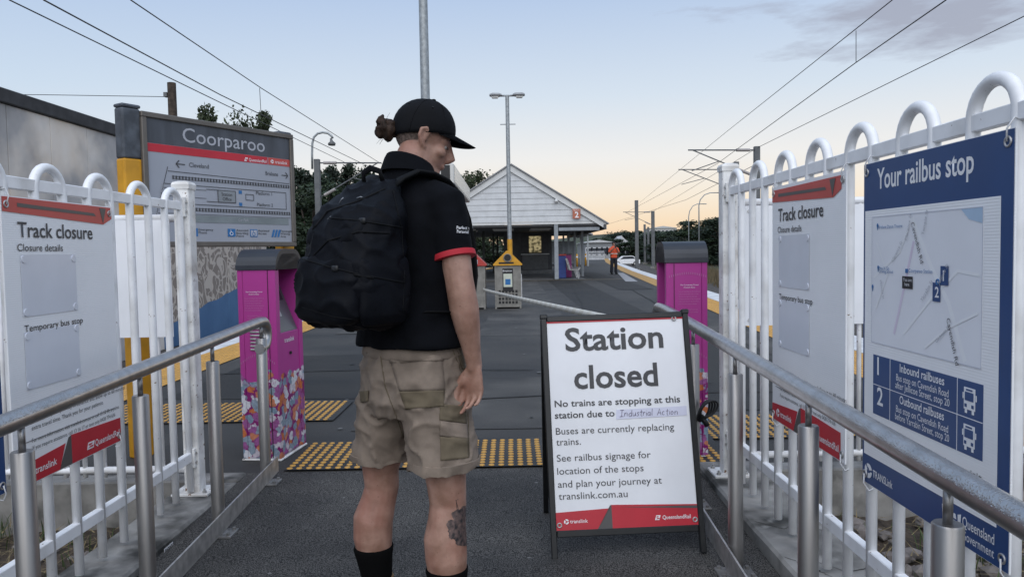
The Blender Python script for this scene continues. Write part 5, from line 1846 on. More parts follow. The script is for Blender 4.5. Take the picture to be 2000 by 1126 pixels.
# ================================================================== OVERHEAD LINE
MAST = mat('mast_steel', (.13, .135, .14), .6, .3, var=.15, vs=3)
WIRE = mat('wire_dark', (.05, .05, .055), .5, .3)
INSU = mat('insulator', (.33, .30, .29), .4)
def mast(label, px, py_top, y, r, arm_px=None, arm_py=None, strut_py=None, square=True):
    c = at(px, py_top, y)
    t = thing('overhead_mast', label, 'mast', (c.x, y, -1.06), 0, 'overhead line masts')
    H = c.z + 1.06
    b = new_bm(); box(b, (-r, -r, 0), (r, r, H), bevel=.01); obj('mast_post', b, MAST, t)
    b = new_bm(); box(b, (-.4, -.4, 0), (.4, .4, .25), bevel=.02); obj('footing', b, CONC, t)
    if arm_px:
        e = at(arm_px, arm_py, y); s = at(px, arm_py, y)
        za, zb = s.z + 1.06, e.z + 1.06
        dx = e.x - c.x
        b = new_bm(); tube(b, [Vector((0, 0, za)), Vector((dx, 0, zb))], .035, 8); obj('cantilever_arm', b, MAST, t)
        b = new_bm(); tube(b, [Vector((dx * .10, 0, za + (zb - za) * .1)), Vector((dx * .30, 0, za + (zb - za) * .3))], .075, 8); obj('insulator', b, INSU, t)
        zs_ = at(px, strut_py, y).z + 1.06
        b = new_bm(); tube(b, [Vector((0, 0, zs_)), Vector((dx * .94, 0, zb))], .030, 8); obj('cantilever_strut', b, MAST, t)
        b = new_bm(); tube(b, [Vector((dx * .10, 0, zs_ + (zb - zs_) * .1)), Vector((dx * .27, 0, zs_ + (zb - zs_) * .27))], .075, 8); obj('insulator', b, INSU, t)
        b = new_bm(); tube(b, [Vector((dx * .55, 0, zs_ + (zb - zs_) * .58)), Vector((dx * .95, 0, zb - 1.0))], .022, 6); obj('steady_arm', b, MAST, t)
    return t
m1_ = mast('stout mast with gooseneck lamp rising before the dark trees', 619, 311, 36, .13, 745, 318, 388)
# gooseneck lamp on that mast
c = at(612, 311, 36)
t = thing('gooseneck_lamp', 'curved gooseneck lamp clamped to the stout mast', 'lamp', (c.x, 36, c.z))
gp = lambda px, py: at(px, py, 36) - Vector((c.x, 36, c.z))
b = new_bm(); tube(b, [gp(*p) for p in ((610, 330), (609.5, 300), (610, 280), (613, 268), (620, 261), (630, 258.5), (640, 260), (647, 265), (650, 270))], .055, 8); obj('neck', b, GALV, t, True)
b = new_bm(); tube(b, [gp(646, 270), gp(647.5, 276), gp(648, 280), gp(648, 284)], [.04, .08, .19, .17], 12); obj('lamp_shade', b, MAST, t, True)
mast('slim mast with cantilever arm seen above the bow topped fence', 1478, 286, 36, .13, 1344, 293, 345)
mast('mast with long cantilever arm hidden behind the white fence post', 1438, 316, 50, .15, 1325, 331, 372)
mast('slim mast with cantilever arm standing beyond the far trackside fence', 1275, 412, 92, .19, 1217, 414, 440)
t_m = mast('bare tall mast beside the track past the man in orange', 1243, 391, 83, .18)
mast('short distant mast between the taller trackside masts', 1259, 438, 120, .16)
mast('far pale mast behind the trackside masts', 1266, 443, 130, .16)
# secondary arm crossing the right tracks
def wire(label, pts, r, grp):
    b = new_bm()
    P = []
    for a, c in zip(pts, pts[1:]):
        for k in range(8):
            u = k / 8
            P.append(a.lerp(c, u) - Vector((0, 0, .0)))
    P.append(pts[-1])
    tube(b, P, r, 5)
    return tag(obj('overhead_wire', b, WIRE, None, True), label, 'wire', grp)
A = at
wire('thin catenary wire over the mural side track, highest of three', [A(255, 0, 12.5), A(510, 172, 20), A(735, 314, 36), A(790, 345, 60)], .012, 'overhead wires')
wire('contact wire over the mural side track with dropper, middle of three', [A(85, 0, 11), A(430, 185, 18), A(740, 335, 40)], .013, 'overhead wires')
wire('lowest feeder wire over the mural side track', [A(18, 0, 12), A(440, 205, 20), A(690, 325, 40)], .012, 'overhead wires')
wire('thin catenary wire over the right hand track, leftmost above the fence', [A(1743, 0, 14), A(1418, 258, 36), A(1250, 395, 92)], .011, 'overhead wires')
wire('contact wire over the right hand track passing above the platform sign', [A(1848, 0, 12), A(1672, 122, 17), A(1400, 320, 36), A(1225, 414, 92)], .012, 'overhead wires')
wire('outer feeder wire running to the mast above the bow topped fence', [A(2000, 32, 16), A(1480, 288, 36), A(1275, 413, 92)], .012, 'overhead wires')
wire('low registration wire between the right hand masts', [A(1478, 320, 36), A(1340, 390, 60), A(1180, 440, 120)], .014, 'overhead wires')
wire('short dropper wire between the mural side wires', [A(507, 172, 20), A(510, 226, 20)], .008, 'dropper wires')
wire('short dropper wire between the right hand wires', [A(1672, 60, 17), A(1672, 122, 17)], .008, 'dropper wires')
# wooden pole with its wire behind the mural wall
c = at(335, 162, 22)
t = thing('wooden_pole', 'weathered timber pole standing behind the mural wall', 'pole', (c.x, 22, -1.06))
b = new_bm(); tube(b, [Vector((0, 0, 0)), Vector((0, 0, c.z + 1.06))], [.15, .12], 12); obj('shaft', b, BARK, t, True, angle=50)
b = new_bm(); box(b, (-.22, -.08, c.z + .65), (-.12, .08, c.z + .78)); obj('bracket', b, MAST, t)
wire('horizontal wire tied to the weathered timber pole', [A(-300, 184, 22), A(70, 185, 22), A(322, 189, 22)], .010, 'dropper wires')

# street lamps by the far road
for px, pyt, tip, y in ((1345, 398, 1378, 95), (1365, 376, 1409, 80)):
    c0 = at(px, pyt + 25, y); 
    t = thing('street_lamp', 'curved arm street lamp with short reach' if y == 95 else 'taller curved arm street lamp beside the big dark tree', 'street lamp', (c0.x, y, -1.06))
    e = at(tip, pyt, y)
    H = c0.z + 1.06
    dx, dz = e.x - c0.x, e.z - c0.z
    b = new_bm(); tube(b, [Vector((0, 0, 0)), Vector((0, 0, H)), Vector((dx * .06, 0, H + dz * .45)), Vector((dx * .25, 0, H + dz * .85)), Vector((dx * .5, 0, H + dz)), Vector((dx * .85, 0, H + dz))], [.09, .06, .055, .05, .05, .05], 8); obj('pole', b, GALV, t, True)
    b = new_bm(); box(b, (dx * .85, -.12, H + dz - .06), (dx * 1.05, .12, H + dz + .05), bevel=.02); obj('lamp_head', b, mat('lamp_head_grey', (.3, .31, .32)), t)

# ================================================================== TREES AND THE FAR BACKGROUND
def tree_meshes(seed, h, rx, rz, leaves, leaf, trunk_r, lobes=9, low=.25):
    rnd = random.Random(seed)
    tb = new_bm()
    th = h - rz * 1.2
    top = Vector((rnd.uniform(-.2, .2) * rx, rnd.uniform(-.2, .2) * rx, h * .72))
    tube(tb, [Vector((0, 0, 0)), Vector((.02 * h, 0, h * .3)), top], [trunk_r, trunk_r * .75, trunk_r * .25], 8)
    L_ = []
    for k in range(lobes):
        a = rnd.uniform(0, 6.283)
        q = rnd.uniform(.15, .8)
        c = Vector((math.cos(a) * rx * q, math.sin(a) * rx * q, h * low + (h * (1 - low)) * rnd.uniform(.0, .90)))
        r = rx * rnd.uniform(.20, .48) * (1.15 - .5 * (c.z / h))
        L_.append((c, r))
        st0 = Vector((.02 * h, 0, h * rnd.uniform(.2, .5)))
        tube(tb, [st0, st0.lerp(c, .5) + Vector((0, 0, .06 * h)), c], [trunk_r * .4, trunk_r * .25, trunk_r * .08], 6)
    L_.append((top + Vector((0, 0, h * .12)), rx * .45))
    cb_ = new_bm()
    for i in range(leaves):
        c, r = rnd.choice(L_)
        d = Vector((rnd.gauss(0, 1), rnd.gauss(0, 1), rnd.gauss(0, 1))).normalized()
        p = c + Vector((d.x, d.y, d.z * .75)) * r * (rnd.random() ** .5) * rnd.choice((1, 1, 1, 1.25))
        s = leaf * rnd.uniform(.5, 1.3)
        u = Vector((rnd.gauss(0, 1), rnd.gauss(0, 1), rnd.gauss(0, .6))).normalized()
        v = u.cross(Vector((rnd.gauss(0, 1), rnd.gauss(0, 1), rnd.gauss(0, 1)))).normalized()
        cb_.faces.new([cb_.verts.new(p + u * s), cb_.verts.new(p + v * s * .5), cb_.verts.new(p - u * s), cb_.verts.new(p - v * s * .5)])
    return tb, cb_
PROTO = {}
def tree(label, x, y, h, rx, kind, grp=None, z=-1.08, seed=0, leaves=9000, leaf=.19, low=.25):
    key = (kind, seed)
    t = thing('tree', label, 'tree', (x, y, z), random.uniform(0, 6), grp)
    if key not in PROTO:
        tb, cb_ = tree_meshes(seed + 11 * kind, 10.0, 3.6, 3.5, leaves, leaf, .20, 26, low)
        a, c = obj('trunk', tb, BARK, t, True), obj('crown', cb_, LEAF[kind], t)
        PROTO[key] = (a, c)
    else:
        for q in PROTO[key]:
            dup(q, t)
    t.scale = (rx / 3.6, rx / 3.6, h / 10.0)
    return t
def tree_px(label, px, py_top, y, rx, kind, grp, seed=0, z=-1.08, low=.25):
    c = at(px, py_top, y)
    return tree(label, c.x, y, (c.z - z) * 1.02, rx, kind, grp, z, seed, low=low)
G1 = 'trees behind the mural side track'
for i, (px, py, y, rx, k, sd, lab) in enumerate([
        (578, 322, 62, 3.4, 2, 0, 'dark leafy tree just beyond the yellow sign post'),
        (600, 352, 55, 3.2, 0, 1, 'low dense tree growing at the foot of the gooseneck mast'),
        (640, 345, 66, 3.6, 2, 2, 'dark tree behind the gooseneck mast'),
        (684, 316, 68, 2.6, 2, 0, 'tallest slim crowned tree behind the cantilever strut'),
        (660, 350, 74, 4.0, 0, 1, 'broad dark tree filling the gap behind the cantilever arm'),
        (722, 335, 72, 2.6, 2, 2, 'small pointed tree beyond the tip of the cantilever arm'),
        (745, 380, 76, 4.0, 0, 0, 'rounded tree beside the backpack shoulder'),
        (560, 365, 58, 3.6, 0, 2, 'squat tree hidden low behind the station map sign'),
        (462, 206, 48, 2.5, 1, 1, 'tall tree whose crown shows over the station map sign'),
        (790, 390, 90, 5, 2, 1, 'broad tree beyond the tall galvanised pole'),
        (850, 400, 95, 5, 0, 2, 'broad tree beyond the platform display box')]):
    tree_px(lab, px, py, y, rx, k, G1, sd, low=.08 if k != 1 else .3)
G2 = 'trees behind the station building'
for px, py, y, rx, k, sd, lab in [(945, 331, 70, 2.3, 1, 2, 'airy tree rising over the ridge of the station building'), (918, 345, 66, 2.0, 1, 0, 'airy tree beside the display box above the station roof'),
                                   (970, 470, 64, 3, 0, 1, 'bushy tree seen through the station verandah')]:
    tree_px(lab, px, py, y, rx, k, G2, sd)
# low hill to the right of the far platform end
b = new_bm()
nx, ny = 40, 16
g = []
for j in range(ny + 1):
    row = []
    for i in range(nx + 1):
        x = -40 + 190 * i / nx
        y = 190 + 240 * j / ny
        e = math.sin(math.pi * i / nx) * math.sin(math.pi * j / ny)
        row.append(b.verts.new((x, y, -1.3 + 9.5 * e + 1.2 * noise.noise(Vector((x * .03, y * .03, 2))) * e)))
    g.append(row)
for j in range(ny):
    for i in range(nx):
        b.faces.new((g[j][i], g[j][i + 1], g[j + 1][i + 1], g[j + 1][i]))
struct('hill', b, mat('hill_green', (.045, .055, .028), .95, var=.4, vs=.08), True, 'low wooded hill beyond the platform end')
G3 = 'trees beyond the far platform end'
far_t = [(1192, 463, 150, 4, 0, 0, 'dark tree at the far end of the shelter roof'), (1208, 452, 175, 6, 2, 1, 'rounded dark tree above the man in orange'), (1222, 448, 185, 5, 0, 2, 'tree crown rising over the white house'),
         (1240, 458, 190, 7, 2, 0, 'broad tree behind the bare tall mast'), (1257, 462, 170, 5, 0, 1, 'tree directly behind the white parked car'), (1275, 455, 160, 5, 2, 2, 'dark tree behind the cantilever mast'),
         (1292, 452, 165, 6, 0, 0, 'tree below the pale hilltop flats'), (1310, 448, 175, 6, 2, 1, 'broad dark tree beside the pale hilltop flats'), (1327, 456, 150, 5, 0, 2, 'tree to the near side of the curved street lamps'),
         (1345, 446, 140, 5.5, 2, 0, 'tree behind the shorter curved street lamp'), (1362, 440, 130, 5, 0, 1, 'tree behind the taller curved street lamp'), (1385, 424, 112, 5.5, 0, 2, 'biggest round tree seen beside the fence post'),
         (1412, 422, 104, 4.5, 2, 0, 'dark tree half hidden by the white fence post'), (1440, 430, 104, 5, 0, 1, 'dark tree seen between the fence pickets'), (1480, 435, 104, 5, 2, 2, 'dark tree behind the track closure notice'),
         (1236, 470, 140, 4, 0, 2, 'low tree in front of the broad tree by the bare mast'), (1286, 474, 125, 4, 2, 1, 'low shrubby tree beside the distant masts'), (1305, 476, 120, 4, 0, 0, 'low shrubby tree near the far trackside fence'),
         (1335, 472, 112, 4.5, 2, 2, 'low shrubby tree at the foot of the street lamps'), (1358, 466, 105, 4, 0, 1, 'low bush before the biggest round tree'), (1175, 468, 160, 4, 2, 2, 'tree glimpsed under the eave of the station building')]
for px, py, y, rx, k, sd, lab in far_t:
    tree_px(lab, px, py, y, rx, k, G3, sd, low=.08)
# dry grass along the far side of the right track
def far_grass():
    b = new_bm()
    for i in range(5200):
        y = random.uniform(14, 85)
        x = edge_r(y) + random.uniform(5.6, 9.5) + (2.0 if random.random() < .3 else 0)
        h = random.uniform(.25, .85)
        w = .03
        a = random.uniform(0, 3.14)
        b.faces.new([b.verts.new((x - w * math.cos(a), y - w * math.sin(a), -1.05)), b.verts.new((x + w * math.cos(a), y + w * math.sin(a), -1.05)),
                     b.verts.new((x + random.gauss(0, .12), y + random.gauss(0, .12), -1.05 + h))])
    tag(obj('dry_grass', b, mat('dry_grass_m', (.13, .10, .055), .9, var=.4, vs=2)), 'tall dry grass along the far side of the right hand track', None, None, 'stuff')
far_grass()
# dark screen fence along the road on the right
t = thing('screen_fence', 'long dark mesh fence beyond the right hand track', 'fence', (edge_r(60) + 12, 60, -1.06))
k = 0
pts = [(edge_r(y) + 12 + (y - 30) * .05, y) for y in range(26, 125, 6)]
for (x0_, y0_), (x1_, y1_) in zip(pts, pts[1:]):
    b = new_bm(); quad_prism(b, [Vector((x0_, y0_, -1.0)), Vector((x1_, y1_, -1.0)), Vector((x1_, y1_, .75)), Vector((x0_, y0_, .75))], Vector((.04, 0, 0)))
    obj('mesh_panel', b, mat('mesh_dark', (.028, .03, .032), .7, var=.2), t, world=True)
    b = new_bm(); tube(b, [Vector((x0_ - .06, y0_, -1.06)), Vector((x0_ - .06, y0_, .9))], .05, 6); obj('fence_post', b, MAST, t, world=True)
# white house, pale flats, car, shed
def house(label, px0, px1, py_b, py_e, py_r, y, depth, wall, roof, nwin):
    a, c = at(px0, py_b, y), at(px1, py_b, y)
    ze_, zr2 = at(px0, py_e, y).z, at((px0 + px1) / 2, py_r, y).z
    w = c.x - a.x
    z0 = -1.06
    t = thing('house', label, 'house', (a.x, y, z0))
    b = new_bm(); box(b, (0, 0, 0), (w, depth, ze_ - z0)); obj('wall', b, wall, t)
    b = new_bm()
    o = .35
    quad_prism(b, [Vector((-o, -o, ze_ - z0 + .01)), Vector((w + o, -o, ze_ - z0 + .01)), Vector((w / 2, -o, zr2 - z0))], Vector((0, depth + 2 * o, 0)))
    obj('roof', b, roof, t)
    for k in range(nwin):
        x = w * (k + .5) / nwin
        zz = ze_ - z0 - 1.9
        b = new_bm(); box(b, (x - .55, -.06, zz), (x + .55, .0 - .003, zz + 1.15)); wn_ = obj('window', b, WHITE, t)
        b = new_bm(); box(b, (x - .47, -.075, zz + .08), (x + .47, -.062, zz + 1.07)); obj('pane', b, mat('pane_dark', (.03, .035, .045), .1), wn_)
    return t
house('white timber house with pale roof among the far trees', 1200, 1232, 495, 478, 464, 150, 9, WHITE, mat('roof_pale', (.5, .5, .5), .5), 3)
house('small white gabled house just behind the man in orange', 1206, 1222, 495, 472, 460, 165, 7, WHITE, mat('roof_pale', (.5, .5, .5)), 2)
house('long pale flats on top of the wooded hill', 1268, 1322, 470, 446, 441, 300, 12, mat('flats_cream', (.45, .43, .40), .7), mat('roof_pale', (.5, .5, .5)), 7)
house('long grey shed beyond the platform end railing', 1146, 1196, 510, 474, 468, 115, 16, mat('shed_grey', (.24, .25, .26), .7), mat('roof_pale', (.5, .5, .5)), 5)
c = at(1224, 500, 108)
t = thing('parked_car', 'white hatchback parked beside the far trees', 'car', (c.x, 108, -1.05), 0)
b = new_bm()
prof = [(-1.9, .35), (-1.95, .75), (-1.75, .95), (-1.1, 1.0), (-.5, 1.45), (.9, 1.48), (1.6, 1.05), (1.95, .9), (1.95, .35)]
quad_prism(b, [Vector((x, 0, z)) for x, z in prof], Vector((0, 1.7, 0)))
cbod = obj('body', b, WHITE, t)
b = new_bm(); quad_prism(b, [Vector((x, -.01, z)) for x, z in ((-.95, 1.02), (-.45, 1.38), (.85, 1.40), (1.35, 1.06))], Vector((0, .012, 0))); obj('side_window', b, mat('pane_dark', (.03, .035, .045)), t)
for x in (-1.25, 1.25):
    for yy in (.02, 1.5):
        b = new_bm(); tube(b, [Vector((x, yy - .05, .33)), Vector((x, yy + .18, .33))], .33, 14); wh = obj('wheel', b, BLK_RUB, t)
        b = new_bm(); tube(b, [Vector((x, yy - .06, .33)), Vector((x, yy - .052, .33))], .2, 12); obj('rim', b, STEEL_D, wh)

# ================================================================== DISTANT MAN IN ORANGE
def loft_body(bm, rings, n=16, p=2.2):
    loft(bm, [ering(cx, cy, z, a, c, n, p) for (z, cx, cy, a, c) in rings])
SKIN = mat('skin', (.29, .155, .108), .55, var=.16, vs=16, bump=.35, bs=170, col2=(.40, .235, .178), detail=10)
wear(SKIN, (.30, .125, .090), 7.0, .48, .85, 8)
wear(SKIN, (.17, .075, .05), 130.0, .68, .78, 3)
fp = gz(1199, 535)
om = thing('person', 'distant person in orange work shirt and dark trousers holding up a phone', 'person', (fp.x, fp.y, 0), R(6))
bs_ = []
b = new_bm(); ellipsoid(b, (0, 0, 1.63), (.075, .095, .115)); bs_.append(b)
b = new_bm(); loft_body(b, [(.80, 0, 0, .15, .10), (1.0, 0, 0, .17, .11), (1.3, 0, 0, .2, .12), (1.45, 0, 0, .14, .09), (1.55, 0, 0, .05, .05)]); bs_.append(b)
for s in (-1, 1):
    b = new_bm(); tube(b, [Vector((s * .19, 0, 1.40)), Vector((s * .27, -.06, 1.14)), Vector((s * .10, -.30, 1.36)), Vector((s * .04, -.36, 1.42))], [.055, .045, .035, .03], 10, round_ends=True); bs_.append(b)
    b = new_bm(); tube(b, [Vector((s * .09, 0, .85)), Vector((s * .11, -.02, .48)), Vector((s * .12, .02, .08))], [.09, .065, .045], 10, round_ends=True); bs_.append(b)
    b = new_bm(); tube(b, [Vector((s * .12, .04, .05)), Vector((s * .13, -.18, .04))], [.045, .04], 8, round_ends=True); bs_.append(b)
obj('body', fuse(bs_, .02, 2), SKIN, om, True)
ORNG = mat('orange_cloth', (.62, .085, .03), .75, var=.12, vs=10)
bs_ = []
b = new_bm(); loft_body(b, [(.88, 0, 0, .185, .13), (1.1, 0, 0, .195, .14), (1.35, 0, 0, .225, .14), (1.47, 0, 0, .15, .10), (1.52, 0, 0, .075, .07)]); bs_.append(b)
for s in (-1, 1):
    b = new_bm(); tube(b, [Vector((s * .18, 0, 1.41)), Vector((s * .265, -.055, 1.17))], [.075, .068], 10); bs_.append(b)
obj('shirt', fuse(bs_, .02, 2), ORNG, om, True)
b = new_bm(); box(b, (-.205, -.155, 1.08), (.205, .150, 1.13), bevel=.04); obj('reflective_band', b, mat('reflective', (.6, .6, .55), .4), om)
bs_ = []
b = new_bm(); loft_body(b, [(.80, 0, 0, .175, .125), (.92, 0, 0, .18, .125)]); bs_.append(b)
for s in (-1, 1):
    b = new_bm(); tube(b, [Vector((s * .09, 0, .88)), Vector((s * .11, -.02, .48)), Vector((s * .12, .02, .09))], [.105, .09, .085], 12); bs_.append(b)
obj('trousers', fuse(bs_, .02, 2), mat('dark_cloth', (.012, .013, .02), .85), om, True)
b = new_bm(); ellipsoid(b, (0, .012, 1.665), (.082, .10, .10)); obj('hair', b, mat('hair_dark', (.012, .009, .007), .7), om, True)
for s in (-1, 1):
    b = new_bm(); tube(b, [Vector((s * .12, .07, .05)), Vector((s * .13, -.20, .045))], [(.055, .05), (.045, .045)], 10, round_ends=True); obj('shoe', b, BLK_RUB, om, True)
b = new_bm(); box(b, (-.04, -.40, 1.40), (.04, -.39, 1.55)); tag(obj('phone', b, BLK_RUB), 'dark phone held up by the distant person in orange', 'phone').matrix_basis = om.matrix_basis.copy()

# ================================================================== THE MAN WITH THE BACKPACK
MY = 2.55
hip = at(809, 700, MY)
MZ = ramp_z(MY) + .004
YAW = R(-38)
man = thing('person', 'person seen from behind in black cap, black polo shirt and khaki work shorts', 'person', (hip.x, MY, MZ), YAW)
MM = root_mx(man)
HC = Vector((.008, .066, 1.742))
HEAD = Matrix.Translation(HC) @ Matrix.Rotation(R(-38), 4, 'Z') @ Matrix.Rotation(R(-19), 4, 'X')
def hv(x, y, z):
    return HEAD @ Vector((x, y, z))
def hell(c, r, rx=0.0):
    b = new_bm(); ellipsoid(b, (0, 0, 0), r, None, 20, 14)
    bmesh.ops.transform(b, matrix=HEAD @ Matrix.Translation(Vector(c)) @ Matrix.Rotation(rx, 4, 'X'), verts=b.verts)
    return b
# --- skin: one continuous surface
bs_ = []
bs_.append(hell((0, -.012, .028), (.076, .096, .096)))
bs_.append(hell((0, .030, -.040), (.058, .062, .078)))
bs_.append(hell((0, .060, .012), (.054, .030, .030)))
bs_.append(hell((0, .066, -.098), (.026, .022, .020)))
bs_.append(hell((0, .086, -.072), (.022, .012, .010)))
for s in (-1, 1):
    bs_.append(hell((s * .040, .058, -.030), (.022, .026, .022)))
    b = new_bm(); tube(b, [hv(s * .062, -.012, -.045), hv(s * .050, .02, -.082), hv(s * .02, .058, -.098)], [.020, .020, .018], 10, round_ends=True); bs_.append(b)
    # ears with a rim
    b = new_bm(); tube(b, [hv(s * .074, .002, -.036), hv(s * .082, -.010, -.032), hv(s * .090, -.026, -.008), hv(s * .091, -.026, .016), hv(s * .086, -.010, .026), hv(s * .079, .004, .012)], [.008, .008, .0075, .0075, .0075, .006], 8, round_ends=True); bs_.append(b)
    bs_.append(hell((s * .080, -.010, -.004), (.006, .016, .026)))
b = new_bm(); tube(b, [hv(0, .088, .012), hv(0, .100, -.012), hv(0, .113, -.034), hv(0, .100, -.046)], [.009, .011, .015, .012], 10, round_ends=True); bs_.append(b)
b = new_bm(); tube(b, [Vector((0, -.022, 1.50)), Vector((0, -.008, 1.60)), Vector((.0, .022, 1.68)), HC + Vector((0, -.01, .0))], [.078, .064, .060, .056], 18); bs_.append(b)
b = new_bm(); loft_body(b, [(.96, 0, 0, .155, .105), (1.10, 0, 0, .155, .10), (1.30, 0, 0, .165, .10), (1.46, 0, 0, .17, .09), (1.54, 0, -.01, .10, .07)], 24); bs_.append(b)
SH, EL, WR = Vector((.178, -.005, 1.495)), Vector((.236, -.015, 1.235)), Vector((.234, .045, .985))
def arm(sg, EL, WR, SH):
    b = new_bm()
    f = lambda a, c, t: a.lerp(c, t)
    pts = [SH, f(SH, EL, .35), f(SH, EL, .65), f(SH, EL, .9), f(EL, WR, .1), f(EL, WR, .30), f(EL, WR, .55), f(EL, WR, .8), f(EL, WR, 1.0), f(EL, WR, 1.08)]
    tube(b, pts, [.055, .052, .050, .047, .048, .049, .042, .032, (.026, .030), (.022, .032)], 14, round_ends=True)
    bs_.append(b)
arm(1, EL, WR, SH)
def hand(WR, n, t, curl=(8, 20, 26)):
    """palm normal n, direction of the thumb side t, fingers hang down"""
    n, t = Vector(n).normalized(), Vector(t).normalized()
    dn = Vector((0, 0, -1)) * .985 + n * .10
    b = new_bm()
    tube(b, [WR, WR + dn * .03, WR + dn * .065, WR + dn * .095], [(.016, .028), (.017, .036), (.016, .041), (.012, .040)], 14, ref=n, round_ends=True)
    bs_.append(b)
    # heel of the thumb
    b = new_bm(); tube(b, [WR + dn * .02 + t * .016 + n * .006, WR + dn * .055 + t * .030 + n * .010], [.017, .017], 10, round_ends=True); bs_.append(b)
    kn = WR + dn * .095
    for k, (off, ln, r) in enumerate(((.0345, .074, .0080), (.0118, .083, .0083), (-.0118, .077, .0080), (-.0340, .060, .0072))):
        p = kn + t * off - dn * .008
        pts = [p - dn * .02, p]
        ang = 0
        for j, fr in enumerate((.46, .30, .24)):
            ang += R(curl[j] + (0, 9, 16, 26)[k] * (j == 0) + (4, 0, 6, 2)[k])
            d = (dn * math.cos(ang) + n * math.sin(ang)) + t * (.10 * off / .03)
            p = p + d.normalized() * ln * fr
            pts.append(p)
        b = new_bm(); tube(b, pts, [r * 1.1, r * 1.1, r, r * .93, r * .82], 10, round_ends=True); bs_.append(b)
    p = WR + dn * .030 + t * .028 + n * .008
    b = new_bm(); tube(b, [p, p + dn * .035 + t * .020 + n * .010, p + dn * .070 + t * .024 + n * .016, p + dn * .096 + t * .020 + n * .024], [.0145, .0125, .0115, .0095], 10, round_ends=True); bs_.append(b)
hand(WR + Vector((0, 0, -.015)), (.10, -.99, 0), (-.99, -.10, 0))
EL2, WR2 = Vector((-.24, -.01, 1.22)), Vector((-.20, .14, 1.02))
arm(-1, EL2, WR2, Vector((-.178, -.005, 1.495)))
hand(WR2 + Vector((0, 0, -.015)), (.9, -.3, 0), (.3, .9, 0))
# legs
FL, FR = Vector((-.206, -.008, 0)), Vector((.148, .004, 0))
def leg(ft, hipx):
    b = new_bm()
    K = Vector((-.186 if hipx < 0 else .143, .002, .50))
    pts = [Vector((hipx, 0, .93)), Vector((hipx, 0, .93)).lerp(K, .5), K + Vector((0, -.005, .07)), K, K + Vector((ft.x * .03, -.012, -.05)), Vector((ft.x * .98, ft.y - .022, .385)), Vector((ft.x, ft.y - .022, .32)), Vector((ft.x, ft.y - .015, .24)), Vector((ft.x, ft.y - .008, .17)), Vector((ft.x, ft.y - .004, .10)), Vector((ft.x, ft.y, .05))]
    tube(b, pts, [(.085, .09), (.082, .085), (.066, .068), (.061, .064), (.064, .063), (.074, .071), (.072, .070), (.061, .060), (.046, .047), (.040, .044), (.04, .05)], 18, ref=(1, 0, 0), round_ends=True)
    bs_.append(b)
    b = new_bm(); tube(b, [Vector((ft.x, ft.y - .03, .05)), Vector((ft.x, ft.y + .08, .045)), Vector((ft.x + .01 * (1 if hipx > 0 else -1), ft.y + .17, .03))], [.038, .04, .028], 10, round_ends=True); bs_.append(b)
leg(FL, -.095); leg(FR, .095)
skin = obj('body', fuse(bs_, .0050, 4), SKIN, man, True)
MATS['skin'].node_tree.nodes['Principled BSDF'].inputs['Subsurface Weight'].default_value = .06
MATS['skin'].node_tree.nodes['Principled BSDF'].inputs['Subsurface Radius'].default_value = (.01, .004, .002)

CLOTH_B = mat('black_polo', (.0032, .0037, .0055), .9, var=.25, vs=14, bump=.25, bs=420, spec=.12)
KHAKI = mat('khaki_canvas', (.215, .172, .138), .9, var=.22, vs=13, bump=.35, bs=330, spec=.2, detail=8)
KHAKI_D = mat('khaki_patch', (.130, .105, .072), .9, var=.14, vs=16, bump=.35, bs=330, spec=.2)
REDTRIM = mat('red_trim', (.42, .012, .025), .75, var=.1)
def crumple(me, fn):
    me.update()
    ns = [v.normal.copy() for v in me.vertices]
    for v, n in zip(me.vertices, ns):
        v.co += n * fn(v.co)
    me.update()
    return me
def ridge(p, sc, seed=0.0):
    q = Vector((p.x * sc[0], p.y * sc[1], p.z * sc[2] + seed))
    return 1 - abs(noise.noise(q)) * 2
# --- shirt
sb = []
b = new_bm(); loft_body(b, [(1.035, 0, .002, .212, .174), (1.10, 0, .000, .204, .164), (1.22, 0, 0, .192, .148), (1.34, 0, -.004, .205, .148), (1.44, 0, -.008, .206, .138), (1.51, 0, -.012, .185, .118), (1.56, 0, -.014, .145, .095), (1.60, 0, -.012, .095, .082), (1.635, 0, -.006, .076, .076)], 30); sb.append(b)
sleeves = []
for s in (1, -1):
    S_, E_ = Vector((s * .165, -.006, 1.50)), (EL if s > 0 else EL2)
    hem = S_.lerp(E_, .63)
    b = new_bm(); tube(b, [Vector((s * .10, -.01, 1.525)), S_, S_.lerp(E_, .30), S_.lerp(E_, .55), hem], [.072, .074, .070, .067, .068], 18, ref=(0, 1, 0)); sb.append(b)
    sleeves.append((S_, E_, hem))
shm = fuse(sb, .0085, 4)
crumple(shm, lambda p: .0045 * (ridge(p, (5, 5, 9), 1) - .5) + .0025 * (ridge(p, (13, 13, 16), 7) - .5) + (.004 * math.sin(p.x * 40 + 1) if p.z < 1.12 else 0) * (1.12 - p.z) / .09 if p.z < 1.58 else 0)
shirt = obj('shirt', shm, CLOTH_B, man, True)
# collar (stand + folded fall)
b = new_bm()
loft(b, [ering(0, -.008 + dy, z, a, c, 28) for z, a, c, dy in ((1.600, .090, .082, 0), (1.640, .079, .078, .002), (1.672, .074, .074, .008), (1.682, .075, .075, .010), (1.684, .081, .080, .010), (1.672, .085, .084, .008), (1.640, .091, .090, .002), (1.622, .096, .094, 0))], cap=False)
cm = obj('collar', b, CLOTH_B, shirt, True)
for v in cm.data.vertices:
    v.co.z -= .36 * (v.co.y + .075) * max(0, (v.co.z - 1.595) / .08) - .004
    v.co.x -= 0.0
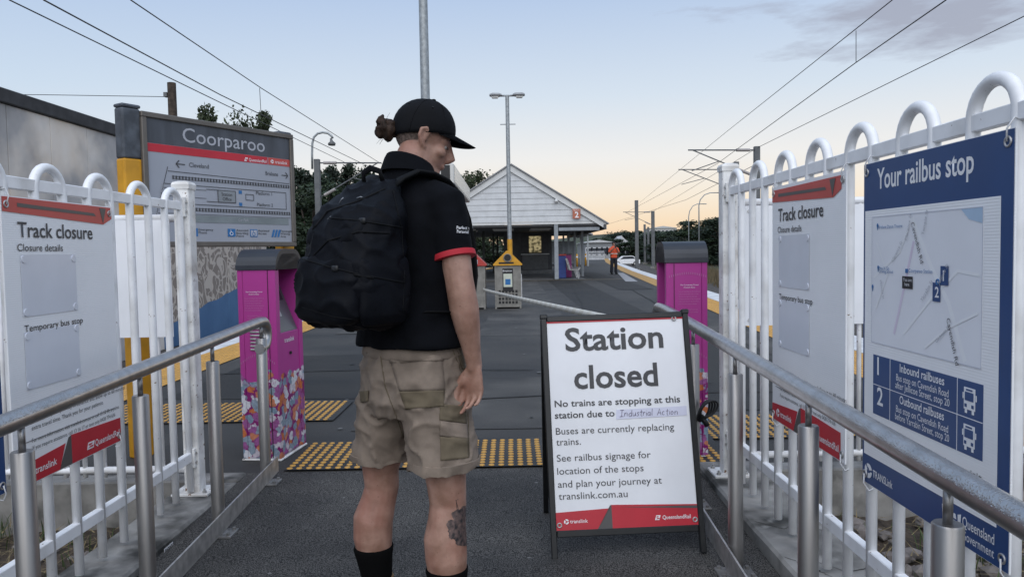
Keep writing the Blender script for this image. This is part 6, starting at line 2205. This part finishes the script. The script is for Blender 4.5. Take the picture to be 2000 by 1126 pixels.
# red hem trim on the sleeves
for (S_, E_, hem) in sleeves:
    d = (E_ - S_).normalized()
    b = new_bm(); tube(b, [hem - d * .012, hem - d * .004, hem + d * .006, hem + d * .0075], [.0700, .0712, .0715, .0655], 26, ref=(0, 1, 0)); obj('sleeve_trim', b, REDTRIM, shirt, True, angle=50)
# --- shorts
sb = []
b = new_bm(); loft_body(b, [(.80, 0, .0, .188, .150), (.86, 0, -.006, .196, .160), (.93, 0, -.008, .196, .162), (1.00, 0, -.004, .182, .149), (1.055, 0, 0, .170, .136)], 30); sb.append(b)
HEMS = []
for ft, hx, zh in ((FL, -.092, .612), (FR, .092, .632)):
    top = Vector((hx, -.004, .88)); 
    c = Vector((-.164 if hx < 0 else .135, .002, zh))
    rw = .100 if hx < 0 else .109
    ring = lambda q, a, c_: ering(q.x, q.y, q.z, a, c_, 24, 2.2)
    b = new_bm()
    loft(b, [ring(top, .100, .142), ring(top.lerp(c, .3), .106, .138), ring(top.lerp(c, .65), rw, .130), ring(top.lerp(c, .94), rw, .126), ring(c, rw, .126)])
    sb.append(b); HEMS.append((c, rw))
sm_ = fuse(sb, .0080, 3)
def short_fold(p):
    q = Vector((p.x + .5 * p.z, p.y, p.z - .4 * p.x))
    k = .009 * (ridge(q, (5, 5, 9), 3) - .6) + .011 * (max(0, ridge(q, (8, 8, 11), 11)) ** 4 - .3) + .005 * (max(0, ridge(p, (20, 20, 14), 17)) ** 3 - .3)
    if p.z > 1.0:
        k += .0025 * math.sin(math.atan2(p.y, p.x) * 60)
    return k
crumple(sm_, short_fold)
shorts = obj('shorts', sm_, KHAKI, man, True)
for c, rw in HEMS:
    b = new_bm()
    loft(b, [ering(c.x, c.y, c.z + dz, rw + e, .126 + e, 60, 2.2) for dz, e in ((.026, -.003), (.024, .0012), (.012, .0016), (.002, .0014), (-.004, .001), (-.005, -.006))], cap=False)
    hm = obj('hem', b, KHAKI, shorts, True, angle=60)
    crumple(hm.data, lambda p: short_fold(p) + .0008 * math.sin(math.atan2(p.y - c.y, p.x - c.x) * 44))
b = new_bm(); loft(b, [ering(0, -.002, z, a, c, 44, 2.2) for z, a, c in ((1.000, .186, .153), (1.006, .190, .156), (1.040, .182, .149), (1.045, .176, .143))], cap=False)
wb_ = obj('waistband', b, KHAKI, shorts, True)
crumple(wb_.data, lambda p: .0016 * math.sin(math.atan2(p.y, p.x) * 70))
BV_S, BV_K, BV_SH = bvh_of(shorts), bvh_of(skin), bvh_of(shirt)
def drape(name, quad, bvh, off, m, parent, nu=12, nv=10, mask=None, thick=None):
    """patch whose outline is given by four photo pixels, laid on the cloth"""
    TL, TR, BR, BL = [Vector(q) for q in quad]
    b = new_bm()
    g = {}
    for j in range(nv + 1):
        for i in range(nu + 1):
            u, v = i / nu, j / nv
            p = TL.lerp(TR, u).lerp(BL.lerp(BR, u), v)
            h = bvh.ray_cast(ORG, ray(p.x, p.y).normalized())
            if h[0] is not None:
                n = h[1] if h[1].dot(ray(p.x, p.y)) < 0 else -h[1]
                g[i, j] = (h[0] + n * off, (u, v))
    vs = {k: b.verts.new(q[0]) for k, q in g.items()}
    for j in range(nv):
        for i in range(nu):
            ks = [(i, j), (i, j + 1), (i + 1, j + 1), (i + 1, j)]
            if all(k in vs for k in ks) and (mask is None or mask((i + .5) / nu, (j + .5) / nv)):
                if max((vs[ks[a]].co - vs[ks[a - 1]].co).length for a in range(4)) < .05:
                    b.faces.new([vs[k] for k in ks])
    bmesh.ops.delete(b, geom=[v for v in b.verts if not v.link_faces], context='VERTS')
    if thick:
        g2 = bmesh.ops.solidify(b, geom=b.faces[:], thickness=-thick)
    o = obj(name, b, m, parent, True, world=True)
    return o
Q5 = lambda zx, zy: (640 + zx / 2.14, 600 + zy / 2.14)
drape('pocket_patch', [Q5(300, 350), Q5(488, 345), Q5(486, 412), Q5(325, 424)], BV_S, .0022, KHAKI_D, shorts, thick=.0016)
drape('back_pocket', [Q5(258, 208), Q5(478, 198), Q5(490, 345), Q5(300, 350)], BV_S, .0016, KHAKI, shorts, 14, 12, thick=.0012)
drape('pocket_hem', [Q5(256, 205), Q5(480, 196), Q5(482, 222), Q5(262, 232)], BV_S, .0036, KHAKI, shorts, 14, 3, thick=.0016)
drape('side_patch', [Q5(470, 402), Q5(575, 412), Q5(578, 485), Q5(466, 470)], BV_S, .0022, KHAKI_D, shorts, thick=.0016)
drape('side_pocket', [Q5(470, 474), Q5(582, 488), Q5(586, 548), Q5(468, 535)], BV_S, .0028, KHAKI, shorts, thick=.0016)
drape('lower_patch', [Q5(470, 538), Q5(586, 546), Q5(590, 628), Q5(472, 640)], BV_S, .0022, KHAKI_D, shorts, thick=.0016)
drape('knee_patch', [Q5(138, 350), Q5(174, 345), Q5(172, 392), Q5(142, 396)], BV_S, .003, KHAKI_D, shorts, thick=.002)
drape('hand_pocket', [Q5(520, 120), Q5(575, 150), Q5(588, 270), Q5(560, 260)], BV_S, .003, KHAKI_D, shorts, thick=.002)
# seams: thin raised cords on the cloth
def seam(name, pts, bvh, m, parent, r=.0018, off=.001):
    P = []
    for a, c in zip(pts, pts[1:]):
        for k in range(8):
            q = Vector(a).lerp(Vector(c), k / 8)
            h = bvh.ray_cast(ORG, ray(q.x, q.y).normalized())
            if h[0] is not None:
                P.append(h[0] - ray(q.x, q.y).normalized() * off)
    if len(P) > 3:
        b = new_bm(); tube(b, P, r, 5); return obj(name, b, m, parent, True, world=True)
seam('back_seam', [Q5(215, 165), Q5(240, 330), Q5(285, 450), Q5(322, 560)], BV_S, KHAKI_D, shorts)
seam('yoke_seam', [Q5(122, 185), Q5(230, 195), Q5(360, 190), Q5(480, 172)], BV_S, KHAKI_D, shorts)
seam('side_seam', [Q5(500, 120), Q5(580, 320), Q5(588, 480), Q5(592, 640)], BV_S, KHAKI_D, shorts)
# tattoo on the right calf
INKSK = mat('tattoo_ink', (.030, .028, .034), .6, var=.6, vs=70, col2=(.13, .085, .075), detail=6)
def tmask(u, v):
    d = ((u - .62) / .62) ** 2 + ((v - .58) / .50) ** 2
    return d + .55 * noise.noise(Vector((u * 5, v * 7, 3))) < .8
drape('tattoo', [(872, 985), (922, 975), (922, 1066), (872, 1062)], BV_K, .0012, INKSK, skin, 40, 60, tmask)
for pts in ([(890, 975), (893, 985), (897, 1000)], [(895, 974), (891, 976), (893, 1000)]):
    seam('tattoo_line', pts, BV_K, INKSK, skin, .0009, .0005)
# sleeve print
def wrap_text(s, p0, p1, top, bvh, m, parent, off=.0022):
    me = text_mesh(s, .006, 0, 2)
    xs = [v.co.x for v in me.vertices]
    k = (p1[0] - p0[0]) / (max(xs) - min(xs))
    ky = (p0[1] - top) / cap_h()
    ok = True
    for v in me.vertices:
        px = p0[0] + (v.co.x - min(xs)) * k
        py = p0[1] + (p1[1] - p0[1]) * (px - p0[0]) / (p1[0] - p0[0]) - v.co.y * ky
        d = ray(px, py).normalized()
        h = bvh.ray_cast(ORG, d)
        v.co = (h[0] - d * off) if h[0] is not None else (MM @ Vector((.2, 0, 1.4)))
    return obj('lettering', me, m, parent, world=True)
wrap_text('Perfect vi', (892, 447), (919, 448), 441, BV_SH, INK_W, shirt)
wrap_text('Personal', (892.5, 454.5), (915, 455.6), 448.5, BV_SH, INK_W, shirt)
# --- socks and boots
SOCK = mat('black_sock', (.0028, .0028, .003), .95, var=.2, bump=.5, bs=300, spec=.1)
BOOT = mat('tan_boot', (.23, .14, .065), .7, var=.2, bump=.3, bs=120)
for ft, zt_ in ((FL, .285), (FR, .288)):
    b = new_bm()
    tube(b, [Vector((ft.x, ft.y - .002, .06)), Vector((ft.x, ft.y - .004, .10)), Vector((ft.x, ft.y - .008, .17)), Vector((ft.x, ft.y - .016, .24)), Vector((ft.x, ft.y - .020, zt_ - .006)), Vector((ft.x, ft.y - .020, zt_))],
         [(.052, .055), (.050, .052), (.055, .055), (.0655, .065), (.0725, .0715), (.0690, .0680)], 24, ref=(1, 0, 0))
    sk = obj('sock', b, SOCK, man, True)
    crumple(sk.data, lambda p: .0022 * (ridge(p, (20, 20, 30), 2) - .5))
    b1, b2_ = new_bm(), new_bm()
    tube(b1, [Vector((ft.x, ft.y - .005, .17)), Vector((ft.x, ft.y - .005, .10)), Vector((ft.x, ft.y - .01, .06))], [(.057, .062), (.055, .064), (.054, .064)], 16, ref=(1, 0, 0))
    tube(b2_, [Vector((ft.x, ft.y - .05, .06)), Vector((ft.x, ft.y + .05, .062)), Vector((ft.x, ft.y + .14, .05)), Vector((ft.x, ft.y + .19, .042))], [.055, .052, (.04, .052), (.03, .042)], 16, round_ends=True)
    bo = obj('boot', fuse([b1, b2_], .008, 3), BOOT, man, True)
    b = new_bm(); loft(b, [ering(ft.x, ft.y + .06, z, .055, .17, 24, 2.6) for z in (.001, .03)]); obj('sole', b, BLK_RUB, bo)
# --- cap
CAPM = mat('black_cap', (.0042, .0045, .006), .85, var=.2, vs=18, bump=.3, bs=300, spec=.18)
b = new_bm()
NU, NV = 48, 14
CC = Vector((0, -.010, .030)); CR = Vector((.0885, .109, .108))
rim = lambda y: .012 + .31 * y
rows = []
for j in range(NV + 1):
    row = []
    for i in range(NU):
        th = 2 * math.pi * i / NU
        dx, dy = math.cos(th), math.sin(th)
        yy = CC.y + CR.y * dy
        z0 = (rim(yy) - CC.z) / CR.z
        el0 = math.asin(max(-.9, min(.9, z0)))
        el = el0 + (math.pi / 2 - el0) * j / NV
        r = math.cos(el)
        seam_k = 1 - .010 * max(0, 1 - abs(((th / (math.pi / 3)) + .5) % 1 - .5) * 14) * r
        bump_ = 1 + .012 * noise.noise(Vector((dx * 2.5, dy * 2.5, el * 2)))
        front = 1 + .05 * max(0, dy) * math.sin(el) * r
        P = Vector((CC.x + CR.x * dx * r, CC.y + CR.y * dy * r, CC.z + CR.z * math.sin(el))) 
        P = CC + (P - CC) * seam_k * bump_ * front
        row.append(b.verts.new(HEAD @ P))
    rows.append(row)
for j in range(NV - 1):
    for i in range(NU):
        k = (i + 1) % NU
        b.faces.new((rows[j][i], rows[j][k], rows[j + 1][k], rows[j + 1][i]))
tp = b.verts.new(HEAD @ (CC + Vector((0, 0, CR.z))))
for i in range(NU):
    b.faces.new((rows[NV - 1][i], rows[NV - 1][(i + 1) % NU], tp))
bmesh.ops.delete(b, geom=rows[NV], context='VERTS')
bmesh.ops.solidify(b, geom=b.faces[:], thickness=.003)
capo = obj('cap', b, CAPM, man, True)
b = new_bm(); ellipsoid(b, HEAD @ (CC + Vector((0, 0, CR.z + .002))), (.009, .009, .005)); obj('cap_button', b, CAPM, capo, True)
for k in range(6):
    th = math.pi / 3 * k + math.pi / 6
    dx, dy = math.cos(th), math.sin(th)
    el0 = math.asin(max(-.9, min(.9, (rim(CC.y + CR.y * dy) - CC.z) / CR.z)))
    pts = []
    for j in range(12):
        el = el0 + (math.pi / 2 - el0) * j / 12
        r = math.cos(el)
        fr = 1 + .05 * max(0, dy) * math.sin(el) * r
        pts.append(HEAD @ (CC + Vector((CR.x * dx * r, CR.y * dy * r, CR.z * math.sin(el))) * fr * 1.004))
    q = new_bm(); tube(q, pts, .0016, 5); obj('panel_seam', q, CAPM, capo, True)
    el = el0 + (math.pi / 2 - el0) * .55
    th2 = th + math.pi / 6
    p = HEAD @ (CC + Vector((CR.x * math.cos(th2) * math.cos(el), CR.y * math.sin(th2) * math.cos(el), CR.z * math.sin(el))) * 1.02)
    q = new_bm(); ellipsoid(q, p, (.0028, .0028, .0028), None, 8, 6); obj('eyelet', q, BLK_RUB, capo, True)
# brim
b = new_bm()
g = []
for j in range(9):
    v = j / 8
    row = []
    for i in range(17):
        u = i / 16 * 2 - 1
        x = u * .079 * (1 - .10 * v * v)
        y0 = CC.y + CR.y * math.sqrt(max(.02, 1 - (x / CR.x) ** 2)) - .004
        ext = .086 * math.sqrt(max(0, 1 - abs(u) ** 2.6))
        y = y0 + ext * v
        z = rim(y0) + .006 - .16 * ext * v - 1.9 * x * x * (0.5 + .9 * v)
        row.append(Vector((x, y, z)))
    g.append(row)
vs = [[b.verts.new(HEAD @ p) for p in r] for r in g]
for j in range(8):
    for i in range(16):
        try:
            b.faces.new((vs[j][i], vs[j][i + 1], vs[j + 1][i + 1], vs[j + 1][i]))
        except ValueError:
            pass
bmesh.ops.solidify(b, geom=b.faces[:], thickness=.004)
obj('brim', b, CAPM, capo, True)
# --- hair: bun pulled through the cap and short cropped sides
HAIR = mat('hair_brown', (.034, .021, .015), .62, var=.5, vs=60, streak=.3, bump=.6, bs=180, spec=.15)
CROP = mat('hair_cropped', (.085, .060, .048), .8, var=.35, vs=120, bump=.5, bs=500, col2=(.16, .115, .095))
rnd = random.Random(5)
bb = []
for k in range(15):
    c = Vector((0, -.130, -.010)) + Vector((rnd.uniform(-.022, .022), rnd.uniform(-.020, .012), rnd.uniform(-.022, .024)))
    q = new_bm(); ellipsoid(q, HEAD @ c, (rnd.uniform(.018, .024), rnd.uniform(.017, .022), rnd.uniform(.017, .022)), None, 10, 8); bb.append(q)
for k in range(16):
    a0 = rnd.uniform(0, 6.28); tilt = rnd.uniform(-.9, .9)
    pts = []
    for i in range(9):
        a = a0 + i * .55
        pts.append(HEAD @ (Vector((0, -.132, -.010)) + Vector((math.cos(a) * .038, math.sin(a) * .034 * math.cos(tilt) - .004, math.sin(a) * .040 * math.sin(tilt) + .010 * math.cos(a * 1.3)))))
    q = new_bm(); tube(q, pts, [.003, .0055, .006, .006, .006, .006, .006, .0055, .003], 6); bb.append(q)
q = new_bm(); tube(q, [hv(0, -.085, .004), hv(0, -.12, -.006)], [.03, .026], 10); bb.append(q)
hair = obj('hair_bun', fuse(bb, .0042, 1), HAIR, man, True)
crumple(hair.data, lambda p: .0028 * (ridge(p, (60, 60, 26), 4) - .5))
for k in range(9):
    a = rnd.uniform(0, 6.28)
    p0 = Vector((0, -.132, -.010)) + Vector((math.cos(a) * .03, rnd.uniform(-.03, .01), math.sin(a) * .032))
    d = Vector((math.cos(a), rnd.uniform(-.8, .2), math.sin(a))).normalized() * rnd.uniform(.012, .035)
    q = new_bm(); tube(q, [HEAD @ p0, HEAD @ (p0 + d * .6 + Vector((0, 0, .004))), HEAD @ (p0 + d)], [.0006, .0005, .0003], 4); obj('stray_hair', q, HAIR, hair)
b = new_bm()
q = bmesh.ops.create_uvsphere(b, u_segments=40, v_segments=28, radius=1.0)
dele = []
for v in b.verts:
    v.co = Vector((v.co.x * .0785, v.co.y * .0985 - .012, v.co.z * .0975 + .026))
    edge = -.058 + .010 * noise.noise(Vector((v.co.x * 40, v.co.y * 40, 0))) + max(0, v.co.y + .03) * 1.0
    if v.co.z > .035 or v.co.z < edge or v.co.y > .010:
        dele.append(v)
bmesh.ops.delete(b, geom=dele, context='VERTS')
bmesh.ops.transform(b, matrix=HEAD, verts=b.verts)
obj('cropped_hair', b, CROP, man, True)
for s in (-1, 1):
    b = new_bm(); ellipsoid(b, hv(s * .030, .071, -.008), (.0105, .0105, .0085)); ey = obj('eye', b, mat('eye_white', (.35, .32, .30), .4), man, True)
    b = new_bm(); ellipsoid(b, hv(s * .030, .083, -.008), (.0052, .0045, .0052)); obj('iris', b, mat('iris_brown', (.05, .03, .02), .2), ey, True)
    b = new_bm(); tube(b, [hv(s * .014, .086, .014), hv(s * .030, .084, .019), hv(s * .046, .070, .014)], [.003, .004, .002], 6); obj('eyebrow', b, CROP, man, True)

# ================================================================== BACKPACK
PACK = mat('pack_nylon', (.0036, .0042, .0064), .60, var=.25, vs=9, bump=.22, bs=380, spec=.10)
PACK_S = mat('pack_strap', (.003, .0034, .0045), .75, var=.2, bump=.3, bs=500, spec=.2)
bp_ = thing('backpack', 'bulky dark backpack worn on the back of the person in the black cap', 'backpack', (hip.x, MY, MZ), YAW)
zs_ = [1.118, 1.14, 1.18, 1.24, 1.31, 1.38, 1.44, 1.49, 1.53, 1.565, 1.59]
yb_ = [-.330, -.365, -.385, -.395, -.392, -.372, -.342, -.300, -.252, -.205, -.170]
hw_ = [.125, .155, .170, .175, .172, .165, .158, .150, .138, .118, .085]
b = new_bm()
rings = []
for z, yb, h_ in zip(zs_, yb_, hw_):
    y1 = -.130
    cy, hd = (y1 + yb) / 2, (y1 - yb) / 2
    rings.append(ering(0, cy, z, h_, hd, 40, 2.9))
loft(b, rings)
pm = fuse([b], .0095, 4)
def pack_fold(p):
    q = Vector((p.x + .4 * p.z, p.y, p.z + .3 * p.x))
    k = .011 * (ridge(q, (4, 4, 6), 2) - .5) + .012 * (max(0, ridge(q, (6, 6, 9), 9)) ** 4 - .3) + .005 * (max(0, ridge(p, (14, 14, 18), 5)) ** 3 - .3)
    return k * (0 if p.y > -.145 else 1)
crumple(pm, pack_fold)
pk = obj('main_bag', pm, PACK, bp_, True)
# front pocket
b = new_bm()
loft(b, [ering(0, -.372 + o, z, w_p, d_p, 32, 3.0) for z, w_p, d_p, o in ((1.135, .10, .030, .02), (1.15, .132, .042, .014), (1.20, .146, .048, .010), (1.27, .146, .046, .012), (1.325, .138, .036, .016), (1.345, .115, .024, .022))])
fm = fuse([b], .009, 3)
crumple(fm, lambda p: .008 * (ridge(p, (5, 5, 7), 21) - .5) + .009 * (max(0, ridge(p, (8, 8, 11), 6)) ** 4 - .3))
fpk = obj('front_pocket', fm, PACK, bp_, True)
b = new_bm()
loft(b, [ering(0, -.330 + o, z, w_p, d_p, 32, 3.0) for z, w_p, d_p, o in ((1.375, .10, .032, .006), (1.385, .125, .040, .006), (1.42, .128, .040, .014), (1.455, .122, .034, .034), (1.475, .10, .022, .052))])
fm2 = fuse([b], .009, 3)
crumple(fm2, lambda p: .006 * (ridge(p, (8, 8, 9), 31) - .5))
obj('upper_pocket', fm2, PACK, bp_, True)
for s in (-1, 1):
    b = new_bm()
    loft(b, [ering(s * (.158 + o), -.26, z, w_p, d_p, 24, 2.6) for z, w_p, d_p, o in ((1.13, .02, .08, -.022), (1.16, .026, .10, -.012), (1.25, .026, .105, -.010), (1.33, .022, .10, -.014), (1.34, .014, .09, -.018))])
    sp_ = fuse([b], .009, 2); crumple(sp_, lambda p: .005 * (ridge(p, (10, 10, 10), 13) - .5))
    obj('side_pocket', sp_, PACK, bp_, True)
# grab handle, shoulder straps, zips
b = new_bm(); tube(b, [Vector((-.045, -.165, 1.58)), Vector((-.040, -.172, 1.612)), Vector((0, -.176, 1.625)), Vector((.040, -.172, 1.612)), Vector((.045, -.165, 1.58))], [(.004, .011)] * 5, 8, ref=(0, 1, 0)); obj('grab_handle', b, PACK_S, bp_, True)
for s in (-1, 1):
    b = new_bm()
    tube(b, [Vector((s * .075, -.150, 1.560)), Vector((s * .085, -.125, 1.585)), Vector((s * .098, -.07, 1.610)), Vector((s * .105, -.01, 1.606)), Vector((s * .112, .05, 1.585)), Vector((s * .118, .10, 1.54)), Vector((s * .122, .135, 1.46)), Vector((s * .126, .155, 1.36)), Vector((s * .150, .150, 1.26)), Vector((s * .196, .09, 1.18)), Vector((s * .212, .0, 1.15)), Vector((s * .185, -.13, 1.16))],
         [(.010, .034)] * 8 + [(.007, .022)] + [(.003, .012)] * 3, 12, ref=(0, 0, 1))
    obj('shoulder_strap', b, PACK_S, bp_, True)
BVP = BVHTree.FromPolygons([MM @ v.co for o in (pk, fpk) for v in o.data.vertices],
                           [tuple(q + (0 if o is pk else len(pk.data.vertices)) for q in p.vertices) for o in (pk, fpk) for p in o.data.polygons])
BVM = bvh_of(pk)
YAWM = Matrix.Rotation(YAW, 4, 'Z')
for nm, pts in (('compression_strap', [(590, 505), (640, 520), (700, 535), (770, 548), (798, 552)]), ('compression_strap', [(640, 425), (700, 430), (760, 440), (790, 445)]),
                ('side_seam', [(768, 372), (785, 450), (790, 540), (786, 625)]), ('base_seam', [(590, 600), (650, 618), (720, 628), (785, 630)])):
    seam(nm, pts, BVP, PACK_S, bp_, .0026 if 'strap' in nm else .0016, .001)
for px, py in ((655, 524), (708, 431)):
    h = BVP.ray_cast(ORG, ray(px, py).normalized())
    if h[0] is not None:
        b = new_bm(); box(b, (-.014, -.006, -.009), (.014, .004, .009), Matrix.Translation(h[0]) @ YAWM, bevel=.003); obj('buckle', b, BLK_RUB, bp_, True, world=True)
ZIP = mat('zip_metal', (.20, .21, .23), .4, .6)
for pts in ([(607, 452), (640, 412), (700, 392), (760, 365)], [(592, 520), (640, 470), (700, 452), (770, 455)], [(585, 545), (660, 530), (740, 545)]):
    seam('zip', pts, BVM, PACK_S, bp_, .0035, .002)
for px, py, a in ((663, 381, .9), (697, 371, 0), (640, 412, .4)):
    h = BVM.ray_cast(ORG, ray(px, py + 16).normalized())
    if h[0] is not None:
        p = h[0] - ray(px, py).normalized() * .006
        b = new_bm(); tube(b, [p, p + Vector((.012 * math.cos(a), 0, .004 + .012 * math.sin(a))), p + Vector((.022 * math.cos(a), 0, .002 + .02 * math.sin(a)))], .0022, 6); obj('zip_pull', b, ZIP, bp_, True, world=True)
